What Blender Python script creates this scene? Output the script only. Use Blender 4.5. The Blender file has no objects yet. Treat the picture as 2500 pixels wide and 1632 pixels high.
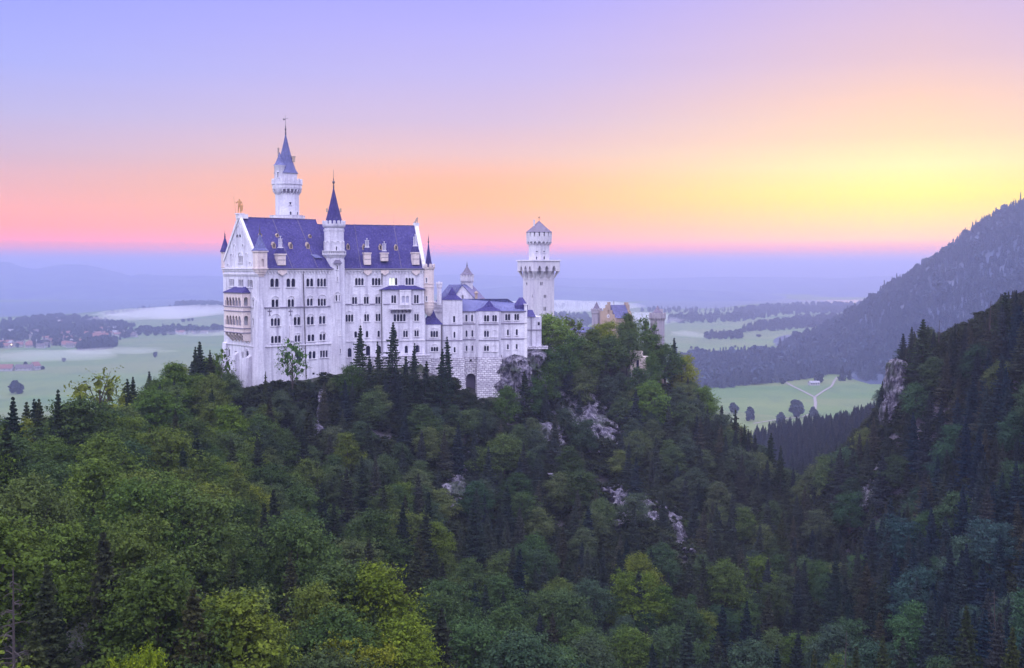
import bpy, bmesh, math, random
import numpy as np
from mathutils import Vector, noise
from mathutils.geometry import tessellate_polygon
R = math.radians
random.seed(7)
S = bpy.context.scene
COL = S.collection

# ---------------------------------------------------------------- camera
FPX = 2700.0                                  # focal length in pixels of the 2500 px wide photograph
PITCH = math.atan(156 / FPX)
cam_d = bpy.data.cameras.new('camera')
cam = bpy.data.objects.new('camera', cam_d); COL.objects.link(cam)
cam_d.sensor_width = 36; cam_d.lens = 36 * FPX / 2500
cam_d.clip_start = 1; cam_d.clip_end = 60000
cam.rotation_euler = (R(90) - PITCH, 0, 0)
S.camera = cam

# ---------------------------------------------------------------- render / exposure
S.view_settings.view_transform = 'Standard'; S.view_settings.look = 'None'
S.view_settings.exposure = 0.0; S.view_settings.gamma = 1
S.render.engine = 'CYCLES'
S.cycles.use_denoising = True
S.cycles.max_bounces = 5; S.cycles.diffuse_bounces = 2; S.cycles.glossy_bounces = 3
S.cycles.volume_bounces = 3; S.cycles.transmission_bounces = 2
S.cycles.caustics_reflective = False; S.cycles.caustics_refractive = False

def lin(c):
    return tuple(((v / 255) / 12.92 if v <= 10 else (((v / 255) + .055) / 1.055) ** 2.4) for v in c)

# ---------------------------------------------------------------- sky
SUN_AZ = math.atan((2230 - 1250) / FPX)       # to the right of the view axis (+Y)
SUN_EL = R(3.6)
W = bpy.data.worlds.new('World'); S.world = W; W.use_nodes = True
nt = W.node_tree; nt.nodes.clear()
def N(t, **k):
    n = nt.nodes.new(t)
    for a, b in k.items(): setattr(n, a, b)
    return n
def L(a, b): nt.links.new(a, b)
def mth(op, a, b=None, c=None, clamp=False):
    n = N('ShaderNodeMath', operation=op, use_clamp=clamp)
    for i, v in enumerate((a, b, c)):
        if v is None: continue
        if isinstance(v, (int, float)): n.inputs[i].default_value = v
        else: L(v, n.inputs[i])
    return n.outputs[0]
def smooth(v, a, b, o0=0.0, o1=1.0):
    n = N('ShaderNodeMapRange', interpolation_type='SMOOTHSTEP')
    L(v, n.inputs['Value'])
    for k, x in (('From Min', a), ('From Max', b), ('To Min', o0), ('To Max', o1)): n.inputs[k].default_value = x
    return n.outputs['Result']
def mixc(f, a, b, mode='MIX'):
    n = N('ShaderNodeMix', data_type='RGBA', blend_type=mode)
    if isinstance(f, (int, float)): n.inputs['Factor'].default_value = f
    else: L(f, n.inputs['Factor'])
    for i, v in ((6, a), (7, b)):
        if isinstance(v, tuple): n.inputs[i].default_value = (*v[:3], 1)
        else: L(v, n.inputs[i])
    return n.outputs[2]
tc = N('ShaderNodeTexCoord'); sep = N('ShaderNodeSeparateXYZ'); L(tc.outputs['Generated'], sep.inputs[0])
X_, Y_, Z_ = sep.outputs
az = mth('ARCTAN2', X_, Y_)
daz = mth('ABSOLUTE', mth('SUBTRACT', az, SUN_AZ))
hor = mth('DIVIDE', Z_, mth('SQRT', mth('ADD', mth('MULTIPLY', X_, X_), mth('MULTIPLY', Y_, Y_))))
tv = mth('MULTIPLY', hor, 1 / .30, clamp=True)
def ramp(stops):
    n = N('ShaderNodeValToRGB'); cr = n.color_ramp; cr.interpolation = 'LINEAR'
    while len(cr.elements) > 1: cr.elements.remove(cr.elements[-1])
    for i, (p, c) in enumerate(stops):
        e = cr.elements[0] if i == 0 else cr.elements.new(p)
        e.position = p; e.color = (*c, 1)
    L(tv, n.inputs[0]); return n.outputs['Color']
SKYGAIN = 1.0
# tangent of elevation -> colour seen in the photograph
SC_L, SC_M, SC_R = (.33, .35, .68), (.38, .38, .72), (.40, .39, .72)
HAZE_D, HAZE_TOP = 0.00016, 190.0
def stops(lst, Sc):
    # the low sky is seen (and lights the land) through the haze box, so its own radiance is higher than what reaches the eye
    out = []; lst = sorted(lst, reverse=True)
    for y in (655, 650, 645, 640, 626, 619, 605, 598, 592, 575, 560, 545, 525, 500, 470, 450, 425):
        if any(abs(y - a) < 5 for a, _ in lst): continue
        for (ya, ca), (yb, cb) in zip(lst, lst[1:]):
            if yb < y < ya: f = (ya - y) / (ya - yb); lst.append((y, tuple(p + (q - p) * f for p, q in zip(ca, cb)))); lst.sort(reverse=True); break
    for y, c in lst:
        e = (660 - y) / FPX; T = max(math.exp(-HAZE_D * HAZE_TOP / max(e, 1e-4)), .34 if e < .024 else .2)
        out.append((max(0, min(1, e / .30)), tuple(max(.02, min(3.2, (v - s_ * (1 - T)) / T)) for v, s_ in zip(lin(c), Sc))))
    out.sort(); return out[:32]
LEFT = stops(lst=[(660, (176, 168, 218)), (632, (186, 165, 212)), (612, (232, 160, 186)), (585, (255, 160, 162)), (530, (250, 172, 172)), (470, (232, 178, 186)),
              (400, (208, 182, 206)), (310, (190, 184, 228)), (200, (172, 178, 246)), (0, (155, 163, 255)), (-140, (150, 160, 255))], Sc=SC_L)
MID = stops(lst=[(660, (196, 176, 214)), (632, (206, 172, 208)), (612, (255, 165, 170)), (580, (255, 178, 145)), (510, (255, 188, 140)), (440, (255, 190, 160)),
             (380, (236, 196, 196)), (300, (214, 192, 220)), (190, (196, 186, 238)), (0, (174, 171, 255)), (-140, (165, 168, 255))], Sc=SC_M)
RIGHT = stops(lst=[(660, (214, 186, 204)), (632, (226, 184, 200)), (612, (255, 182, 180)), (590, (255, 205, 135)), (540, (255, 226, 125)), (480, (255, 246, 150)), (420, (255, 243, 182)),
               (350, (255, 220, 182)), (270, (248, 208, 186)), (180, (228, 196, 205)), (0, (205, 186, 228)), (-140, (185, 178, 240))], Sc=SC_R)
rl, rm, rr = ramp(LEFT), ramp(MID), ramp(RIGHT)
col = mixc(smooth(daz, R(-3), R(24)), rr, rm)
col = mixc(smooth(daz, R(22), R(50)), col, rl)
# faint streaks of thin high cloud
nz = N('ShaderNodeTexNoise'); mp = N('ShaderNodeMapping'); L(tc.outputs['Generated'], mp.inputs[0]); mp.inputs['Scale'].default_value = (2, 2, 38)
L(mp.outputs[0], nz.inputs['Vector']); nz.inputs['Scale'].default_value = 2.2; nz.inputs['Detail'].default_value = 4
streak = smooth(nz.outputs[0], .3, .8, .992, 1.008)
mult = N('ShaderNodeVectorMath', operation='SCALE'); L(col, mult.inputs[0])
# the vault overhead and behind is bright evening blue
zen = smooth(Z_, .32, .8, 0.0, 1.0)
back = smooth(daz, R(60), R(130), 0.0, 1.0)
bst = mth('ADD', mth('MULTIPLY', zen, 0.75), mth('MULTIPLY', back, 0.75))
g = mth('MULTIPLY', mth('ADD', bst, 1.0), streak)
L(g, mult.inputs['Scale'])
# overhead the blue is paler than at the left edge of the picture
skyc = mixc(mth('MULTIPLY', zen, .9), mult.outputs[0], (3.0, 2.95, 3.7))
skyc = mixc(mth('MULTIPLY', back, .9), skyc, mixc(smooth(Z_, .05, .6), (.95, .90, 1.30), (3.15, 3.05, 3.95)))
below = smooth(Z_, -.06, -.005, 0.0, 1.0)
skyc = mixc(below, (.12, .12, .2), skyc)
# a physical sky at the usual low strength adds its own falloff
ns = N('ShaderNodeTexSky', sky_type='NISHITA', sun_disc=False, sun_elevation=SUN_EL, sun_rotation=SUN_AZ)
b1 = N('ShaderNodeBackground'); L(skyc, b1.inputs[0]); b1.inputs[1].default_value = SKYGAIN
b2 = N('ShaderNodeBackground'); L(ns.outputs[0], b2.inputs[0]); b2.inputs[1].default_value = 0.004
ad = N('ShaderNodeAddShader'); L(b1.outputs[0], ad.inputs[0]); L(b2.outputs[0], ad.inputs[1])
wo = N('ShaderNodeOutputWorld'); L(ad.outputs[0], wo.inputs[0])

# ---------------------------------------------------------------- sun, on the horizon behind the mountain shoulder at the right
sl = bpy.data.lights.new('sun', 'SUN'); sl.energy = 2.4; sl.angle = R(8); sl.color = (1, .62, .40)
so = bpy.data.objects.new('sun', sl); COL.objects.link(so)
sd = Vector((math.sin(SUN_AZ) * math.cos(SUN_EL), math.cos(SUN_AZ) * math.cos(SUN_EL), math.sin(SUN_EL)))
so.rotation_euler = sd.to_track_quat('Z', 'Y').to_euler()

# ================================================================ helpers
def ray(px, py):
    v = (py - 816) / FPX; u = (px - 1250) / FPX
    return Vector((u, math.cos(PITCH) - v * math.sin(PITCH), -math.sin(PITCH) - v * math.cos(PITCH)))
def P(px, py, Y):
    r = ray(px, py); return r * (Y / r.y)
def zpy(py, Y): r = ray(1250, py); return r.z / r.y * Y
def xpx(px, py, Y): return P(px, py, Y).x
def project(p):
    x, y, z = p
    f = y * math.cos(PITCH) - z * math.sin(PITCH); u = y * math.sin(PITCH) + z * math.cos(PITCH)
    if f < 1: return None
    return 1250 + FPX * x / f, 816 - FPX * u / f

def tag(o, label=None, cat=None, group=None, kind=None):
    if label: o['label'] = label
    if cat: o['category'] = cat
    if group: o['group'] = group
    if kind: o['kind'] = kind
    return o
def thing(name, label, cat, loc, group=None):
    o = bpy.data.objects.new(name, None); COL.objects.link(o); o.location = loc; o.empty_display_size = 2
    return tag(o, label, cat, group)
def origin(o):
    v = Vector((0, 0, 0))
    while o is not None: v += Vector(o.location); o = o.parent
    return v

class Frame:
    """vertical plane frame: s along, d into the building, z up (all world metres)"""
    def __init__(f, o, ang=None, sd=None, dd=None):
        f.o = Vector((o[0], o[1], 0))
        if sd is None:
            a = R(ang); f.s = Vector((math.cos(a), math.sin(a), 0)); f.d = Vector((-math.sin(a), math.cos(a), 0))
        else: f.s, f.d = sd, dd
    def w(f, s, d, z): return f.o + f.s * s + f.d * d + Vector((0, 0, z))
    def hit(f, px, py, d=0.0):
        r = ray(px, py); q = f.o + f.d * d
        t = q.dot(f.d) / r.dot(f.d); p = r * t
        return (p - q).dot(f.s), p.z

class MB:
    def __init__(m): m.v = []; m.f = []
    def add(m, vs, fs):
        b = len(m.v); m.v += [Vector(x) for x in vs]; m.f += [tuple(b + i for i in f) for f in fs]; return m
    def box(m, fr, s0, s1, d0, d1, z0, z1):
        p = [fr.w(s, d, z) for z in (z0, z1) for s, d in ((s0, d0), (s1, d0), (s1, d1), (s0, d1))]
        return m.add(p, [(0, 3, 2, 1), (4, 5, 6, 7), (0, 1, 5, 4), (1, 2, 6, 5), (2, 3, 7, 6), (3, 0, 4, 7)])
    def lathe(m, c, prof, n=24, a0=0.0, sx=1.0):
        vs = []
        for r, z in prof:
            for k in range(n):
                a = a0 + 2 * math.pi * k / n
                vs.append((c[0] + r * math.cos(a) * sx, c[1] + r * math.sin(a), z))
        fs = []
        for i in range(len(prof) - 1):
            for k in range(n):
                k2 = (k + 1) % n
                fs.append((i * n + k, i * n + k2, (i + 1) * n + k2, (i + 1) * n + k))
        fs.append(tuple(range(n - 1, -1, -1))); q = (len(prof) - 1) * n; fs.append(tuple(q + k for k in range(n)))
        return m.add(vs, fs)
    def tube(m, a, b, r0, r1=None, n=6):
        a, b = Vector(a), Vector(b); r1 = r0 if r1 is None else r1
        ax = (b - a).normalized(); u = ax.orthogonal().normalized(); w = ax.cross(u)
        vs = [c + (u * math.cos(2 * math.pi * k / n) + w * math.sin(2 * math.pi * k / n)) * r for c, r in ((a, r0), (b, r1)) for k in range(n)]
        return m.add(vs, [(k, (k + 1) % n, n + (k + 1) % n, n + k) for k in range(n)] + [tuple(range(n - 1, -1, -1)), tuple(range(n, 2 * n))])
    def prism(m, fr, pts, d0, d1):
        """outline pts (s,z) extruded from d0 to d1"""
        n = len(pts); vs = [fr.w(s, d, z) for d in (d0, d1) for s, z in pts]
        return m.add(vs, [tuple(range(n)), tuple(range(2 * n - 1, n - 1, -1))] + [(k, n + k, n + (k + 1) % n, (k + 1) % n) for k in range(n)])
    def wall(m, fr, outline, holes, d=0.0, depth=0.45):
        """a wall sheet with real openings and their reveals"""
        loops = [outline] + holes
        tri = tessellate_polygon([[Vector((s, z, 0)) for s, z in lp] for lp in loops])
        flat = [p for lp in loops for p in lp]
        m.add([fr.w(s, d, z) for s, z in flat], [tuple(t) for t in tri])
        for lp in holes:
            n = len(lp)
            m.add([fr.w(s, dd, z) for dd in (d, d + depth) for s, z in lp], [(k, (k + 1) % n, n + (k + 1) % n, n + k) for k in range(n)])
        return m
    def build(m, name, mat, parent=None, smooth=False):
        me = bpy.data.meshes.new(name); o3 = origin(parent) if parent else Vector((0, 0, 0))
        me.from_pydata([tuple(v - o3) for v in m.v], [], m.f); me.validate(); me.update()
        bm = bmesh.new(); bm.from_mesh(me); bmesh.ops.recalc_face_normals(bm, faces=bm.faces); bm.to_mesh(me); bm.free()
        if smooth:
            me.shade_smooth()
            try: me.set_sharp_from_angle(angle=R(40))
            except Exception: pass
        o = bpy.data.objects.new(name, me); COL.objects.link(o); me.materials.append(mat)
        if parent: o.parent = parent
        return o

def arch(s, z0, w, h, pointed=False, seg=6):
    """loop of an arched opening centred on s"""
    r = w / 2; zs = z0 + h - r * (1.5 if pointed else 1)
    pts = [(s - r, z0), (s + r, z0)]
    for k in range(seg + 1):
        a = math.pi * k / seg
        zz = math.sin(a) * r
        if pointed: zz = (1 - abs(math.cos(a)) ** 1.3) * r * 1.5
        pts.append((s + r * math.cos(a), zs + zz))
    return pts
def rect(s0, s1, z0, z1): return [(s0, z0), (s1, z0), (s1, z1), (s0, z1)]

# ================================================================ materials
def mat(name, base, rough=.85, spec=.25, fn=None):
    m = bpy.data.materials.new(name); m.use_nodes = True; t = m.node_tree
    b = t.nodes['Principled BSDF']; b.inputs['Base Color'].default_value = (*base, 1)
    b.inputs['Roughness'].default_value = rough
    b.inputs['Specular IOR Level'].default_value = spec
    if fn: fn(m, t, b)
    return m
def nn(t, ty, **k):
    n = t.nodes.new(ty)
    for a, b in k.items(): setattr(n, a, b)
    return n
def noise_n(t, scale, detail=4, vec=None, rough=.55):
    n = nn(t, 'ShaderNodeTexNoise'); n.inputs['Scale'].default_value = scale; n.inputs['Detail'].default_value = detail; n.inputs['Roughness'].default_value = rough
    if vec is not None: t.links.new(vec, n.inputs['Vector'])
    return n.outputs[0]
def mr(t, v, a, b, c, d):
    n = nn(t, 'ShaderNodeMapRange'); t.links.new(v, n.inputs[0])
    for i, x in enumerate((a, b, c, d)): n.inputs[i + 1].default_value = x
    return n.outputs[0]
def mx(t, f, a, b, mode='MIX'):
    n = nn(t, 'ShaderNodeMix', data_type='RGBA', blend_type=mode)
    if isinstance(f, (int, float)): n.inputs['Factor'].default_value = f
    else: t.links.new(f, n.inputs['Factor'])
    for i, v in ((6, a), (7, b)):
        if isinstance(v, tuple): n.inputs[i].default_value = (*v[:3], 1)
        else: t.links.new(v, n.inputs[i])
    return n.outputs[2]
def geo(t): return nn(t, 'ShaderNodeNewGeometry')
def mapping(t, vec, sc, rot=(0, 0, 0)):
    n = nn(t, 'ShaderNodeMapping'); t.links.new(vec, n.inputs[0]); n.inputs['Scale'].default_value = sc; n.inputs['Rotation'].default_value = rot; return n.outputs[0]
def bump(t, b, h, dist, strength=.6):
    n = nn(t, 'ShaderNodeBump'); n.inputs['Distance'].default_value = dist; n.inputs['Strength'].default_value = strength
    t.links.new(h, n.inputs['Height']); t.links.new(n.outputs[0], b.inputs['Normal'])

def plaster(c1, c2, c3):
    def fn(m, t, b):
        p = geo(t).outputs['Position']
        n1 = noise_n(t, .09, 5, p)
        st = noise_n(t, 1.0, 5, mapping(t, p, (.9, .9, .07)))           # rain streaks
        blk = noise_n(t, 1.0, 2, mapping(t, p, (1.4, 1.4, 2.2)))       # ashlar blocks of slightly different stone
        c = mx(t, mr(t, n1, .38, .66, 0, 1), c1, c2)
        c = mx(t, mr(t, st, .46, .72, 0, .85), c, c3)
        c = mx(t, 1.0, c, mx(t, mr(t, blk, .35, .65, 0, 1), (.90, .90, .92), (1.05, 1.05, 1.05)), 'MULTIPLY')
        t.links.new(c, b.inputs['Base Color']); bump(t, b, blk, .05, .5)
    return fn
M = {}
M['wall'] = mat('limestone_wall', (.7, .7, .75), fn=plaster((.73, .72, .79), (.58, .56, .64), (.36, .34, .43)))
M['cream'] = mat('cream_stone', (.7, .6, .5), fn=plaster((.74, .64, .60), (.66, .56, .54), (.5, .42, .44)))
M['trim'] = mat('pale_trim', (.72, .70, .74), fn=plaster((.76, .74, .78), (.68, .66, .72), (.5, .48, .56)))
M['ledge'] = mat('weathered_ledge', (.22, .20, .28))
M['sand'] = mat('sandstone', (.5, .36, .25), fn=plaster((.47, .36, .27), (.39, .30, .25), (.28, .23, .23)))
M['tower'] = mat('grey_stone', (.5, .5, .55), fn=plaster((.62, .60, .64), (.55, .52, .58), (.42, .40, .48)))
M['gold'] = mat('copper_statue', (.50, .26, .10), rough=.5)
M['stone_dark'] = mat('dark_ornament', (.13, .11, .17))
M['iron'] = mat('iron', (.08, .07, .09), rough=.6)
def glassf(m, t, b):
    r = noise_n(t, .6, 2, geo(t).outputs['Position'])
    t.links.new(mx(t, mr(t, r, .4, .7, 0, 1), (.008, .008, .025), (.035, .035, .08)), b.inputs['Base Color'])
M['glass'] = mat('dark_glass', (.02, .02, .05), rough=.2, spec=.22, fn=glassf)
M['paleglass'] = mat('curtained_glass', (.42, .42, .55), rough=.3, spec=.5)
def litf(m, t, b):
    b.inputs['Emission Color'].default_value = (.85, .95, .62, 1); b.inputs['Emission Strength'].default_value = .75
M['lit'] = mat('lit_window', (.6, .62, .5), fn=litf)
def lampf(m, t, b):
    b.inputs['Emission Color'].default_value = (1, .8, .45, 1); b.inputs['Emission Strength'].default_value = 14
M['lamp'] = mat('lamp_bulb', (.9, .8, .6), fn=lampf)
def rooff(c1, c2, c3, ang=0):
    def fn(m, t, b):
        p = geo(t).outputs['Position']
        n1 = noise_n(t, .13, 5, p)
        row = noise_n(t, 1.0, 3, mapping(t, p, (2.2, 2.2, .22)))
        fine = noise_n(t, 2.6, 2, p)
        c = mx(t, mr(t, n1, .35, .68, 0, 1), c1, c2)
        c = mx(t, mr(t, row, .52, .72, 0, .6), c, c3)
        c = mx(t, 1.0, c, mx(t, mr(t, fine, .3, .7, 0, 1), (.6, .6, .6), (1.4, 1.4, 1.4)), 'MULTIPLY')
        t.links.new(c, b.inputs['Base Color']); bump(t, b, fine, .08, .5)
    return fn
M['roof'] = mat('slate_roof', (.05, .04, .3), rough=.75, spec=.12, fn=rooff((.033, .027, .125), (.057, .049, .175), (.12, .11, .23)))
M['roofg'] = mat('lead_roof', (.15, .2, .42), rough=.6, spec=.25, fn=rooff((.075, .080, .21), (.115, .122, .27), (.17, .17, .29)))
M['roofb'] = mat('grey_slate_roof', (.2, .18, .28), rough=.75, spec=.2, fn=rooff((.13, .11, .17), (.17, .15, .20), (.20, .18, .24)))
def masonf(m, t, b):
    p = geo(t).outputs['Position']
    s = nn(t, 'ShaderNodeSeparateXYZ'); t.links.new(p, s.inputs[0])
    c = nn(t, 'ShaderNodeCombineXYZ'); a = nn(t, 'ShaderNodeMath', operation='ADD'); t.links.new(s.outputs[0], a.inputs[0]); t.links.new(s.outputs[1], a.inputs[1])
    t.links.new(a.outputs[0], c.inputs[0]); t.links.new(s.outputs[2], c.inputs[1])
    wob = nn(t, 'ShaderNodeVectorMath', operation='ADD'); t.links.new(c.outputs[0], wob.inputs[0])
    nz = nn(t, 'ShaderNodeTexNoise'); nz.inputs['Scale'].default_value = .8; t.links.new(p, nz.inputs['Vector'])
    sc = nn(t, 'ShaderNodeVectorMath', operation='SCALE'); t.links.new(nz.outputs['Color'], sc.inputs[0]); sc.inputs['Scale'].default_value = .7
    t.links.new(sc.outputs[0], wob.inputs[1])
    br = nn(t, 'ShaderNodeTexBrick'); t.links.new(wob.outputs[0], br.inputs['Vector'])
    br.inputs['Scale'].default_value = 1.0; br.inputs['Brick Width'].default_value = 1.5; br.inputs['Row Height'].default_value = .72
    br.inputs['Mortar Size'].default_value = .09; br.inputs['Mortar Smooth'].default_value = .6; br.inputs['Bias'].default_value = -.2
    br.inputs['Color1'].default_value = (.72, .70, .76, 1); br.inputs['Color2'].default_value = (.44, .41, .50, 1); br.inputs['Mortar'].default_value = (.14, .12, .19, 1)
    n1 = noise_n(t, .35, 4, p)
    c2 = mx(t, mr(t, n1, .5, .75, 0, .6), br.outputs['Color'], (.26, .24, .32))
    t.links.new(c2, b.inputs['Base Color'])
    bump(t, b, br.outputs['Color'], .25, .8)
M['towerd'] = mat('dark_grey_stone', (.35, .33, .38), fn=plaster((.40, .37, .42), (.33, .30, .36), (.24, .22, .28)))
M['mason'] = mat('rusticated_masonry', (.5, .5, .55), fn=masonf)

# leaves ------------------------------------------------------------------
def leaf_mat(name, stops_, far=False):
    m = bpy.data.materials.new(name); m.use_nodes = True; t = m.node_tree; b = t.nodes['Principled BSDF']
    oi = nn(t, 'ShaderNodeObjectInfo')
    cr = nn(t, 'ShaderNodeValToRGB'); e = cr.color_ramp.elements
    while len(e) > 1: e.remove(e[-1])
    for i, c in enumerate(stops_):
        q = i / max(1, len(stops_) - 1); x = e[0] if i == 0 else e.new(q); x.position = q; x.color = (*c, 1)
    t.links.new(oi.outputs['Random'], cr.inputs[0])
    c = cr.outputs[0]
    if not far: c = mx(t, 1.0, c, oi.outputs['Color'], 'MULTIPLY')
    tcn = nn(t, 'ShaderNodeTexCoord')
    n1 = noise_n(t, 7.0, 3, tcn.outputs['Object']); n2 = noise_n(t, 45.0, 1, tcn.outputs['Object'])
    c = mx(t, 1.0, c, mx(t, mr(t, n1, .3, .7, 0, 1), (.68, .74, .72), (1.35, 1.26, 1.1)), 'MULTIPLY')
    c = mx(t, 1.0, c, mx(t, mr(t, n2, .3, .7, 0, 1), (.6, .62, .6), (1.45, 1.4, 1.25)), 'MULTIPLY')
    t.links.new(c, b.inputs['Base Color']); b.inputs['Roughness'].default_value = .9; b.inputs['Specular IOR Level'].default_value = .08
    tr = nn(t, 'ShaderNodeBsdfTranslucent'); t.links.new(c, tr.inputs[0])
    ms = nn(t, 'ShaderNodeMixShader'); ms.inputs[0].default_value = .15
    t.links.new(b.outputs[0], ms.inputs[1]); t.links.new(tr.outputs[0], ms.inputs[2])
    t.links.new(ms.outputs[0], t.nodes['Material Output'].inputs[0])
    return m
BL = [(.042, .078, .024), (.060, .096, .024), (.030, .062, .028), (.080, .108, .026), (.042, .070, .038)]
CL = [(.025, .042, .026), (.038, .050, .028), (.019, .036, .028), (.044, .050, .028)]
M['leafb'] = leaf_mat('broad_leaves', BL); M['leafc'] = leaf_mat('needles', CL)
M['leafbf'] = leaf_mat('haze_tinted_broad_leaves', [(.030, .054, .036), (.060, .094, .042), (.040, .062, .052), (.092, .122, .046), (.034, .058, .050), (.066, .086, .052)], True)  # extra blue stands in for haze over the farther broadleaf trees
M['leafcf'] = leaf_mat('haze_tinted_needles', [(.024, .038, .038), (.046, .062, .050), (.020, .034, .044), (.060, .064, .048), (.030, .046, .052)], True)  # needles given added blue in place of haze on the slopes
M['spurleaf'] = leaf_mat('haze_tinted_spur_needles', [(.026, .040, .052), (.034, .050, .058), (.022, .034, .050), (.042, .054, .058)], True)  # blue veil of haze put into the needle colour of the spur
M['bushleaf'] = leaf_mat('shade_darkened_bush_leaves', [(.020, .031, .020), (.034, .046, .025), (.025, .034, .028)], True)  # darkened leaves imitate deep shade in the gaps between crowns
M['bark'] = mat('bark', (.06, .05, .045)); M['deadwood'] = mat('grey_dead_wood', (.055, .045, .045))

# ================================================================ near terrain
KF = 1.15                        # the far country is laid out at this multiple of my first distances
PLAIN = -180.0 * KF
def G(px, py, Y):                 # ground control from a sight line and a distance
    p = P(px, py, Y); return (p.x, p.y, p.z)
CT = [  # world metres: x, y, z of the ground
    (-80, 338, -37), (-95, 320, -41), (-100, 285, -46), (-104, 250, -46), (-104, 215, -45), (-118, 180, -46), (-140, 130, -44), (-170, 80, -40), (-60, 60, -50), (-25, 60, -66),
    (-185, 200, -95), (-190, 290, -110), (-160, 360, -105), (-120, 400, -95), (-240, 120, -120), (-290, 260, -182), (-230, 400, -184), (-120, 480, -182), (-300, 60, -182), (-140, 560, -186), (-300, 560, -188),
    (-74, 338, -36), (-66, 340, -34), (-56, 349, -34), (-42, 356, -31), (-30, 362, -31), (-22, 370, -37), (-14, 374, -44), (-4, 376, -44), (4, 392, -36), (12, 410, -33), (28, 425, -33), (45, 440, -33), (58, 448, -37), (63, 446, -46),
    (-60, 400, -60), (-20, 420, -50), (20, 470, -60), (60, 500, -90), (-60, 470, -150), (0, 520, -160), (60, 570, -175), (0, 620, -186),
    (-63, 200, -54), (-28, 140, -59), (-42, 120, -52), (-46, 95, -52), (-20, 150, -60), (-8, 200, -82), (-53, 262, -66), (-52, 312, -56), (-66, 275, -58), (-75, 235, -52), (-80, 300, -48),
    (-18, 330, -60), (-30, 345, -50), (-16, 292, -75), (0, 232, -86), (-30, 240, -72), (7, 382, -50), (28, 388, -52), (32, 352, -72), (46, 312, -80), (34, 262, -92), (71, 385, -66), (90, 378, -79), (96, 346, -92),
    (15, 345, -66), (15, 300, -80), (66, 440, -52), (73, 428, -60), (82, 412, -70), (92, 395, -76), (60, 350, -80),
    # gorge floor
    (0, 0, -90), (20, 60, -93), (38, 130, -94), (50, 200, -97), (75, 270, -101), (98, 330, -103), (104, 345, -103), (112, 400, -106), (116, 460, -110), (110, 540, -125), (100, 600, -150), (95, 680, -180),
    # right-hand slope
    (139, 300, -24), (141, 368, -29), (138, 400, -44), (135, 430, -66), (128, 452, -92), (137, 380, -38), (128, 332, -74), (136, 322, -52), (112, 322, -92), (94, 222, -82), (83, 180, -76), (120, 262, -64), (70, 200, -88),
    (160, 320, -8), (190, 330, 10), (240, 300, 25), (180, 400, -20), (240, 420, -10), (150, 240, -30), (200, 200, 0), (120, 150, -50), (160, 100, -20), (60, 60, -80), (90, 20, -60), (150, 440, -60), (200, 480, -70), (300, 350, 0),
    # spur beyond the gorge mouth
    (130, 520, -112), (190, 520, -98), (400, 400, -60), (300, 520, -60), (420, 620, -70), (400, 900, -100),
    G(1900, 1185, 620), G(2000, 1180, 610), G(2120, 1120, 600), G(1830, 1130, 760), G(1950, 1095, 800), G(2080, 1070, 800), G(1760, 1085, 900), G(1850, 1062, 940), G(1950, 1045, 960), G(2050, 1032, 960), G(2150, 1012, 960), G(2300, 960, 960),
    (150, 1060, -190), (230, 1080, -180), (320, 1080, -175), (150, 1180, -212), (300, 1180, -212), (420, 1180, -205), (60, 900, -212), (40, 760, -212),
]
CT = np.array(CT, float)
CT[:, 2] = np.where(CT[:, 2] < -120, -120 + (CT[:, 2] + 120) * 1.5, CT[:, 2])
def _k(d): return d
_D = np.sqrt(((CT[:, None, :2] - CT[None, :, :2]) ** 2).sum(-1))
_A = np.zeros((len(CT) + 1,) * 2); _A[:-1, :-1] = _D - np.eye(len(CT)) * 1.5; _A[:-1, -1] = 1; _A[-1, :-1] = 1
_wt = np.linalg.solve(_A, np.append(CT[:, 2], 0))
def base_z(x, y):
    x = np.atleast_1d(np.asarray(x, float)); y = np.atleast_1d(np.asarray(y, float)); out = np.empty(x.shape)
    xf, yf, of = x.ravel(), y.ravel(), out.ravel()
    for i in range(0, len(xf), 8000):
        d = np.sqrt((xf[i:i + 8000, None] - CT[None, :, 0]) ** 2 + (yf[i:i + 8000, None] - CT[None, :, 1]) ** 2)
        of[i:i + 8000] = d @ _wt[:-1] + _wt[-1]
    return of.reshape(x.shape)
GX0, GX1, GY0, GY1, GS = -330, 450, -60, 1200, 2.5
gx = np.arange(GX0, GX1 + 1, GS); gy = np.arange(GY0, GY1 + 1, GS)
XX, YY = np.meshgrid(gx, gy)
ZZ = base_z(XX, YY)
# crags: broken rock relief, strongest on the castle rock
NZ = np.array([[noise.fractal((x / 17, y / 17, 3), 0.9, 2.1, 4) for x in gx] for y in gy])
RX = np.array([[abs(noise.noise((x / 9.0, y / 9.0, 9))) for x in gx] for y in gy])
rocky = np.exp(-((XX - 15) / 75) ** 2 - ((YY - 335) / 62) ** 2)
ZZ += NZ * (1.6 + 3.0 * rocky) - RX * 6.5 * rocky
CASTLE_MASK = ((XX > -82) & (XX < 60) & (YY > 336) & (YY < 470))
edge = np.minimum(np.minimum(XX - GX0, GX1 - XX), np.minimum(YY + 1e9, GY1 - YY)); ef = np.clip(edge / 45, 0, 1)
ZZ = ZZ * ef + (-222) * (1 - ef)
ZZ = np.maximum(ZZ, -222)
def ground(x, y):
    fx = min(max((x - GX0) / GS, 0), len(gx) - 1.001); fy = min(max((y - GY0) / GS, 0), len(gy) - 1.001)
    i, j = int(fx), int(fy); a, b = fx - i, fy - j
    return (ZZ[j, i] * (1 - a) + ZZ[j, i + 1] * a) * (1 - b) + (ZZ[j + 1, i] * (1 - a) + ZZ[j + 1, i + 1] * a) * b
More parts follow.
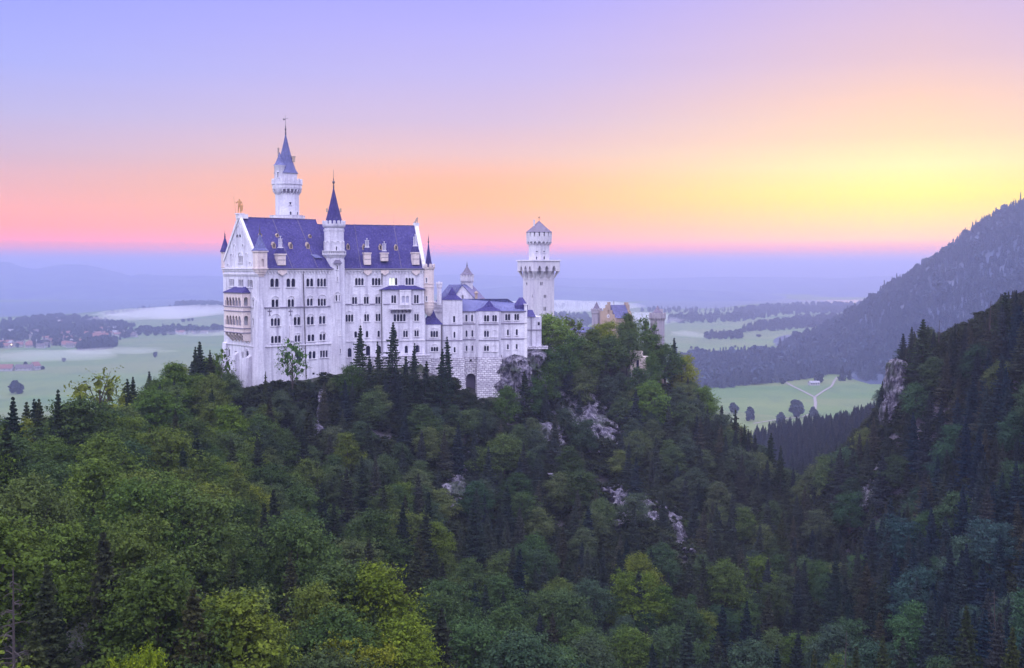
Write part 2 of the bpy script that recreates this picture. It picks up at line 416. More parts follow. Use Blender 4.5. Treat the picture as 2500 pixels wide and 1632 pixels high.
def grid_mesh(name, XX, YY, ZZ, m, kind='structure'):
    h, w = XX.shape
    me = bpy.data.meshes.new(name)
    v = np.stack([XX, YY, ZZ], -1).reshape(-1, 3).astype('f4')
    i = np.arange(h * w).reshape(h, w)
    q = np.stack([i[:-1, :-1], i[:-1, 1:], i[1:, 1:], i[1:, :-1]], -1).reshape(-1, 4)
    me.vertices.add(len(v)); me.vertices.foreach_set('co', v.ravel())
    me.loops.add(q.size); me.loops.foreach_set('vertex_index', q.ravel().astype('i4'))
    me.polygons.add(len(q)); me.polygons.foreach_set('loop_start', np.arange(0, q.size, 4, dtype='i4'))
    me.update(calc_edges=True); me.validate(); me.shade_smooth()
    o = bpy.data.objects.new(name, me); COL.objects.link(o); me.materials.append(m)
    if kind: o['kind'] = kind
    return o
def groundf(m, t, b):
    g = geo(t); p = g.outputs['Position']
    s = nn(t, 'ShaderNodeSeparateXYZ'); t.links.new(g.outputs['Normal'], s.inputs[0])
    n0 = noise_n(t, .05, 4, p); n1 = noise_n(t, .22, 6, p, .65); n2 = noise_n(t, 1.3, 4, p, .7)
    rock = mx(t, mr(t, n1, .36, .66, 0, 1), (.15, .13, .17), (.38, .35, .42))
    rock = mx(t, mr(t, n2, .45, .72, 0, .8), rock, (.07, .06, .08))
    moss = mx(t, mr(t, n2, .35, .65, 0, 1), (.022, .034, .018), (.055, .062, .03))
    a = nn(t, 'ShaderNodeMath', operation='ADD'); t.links.new(mr(t, s.outputs[2], .60, .86, 0, 1), a.inputs[0]); t.links.new(mr(t, n1, .4, .6, -.35, .35), a.inputs[1])
    a.use_clamp = True
    c = mx(t, a.outputs[0], rock, moss)
    t.links.new(c, b.inputs['Base Color']); bump(t, b, n2, 1.2, .9)
M['ground'] = mat('crag_and_forest_floor', (.05, .05, .04), fn=groundf)
grid_mesh('hillside', XX, YY, ZZ, M['ground'])

# ================================================================ tree meshes (height 1, foot at the origin)
def quads_mesh(name, C_, U_, V_, mat_, trunk=None, trunk_mat=None):
    """leaf faces: centre, half-axis u, half-axis v (numpy n x 3); a bent pair of triangles each"""
    n = len(C_)
    pts = np.stack([C_ - U_, C_ - V_ * .9, C_ + U_, C_ + V_], 1).reshape(-1, 3)
    me = bpy.data.meshes.new(name)
    tv, tf = ([], []) if trunk is None else (trunk.v, trunk.f)
    allv = np.concatenate([pts, np.array([tuple(v) for v in tv], float).reshape(-1, 3)]) if len(tv) else pts
    lv = list(range(n * 4)); ls = list(range(0, n * 4, 4)); k = n * 4
    for f in tf: ls.append(k); lv += [n * 4 + i for i in f]; k += len(f)
    me.vertices.add(len(allv)); me.vertices.foreach_set('co', allv.astype('f4').ravel())
    me.loops.add(len(lv)); me.loops.foreach_set('vertex_index', np.array(lv, 'i4'))
    me.polygons.add(len(ls)); me.polygons.foreach_set('loop_start', np.array(ls, 'i4'))
    me.materials.append(mat_)
    if trunk is not None:
        me.materials.append(trunk_mat); mi = np.zeros(len(ls), 'i4'); mi[n:] = 1; me.polygons.foreach_set('material_index', mi)
    me.update(calc_edges=True); me.validate()
    return me
def unit(a): return a / np.maximum(np.linalg.norm(a, axis=-1, keepdims=True), 1e-9)

def broad_crown(seed, lobes=16, sprays=42, leaves=26, pointy=.5, width=.36, z0=.22, leaf=.0092, spread=.10, inner=40):
    r = np.random.default_rng(seed)
    cz = (1 + z0) / 2; hz = (1 - z0) / 2 * .95
    Cs, Us, Vs = [], [], []
    lob = []
    for i in range(lobes):
        t = (i + .5) / lobes; zz = -0.85 + 1.75 * t; a = i * 2.399 + r.uniform(-.4, .4)
        rad = math.sqrt(max(.02, 1 - min(1, abs(zz)) ** 2)) * (1 - pointy * max(0, zz) * .6)
        rr_ = rad * .62 * r.uniform(.6, 1.28); zz += r.uniform(-.12, .12)
        lob.append((math.cos(a) * rr_ * width, math.sin(a) * rr_ * width, cz + zz * hz * .86, width * r.uniform(.27, .56) * (1 - pointy * .45 * max(0, zz))))
    lob.append((0, 0, 1 - width * .28, width * .26))
    for (lx, ly, lz, lr) in lob:
        n = sprays
        d = unit(r.normal(size=(n, 3)) + np.array([lx * 2.2, ly * 2.2, .35]))
        o = np.array([lx, ly, lz]) + d * lr * r.uniform(.62, 1.0, (n, 1)) * np.array([1, 1, .8])
        sd_ = unit(d * np.array([1, 1, .25]) + np.array([0, 0, .12]) + r.normal(size=(n, 3)) * .25)
        tt = r.uniform(-.5, 1, (n, leaves, 1))
        side = unit(np.cross(sd_, [0, 0, 1.0]))[:, None, :]
        wob = r.uniform(-1, 1, (n, leaves, 1)) * (1 - tt * .55) * .42
        c = o[:, None, :] + sd_[:, None, :] * tt * spread + side * wob * spread + r.normal(size=(n, leaves, 3)) * spread * .09
        c[..., 2] -= (tt[..., 0] ** 2) * spread * .25
        c = c.reshape(-1, 3)
        nrm = unit(r.normal(size=c.shape) * .75 + np.array([0, 0, .85]) + unit(c - [lx, ly, lz]) * .5)
        u = unit(np.cross(nrm, r.normal(size=c.shape))); v = np.cross(nrm, u)
        s = leaf * r.uniform(.5, 1.0, (len(c), 1)) ** 1.0 * r.choice([.9, 1.3, 2.0], (len(c), 1), p=[.5, .35, .15])
        Cs.append(c); Us.append(u * s); Vs.append(v * s * .7)
        # twigs and inner foliage that close the lobe
        m_ = inner; d = unit(r.normal(size=(m_, 3))); c = np.array([lx, ly, lz]) + d * lr * r.uniform(.1, .72, (m_, 1))
        nrm = unit(r.normal(size=c.shape) + [0, 0, .4]); u = unit(np.cross(nrm, r.normal(size=c.shape))); v = np.cross(nrm, u)
        Cs.append(c); Us.append(u * leaf * 3.2); Vs.append(v * leaf * 3.2)
    return np.concatenate(Cs), np.concatenate(Us), np.concatenate(Vs), lob
def broad_trunk(lob, r0=.02):
    m = MB(); m.tube((0, 0, -.06), (0.005, 0, .30), r0, r0 * .75, 7); m.tube((.005, 0, .30), (0, .005, .80), r0 * .75, r0 * .25, 6)
    for i, (x, y, z, q) in enumerate(lob[:-1]):
        zb = max(.18, z - .28); m.tube((0, 0, zb), (x * .55, y * .55, z - .07), r0 * .42, r0 * .26, 5); m.tube((x * .55, y * .55, z - .07), (x, y, z + q * .5), r0 * .26, r0 * .08, 4)
    return m
def conifer_crown(seed, whorls=34, br=10, width=.165, z0=.1, droop=.28, steps=8, leaf=.0105, gap=0.0):
    r = np.random.default_rng(seed); Cs, Us, Vs = [], [], []
    for i in range(whorls):
        t = i / (whorls - 1); z = z0 + (0.985 - z0) * t ** .92
        R_ = width * ((1 - t) ** .9) * r.uniform(.6, 1.3) + .006
        nb = max(4, int(br * (1 - .45 * t)))
        for k in range(nb):
            if r.random() < gap: continue
            a = 2 * math.pi * (k + r.uniform(-.3, .3)) / nb + i * 1.7; Rk = R_ * r.uniform(.7, 1.15)
            dirv = np.array([math.cos(a), math.sin(a), 0]); side = np.array([-math.sin(a), math.cos(a), 0])
            q = np.linspace(.12, 1, steps)[:, None]
            ln = dirv * q * Rk + np.array([0, 0, 1.0]) * (z + (-droop * q * Rk + droop * .75 * Rk * q ** 3) + r.normal() * .003)
            for sgn in (-1, 1):
                wd = (1.15 - q) * .34 * Rk + .004
                c = ln + side * sgn * wd * .55 + r.normal(size=(steps, 3)) * .0022
                u = (side * sgn * .9 + dirv * .6 + r.normal(size=(steps, 3)) * .25); u = unit(u) * (wd * .62 + leaf * .5)
                v = unit(dirv * .8 - np.array([0, 0, .55]) + r.normal(size=(steps, 3)) * .45) * (leaf * .85)
                Cs.append(c); Us.append(u); Vs.append(v)
            # hanging twigs
            c = ln - np.array([0, 0, leaf * .7]) + r.normal(size=(steps, 3)) * .003
            u = unit(dirv * 1.0 + r.normal(size=(steps, 3)) * .3) * leaf * 1.1; v = np.tile(np.array([0, 0, leaf * 1.2]), (steps, 1)) + r.normal(size=(steps, 3)) * .002
            Cs.append(c); Us.append(u); Vs.append(v)
    # dense core
    n = 420; t = r.uniform(0, 1, (n, 1)) ** .8; a = r.uniform(0, 6.283, (n, 1)); rad = width * .45 * (1 - t) ** .9
    c = np.concatenate([np.cos(a) * rad, np.sin(a) * rad, z0 + (.93 - z0) * t], 1); u = unit(r.normal(size=c.shape)) * .012; v = unit(np.cross(u, r.normal(size=c.shape))) * .02
    Cs.append(c); Us.append(u); Vs.append(v)
    return np.concatenate(Cs), np.concatenate(Us), np.concatenate(Vs)
def con_trunk():
    m = MB(); m.tube((0, 0, -.06), (0, 0, .5), .0125, .008, 6); m.tube((0, 0, .5), (0, 0, .99), .008, .0015, 5); return m

BROAD, BTR = [], []
for k, (lb, pt, wd, z0) in enumerate([(16, .55, .36, .20), (18, .85, .33, .14), (14, .3, .40, .24), (17, .65, .30, .12), (20, 1.0, .34, .08)]):
    c, u, v, lob = broad_crown(100 + k, lobes=lb, pointy=pt, width=wd, z0=z0)
    BROAD.append(quads_mesh('crown', c, u, v, M['leafb'])); BTR.append(lob)
tr_ = MB(); tr_.tube((0, 0, 0), (0, 0, .1), .01)
def mesh_from_mb(name, m, mt):
    me = bpy.data.meshes.new(name); me.from_pydata([tuple(v) for v in m.v], [], m.f); me.validate(); me.update(); me.materials.append(mt); return me
BTRM = [mesh_from_mb('trunk', broad_trunk(l), M['bark']) for l in BTR]
CON = [quads_mesh('crown', *conifer_crown(200 + k, width=w_, z0=z_, whorls=wh, droop=dr), M['leafc']) for k, (w_, z_, wh, dr) in enumerate([(.205, .06, 25, .28), (.18, .10, 27, .38), (.24, .04, 23, .2), (.195, .14, 25, .48)])]
CTRM = [mesh_from_mb('trunk', con_trunk(), M['bark'])] * 4
# thin, see-through spruce (stands out against the pale palace wall)
CON.append(quads_mesh('crown', *conifer_crown(300, width=.21, z0=.05, whorls=24, br=9, droop=.15, leaf=.012, gap=.2), M['leafc'])); CTRM.append(CTRM[0])
# sparse young broadleaf with an open crown
c, u, v, lob = broad_crown(150, lobes=15, sprays=10, leaves=7, pointy=.1, width=.40, z0=.34, leaf=.016, inner=5)
BROAD.append(quads_mesh('crown', c, u, v, M['leafb'])); BTRM.append(mesh_from_mb('trunk', broad_trunk(lob, .022), M['bark']))

TREES = 0
def tree(kind, vi, x, y, h, wide, label, cat, group=None, colr=(1, 1, 1), z=None, rot=None):
    zz = ground(x, y) if z is None else z
    cm, tm = ((BROAD[vi], BTRM[vi]) if kind == 'b' else (CON[vi], CTRM[vi]))
    t = thing('broadleaf_tree' if kind == 'b' else 'spruce_tree', label, cat, (x, y, zz), group)
    t.rotation_euler = (random.uniform(-.04, .04), random.uniform(-.04, .04), random.uniform(0, 6.28) if rot is None else rot); t.scale = (h * wide, h * wide, h)
    a = bpy.data.objects.new('crown', cm); COL.objects.link(a); a.parent = t; a.color = (*colr, 1)
    b = bpy.data.objects.new('trunk', tm); COL.objects.link(b); b.parent = t
    return t

# ================================================================ forest
def interp(tab, x):
    xs = [a for a, _ in tab]; ys = [b for _, b in tab]
    return float(np.interp(x, xs, ys))
SKY_HILL = [(-300, 1000), (0, 985), (60, 965), (110, 955), (170, 950), (210, 915), (260, 925), (310, 915), (360, 895), (410, 885), (440, 855), (480, 845), (530, 862), (548, 895), (585, 915), (612, 975), (640, 955), (680, 945), (740, 918), (790, 915), (830, 922), (850, 905),
            (900, 900), (960, 885), (1010, 905), (1060, 935), (1085, 975), (1125, 992), (1160, 992), (1225, 985), (1245, 960), (1262, 900), (1290, 860), (1330, 850), (1385, 830), (1430, 815), (1460, 812), (1500, 806), (1545, 790), (1575, 842), (1620, 850), (1660, 860), (1690, 905), (1712, 950), (1745, 940),
            (1790, 995), (1850, 1060), (1900, 1085), (1925, 1120), (2000, 1225), (2080, 1300), (2200, 1400)]
SKY_RIGHT = [(1900, 1230), (1990, 1130), (2040, 1085), (2100, 1050), (2145, 1000), (2160, 905), (2185, 850), (2215, 790), (2260, 775), (2300, 815), (2350, 790), (2400, 775), (2440, 715), (2480, 705), (2560, 700), (2700, 640)]
SKY_SPUR = [(1700, 1075), (1760, 1055), (1800, 1042), (1850, 1032), (1900, 1020), (1960, 1008), (2040, 1003), (2100, 985), (2200, 955), (2400, 900)]
ROCKS = [(1440, 1025, 62, 42), (1350, 1052, 28, 28), (1112, 1180, 24, 58), (1370, 1185, 22, 22), (1475, 1165, 26, 22), (1545, 1245, 62, 42), (1628, 1200, 14, 34), (1660, 1325, 26, 52), (2188, 950, 17, 62), (2186, 1065, 9, 24), (1262, 893, 44, 34),
         (782, 1030, 9, 40), (960, 1040, 14, 24), (1905, 1160, 16, 16), (2115, 1215, 24, 34), (725, 1085, 12, 22), (1250, 1005, 50, 14), (1590, 905, 50, 26)]
BASES = []
def visible(x, y, z):
    n = 26
    for k in range(3, n):
        f = k / n
        if f * y > y - 14: break
        if ground(x * f, y * f) + 6 > z * f: return False
    return True
rngf = random.Random(11)
CAND = []
def spots():
    yy = 66.0
    while yy < 1080:
        sp = 6.9 if yy < 450 else 8.0; xx = -235.0 if yy < 500 else yy * .15
        while xx < max(330, yy * .36):
            yield xx + rngf.uniform(-.45, .45) * sp, yy + rngf.uniform(-.45, .45) * sp; xx += sp
        yy += sp * .9
    for _ in range(3600):                   # the steep right slope and the castle crag carry more stems per square metre of plan
        a = rngf.random()
        yield (rngf.uniform(92, 200), rngf.uniform(180, 470)) if a < .7 else (rngf.uniform(-60, 100), rngf.uniform(290, 420))
TAKEN = {}
def crowded(x, y, d):
    k = (int(x // 6), int(y // 6))
    for i in (-1, 0, 1):
        for j in (-1, 0, 1):
            for a, b in TAKEN.get((k[0] + i, k[1] + j), ()):
                if (a - x) ** 2 + (b - y) ** 2 < d * d: return True
    TAKEN.setdefault(k, []).append((x, y)); return False
if True:
    for x, y in spots():
        if abs(x / y) > .56: continue
        g = ground(x, y)
        if g < -204: continue
        # keep the castle and its court free
        if y > 336 and y < 470:
            lim = np.interp(x, [-100, -90, -78, -58, -44, -28, -20, 8, 14, 40, 62, 70], [400, 345, 335, 346, 353, 362, 370, 370, 397, 420, 428, 470])
            if -94 < x < 66 and y > lim - 4: continue
        zone = 'right' if (x > 108 + max(0, (y - 330)) * .02 and y < 500) or (x > 60 and y < 330 and x > 60 + (330 - y) * -.0 + (y - 60) * .15) else ('spur' if y > 500 else 'hill')
        if y > 470 and x < max(100, y * .15): continue
        if 40 < x < 56 and 402 < y < 424: continue
        pc = project((x, y, g + 6))
        if pc is None: continue
        px = pc[0]
        if zone == 'hill':
            con = .22 if px < 700 else (.55 if px < 1250 else (.55 if px < 1700 else .72))
            if px < 420 and y < 150: con = .4
        elif zone == 'right': con = .84
        else: con = .93
        kind = 'c' if rngf.random() < con else 'b'
        h = rngf.uniform(13, 21) if kind == 'c' else rngf.uniform(11.5, 17.5)
        if zone == 'hill' and y > 285 and px > 700: h *= .86
        if zone == 'hill' and kind == 'b' and y < 240: h *= 1.32 if y < 175 else 1.15
        if zone == 'spur': h = rngf.uniform(14, 21)
        top = project((x, y, g + h))
        sky = {'hill': SKY_HILL, 'right': SKY_RIGHT, 'spur': SKY_SPUR}[zone]
        lim = interp(sky, top[0]) + rngf.uniform(0, 16)
        if top[1] < lim:
            h2 = zpy(lim, y) - g
            if h2 < 5.0:
                continue
            h = h2
        if y < 100 and top[1] < 1350 and not (px < 500): continue
        mid = project((x, y, g + h * .55))
        if rngf.random() < .93 and any(((q_[0] - a) / (c * 1.2 + 4)) ** 2 + ((q_[1] - b) / (d * 1.15 + 2)) ** 2 < 1 for a, b, c, d in ROCKS for q_ in (mid, top, ((mid[0] + top[0]) / 2, (mid[1] + top[1]) / 2), (mid[0], mid[1] * 1.4 - top[1] * .4))): continue
        if mid[1] > 1632 + FPX * h / y or mid[0] < -60 - FPX * 5 / y or mid[0] > 2560 + FPX * 5 / y: continue
        if not visible(x, y, g + h): continue
        if crowded(x, y, (8.2 if y < 175 else 6.8 if y < 235 else 4.7) if zone == 'hill' else 3.9): continue
        CAND.append([kind, x, y, g, h, zone, px, mid[1]])
print('forest candidates', len(CAND), sum(c[0] == 'c' for c in CAND))

def place_words(px, py, zone):
    if zone == 'spur': return 'on the low spur beyond the gorge'
    if zone == 'right':
        return 'on the dark slope at the ' + ('upper right' if py < 1150 else 'lower right')
    if px < 560: a = 'on the ridge left of the palace' if py < 1120 else ('in the middle of the left slope' if py < 1370 else 'in the bottom left corner')
    elif px < 1100: a = 'on the crag below the palace' if py < 1120 else ('halfway down below the palace' if py < 1370 else 'at the bottom below the palace')
    elif px < 1640: a = 'on the crag below the gatehouse' if py < 1150 else ('on the cliffs under the gatehouse' if py < 1370 else 'in the gorge bottom under the gatehouse')
    else: a = 'on the right shoulder of the castle hill' if py < 1300 else 'in the shaded gorge bottom'
    return a
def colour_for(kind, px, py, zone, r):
    if zone == 'right': m_ = (.80, 1.0, 2.1)  # blue multiplier paints haze onto the right slope
    elif zone == 'spur': m_ = (.7, .9, 1.9)  # haze blue painted into the spur tint too
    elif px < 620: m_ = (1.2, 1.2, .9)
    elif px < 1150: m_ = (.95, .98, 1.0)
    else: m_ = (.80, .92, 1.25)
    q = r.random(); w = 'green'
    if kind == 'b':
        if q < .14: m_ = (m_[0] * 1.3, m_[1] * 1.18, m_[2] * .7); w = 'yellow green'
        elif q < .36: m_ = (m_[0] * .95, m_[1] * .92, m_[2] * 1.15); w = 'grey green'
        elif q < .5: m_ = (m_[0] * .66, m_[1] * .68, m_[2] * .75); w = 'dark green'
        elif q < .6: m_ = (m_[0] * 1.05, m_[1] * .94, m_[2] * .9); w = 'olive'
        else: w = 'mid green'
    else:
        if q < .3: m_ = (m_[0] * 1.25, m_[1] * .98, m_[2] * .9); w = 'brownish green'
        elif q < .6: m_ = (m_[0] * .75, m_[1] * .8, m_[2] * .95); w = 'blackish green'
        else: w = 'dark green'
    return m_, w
rf = random.Random(5)
CAND.sort(key=lambda c: -c[4] / c[2])
IND = {k: [c for c in CAND if c[0] == k and c[5] != 'spur'][:285] for k in 'bc'}
REST = [c for c in CAND if not any(c is d for d in IND[c[0]])]
for kind, zsel in (('b', 0), ('c', 0), ('c', 1)):
    cs = [] if zsel else IND[kind]
    for i, (k, x, y, g, h, zone, px, py) in enumerate(cs[:285]):
        m_, w = colour_for(kind, px, py, zone, rf)
        pl = place_words(px, py, zone)
        v = rf.choice([0, 0, 1, 2, 3, 4]) if kind == 'b' else rf.choice([0, 1, 2, 3])
        if zone == 'hill' and px < 700 and kind == 'b': v = rf.choice([0, 1, 2, 4])
        size = 'tall' if h > (13.5 if kind == 'b' else 17) else ('small' if h < (9 if kind == 'b' else 11) else 'medium')
        nm = 'rounded broadleaf tree' if kind == 'b' else 'pointed spruce'
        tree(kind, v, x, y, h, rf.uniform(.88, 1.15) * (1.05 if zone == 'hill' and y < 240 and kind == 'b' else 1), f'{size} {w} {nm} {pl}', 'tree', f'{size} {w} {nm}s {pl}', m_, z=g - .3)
    # the many farther ones: one object, instanced on points
    rest = [c for c in REST if (c[5] == 'spur' if zsel else (c[0] == kind and c[5] != 'spur'))]
    if not rest: continue
    me = bpy.data.meshes.new('far_wood'); me.from_pydata([(c[1], c[2], c[3] - .3) for c in rest], [], [])
    at = me.attributes.new('tscale', 'FLOAT_VECTOR', 'POINT'); at.data.foreach_set('vector', np.array([(c[4] * q, c[4] * q, c[4]) for c in rest for q in (rf.uniform(.9, 1.15),)], 'f4').ravel())
    at = me.attributes.new('trot', 'FLOAT_VECTOR', 'POINT'); at.data.foreach_set('vector', np.array([(rf.uniform(-.04, .04), rf.uniform(-.04, .04), rf.uniform(0, 6.28)) for c in rest], 'f4').ravel())
    o = bpy.data.objects.new('broadleaf_wood' if kind == 'b' else ('spur_wood' if zsel else 'spruce_wood'), me); COL.objects.link(o)
    tag(o, 'continuous wood of small distant broadleaf trees on the crag and slopes' if kind == 'b' else ('small haze tinted spruces covering the low spur beyond the gorge' if zsel else 'continuous wood of small distant spruces on the crag and slopes'), 'wood', kind='stuff')
    src = bpy.data.collections.new('tree_sources_' + kind)
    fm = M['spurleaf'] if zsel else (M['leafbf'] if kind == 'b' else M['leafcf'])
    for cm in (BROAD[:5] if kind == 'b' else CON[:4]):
        c2 = cm.copy(); c2.materials[0] = fm
        so_ = bpy.data.objects.new('crown_source', c2); src.objects.link(so_)
    ng = bpy.data.node_groups.new('scatter', 'GeometryNodeTree')
    ng.interface.new_socket('Geometry', in_out='INPUT', socket_type='NodeSocketGeometry'); ng.interface.new_socket('Geometry', in_out='OUTPUT', socket_type='NodeSocketGeometry')
    gi = ng.nodes.new('NodeGroupInput'); go = ng.nodes.new('NodeGroupOutput'); ip = ng.nodes.new('GeometryNodeInstanceOnPoints'); ci = ng.nodes.new('GeometryNodeCollectionInfo')
    ci.inputs['Collection'].default_value = src; ci.inputs['Separate Children'].default_value = True; ci.inputs['Reset Children'].default_value = True
    ip.inputs['Pick Instance'].default_value = True
    a1 = ng.nodes.new('GeometryNodeInputNamedAttribute'); a1.data_type = 'FLOAT_VECTOR'; a1.inputs['Name'].default_value = 'tscale'
    a2 = ng.nodes.new('GeometryNodeInputNamedAttribute'); a2.data_type = 'FLOAT_VECTOR'; a2.inputs['Name'].default_value = 'trot'
    ng.links.new(gi.outputs[0], ip.inputs['Points']); ng.links.new(ci.outputs[0], ip.inputs['Instance'])
    ng.links.new(a1.outputs[0], ip.inputs['Scale']); ng.links.new(a2.outputs[0], ip.inputs['Rotation']); ng.links.new(ip.outputs[0], go.inputs[0])
    md = o.modifiers.new('scatter', 'NODES'); md.node_group = ng

# undergrowth on the crag and under the trees
me = bpy.data.meshes.new('undergrowth'); PT, SC_, RO = [], [], []
for _ in range(26000):
    a = rf.random()
    x, y = (rf.uniform(-110, 105), rf.uniform(225, 445)) if a < .62 else (rf.uniform(90, 200), rf.uniform(190, 480))
    if abs(x / y) > .52: continue
    g = ground(x, y); lim = np.interp(x, [-100, -90, -78, -58, -44, -28, -20, 8, 14, 40, 62, 70], [400, 342, 333, 343, 350, 357, 369, 370, 397, 425, 430, 470])
    if -94 < x < 66 and y > lim: continue
    if 40 < x < 56 and 404 < y < 424: continue
    h = rf.uniform(1.6, 4.2); q = project((x, y, g + h * .6))
    if any(((q[0] - a_) / c_) ** 2 + ((q[1] - b_) / d_) ** 2 < rf.uniform(.35, 1.3) for a_, b_, c_, d_ in ROCKS): continue
    if not visible(x, y, g + h + 3): continue
    PT.append((x, y, g - .4)); SC_ += [h * 1.5, h * 1.5, h]; RO += [0, 0, rf.uniform(0, 6.28)]
me.from_pydata(PT, [], []); at = me.attributes.new('tscale', 'FLOAT_VECTOR', 'POINT'); at.data.foreach_set('vector', SC_); at = me.attributes.new('trot', 'FLOAT_VECTOR', 'POINT'); at.data.foreach_set('vector', RO)
o = bpy.data.objects.new('undergrowth', me); COL.objects.link(o); tag(o, 'bushes and young growth covering the crag between the trees', 'undergrowth', kind='stuff'); print('undergrowth', len(PT))
src = bpy.data.collections.new('bush_sources')
for k in range(3):
    c, u, v, lob = broad_crown(170 + k, lobes=7, sprays=16, leaves=12, pointy=.1, width=.5, z0=.02, leaf=.03, spread=.13); src.objects.link(bpy.data.objects.new('bush_source', quads_mesh('bush', c, u, v, M['bushleaf'])))
ng2 = ng.copy(); [n for n in ng2.nodes if n.bl_idname == 'GeometryNodeCollectionInfo'][0].inputs['Collection'].default_value = src
o.modifiers.new('scatter', 'NODES').node_group = ng2

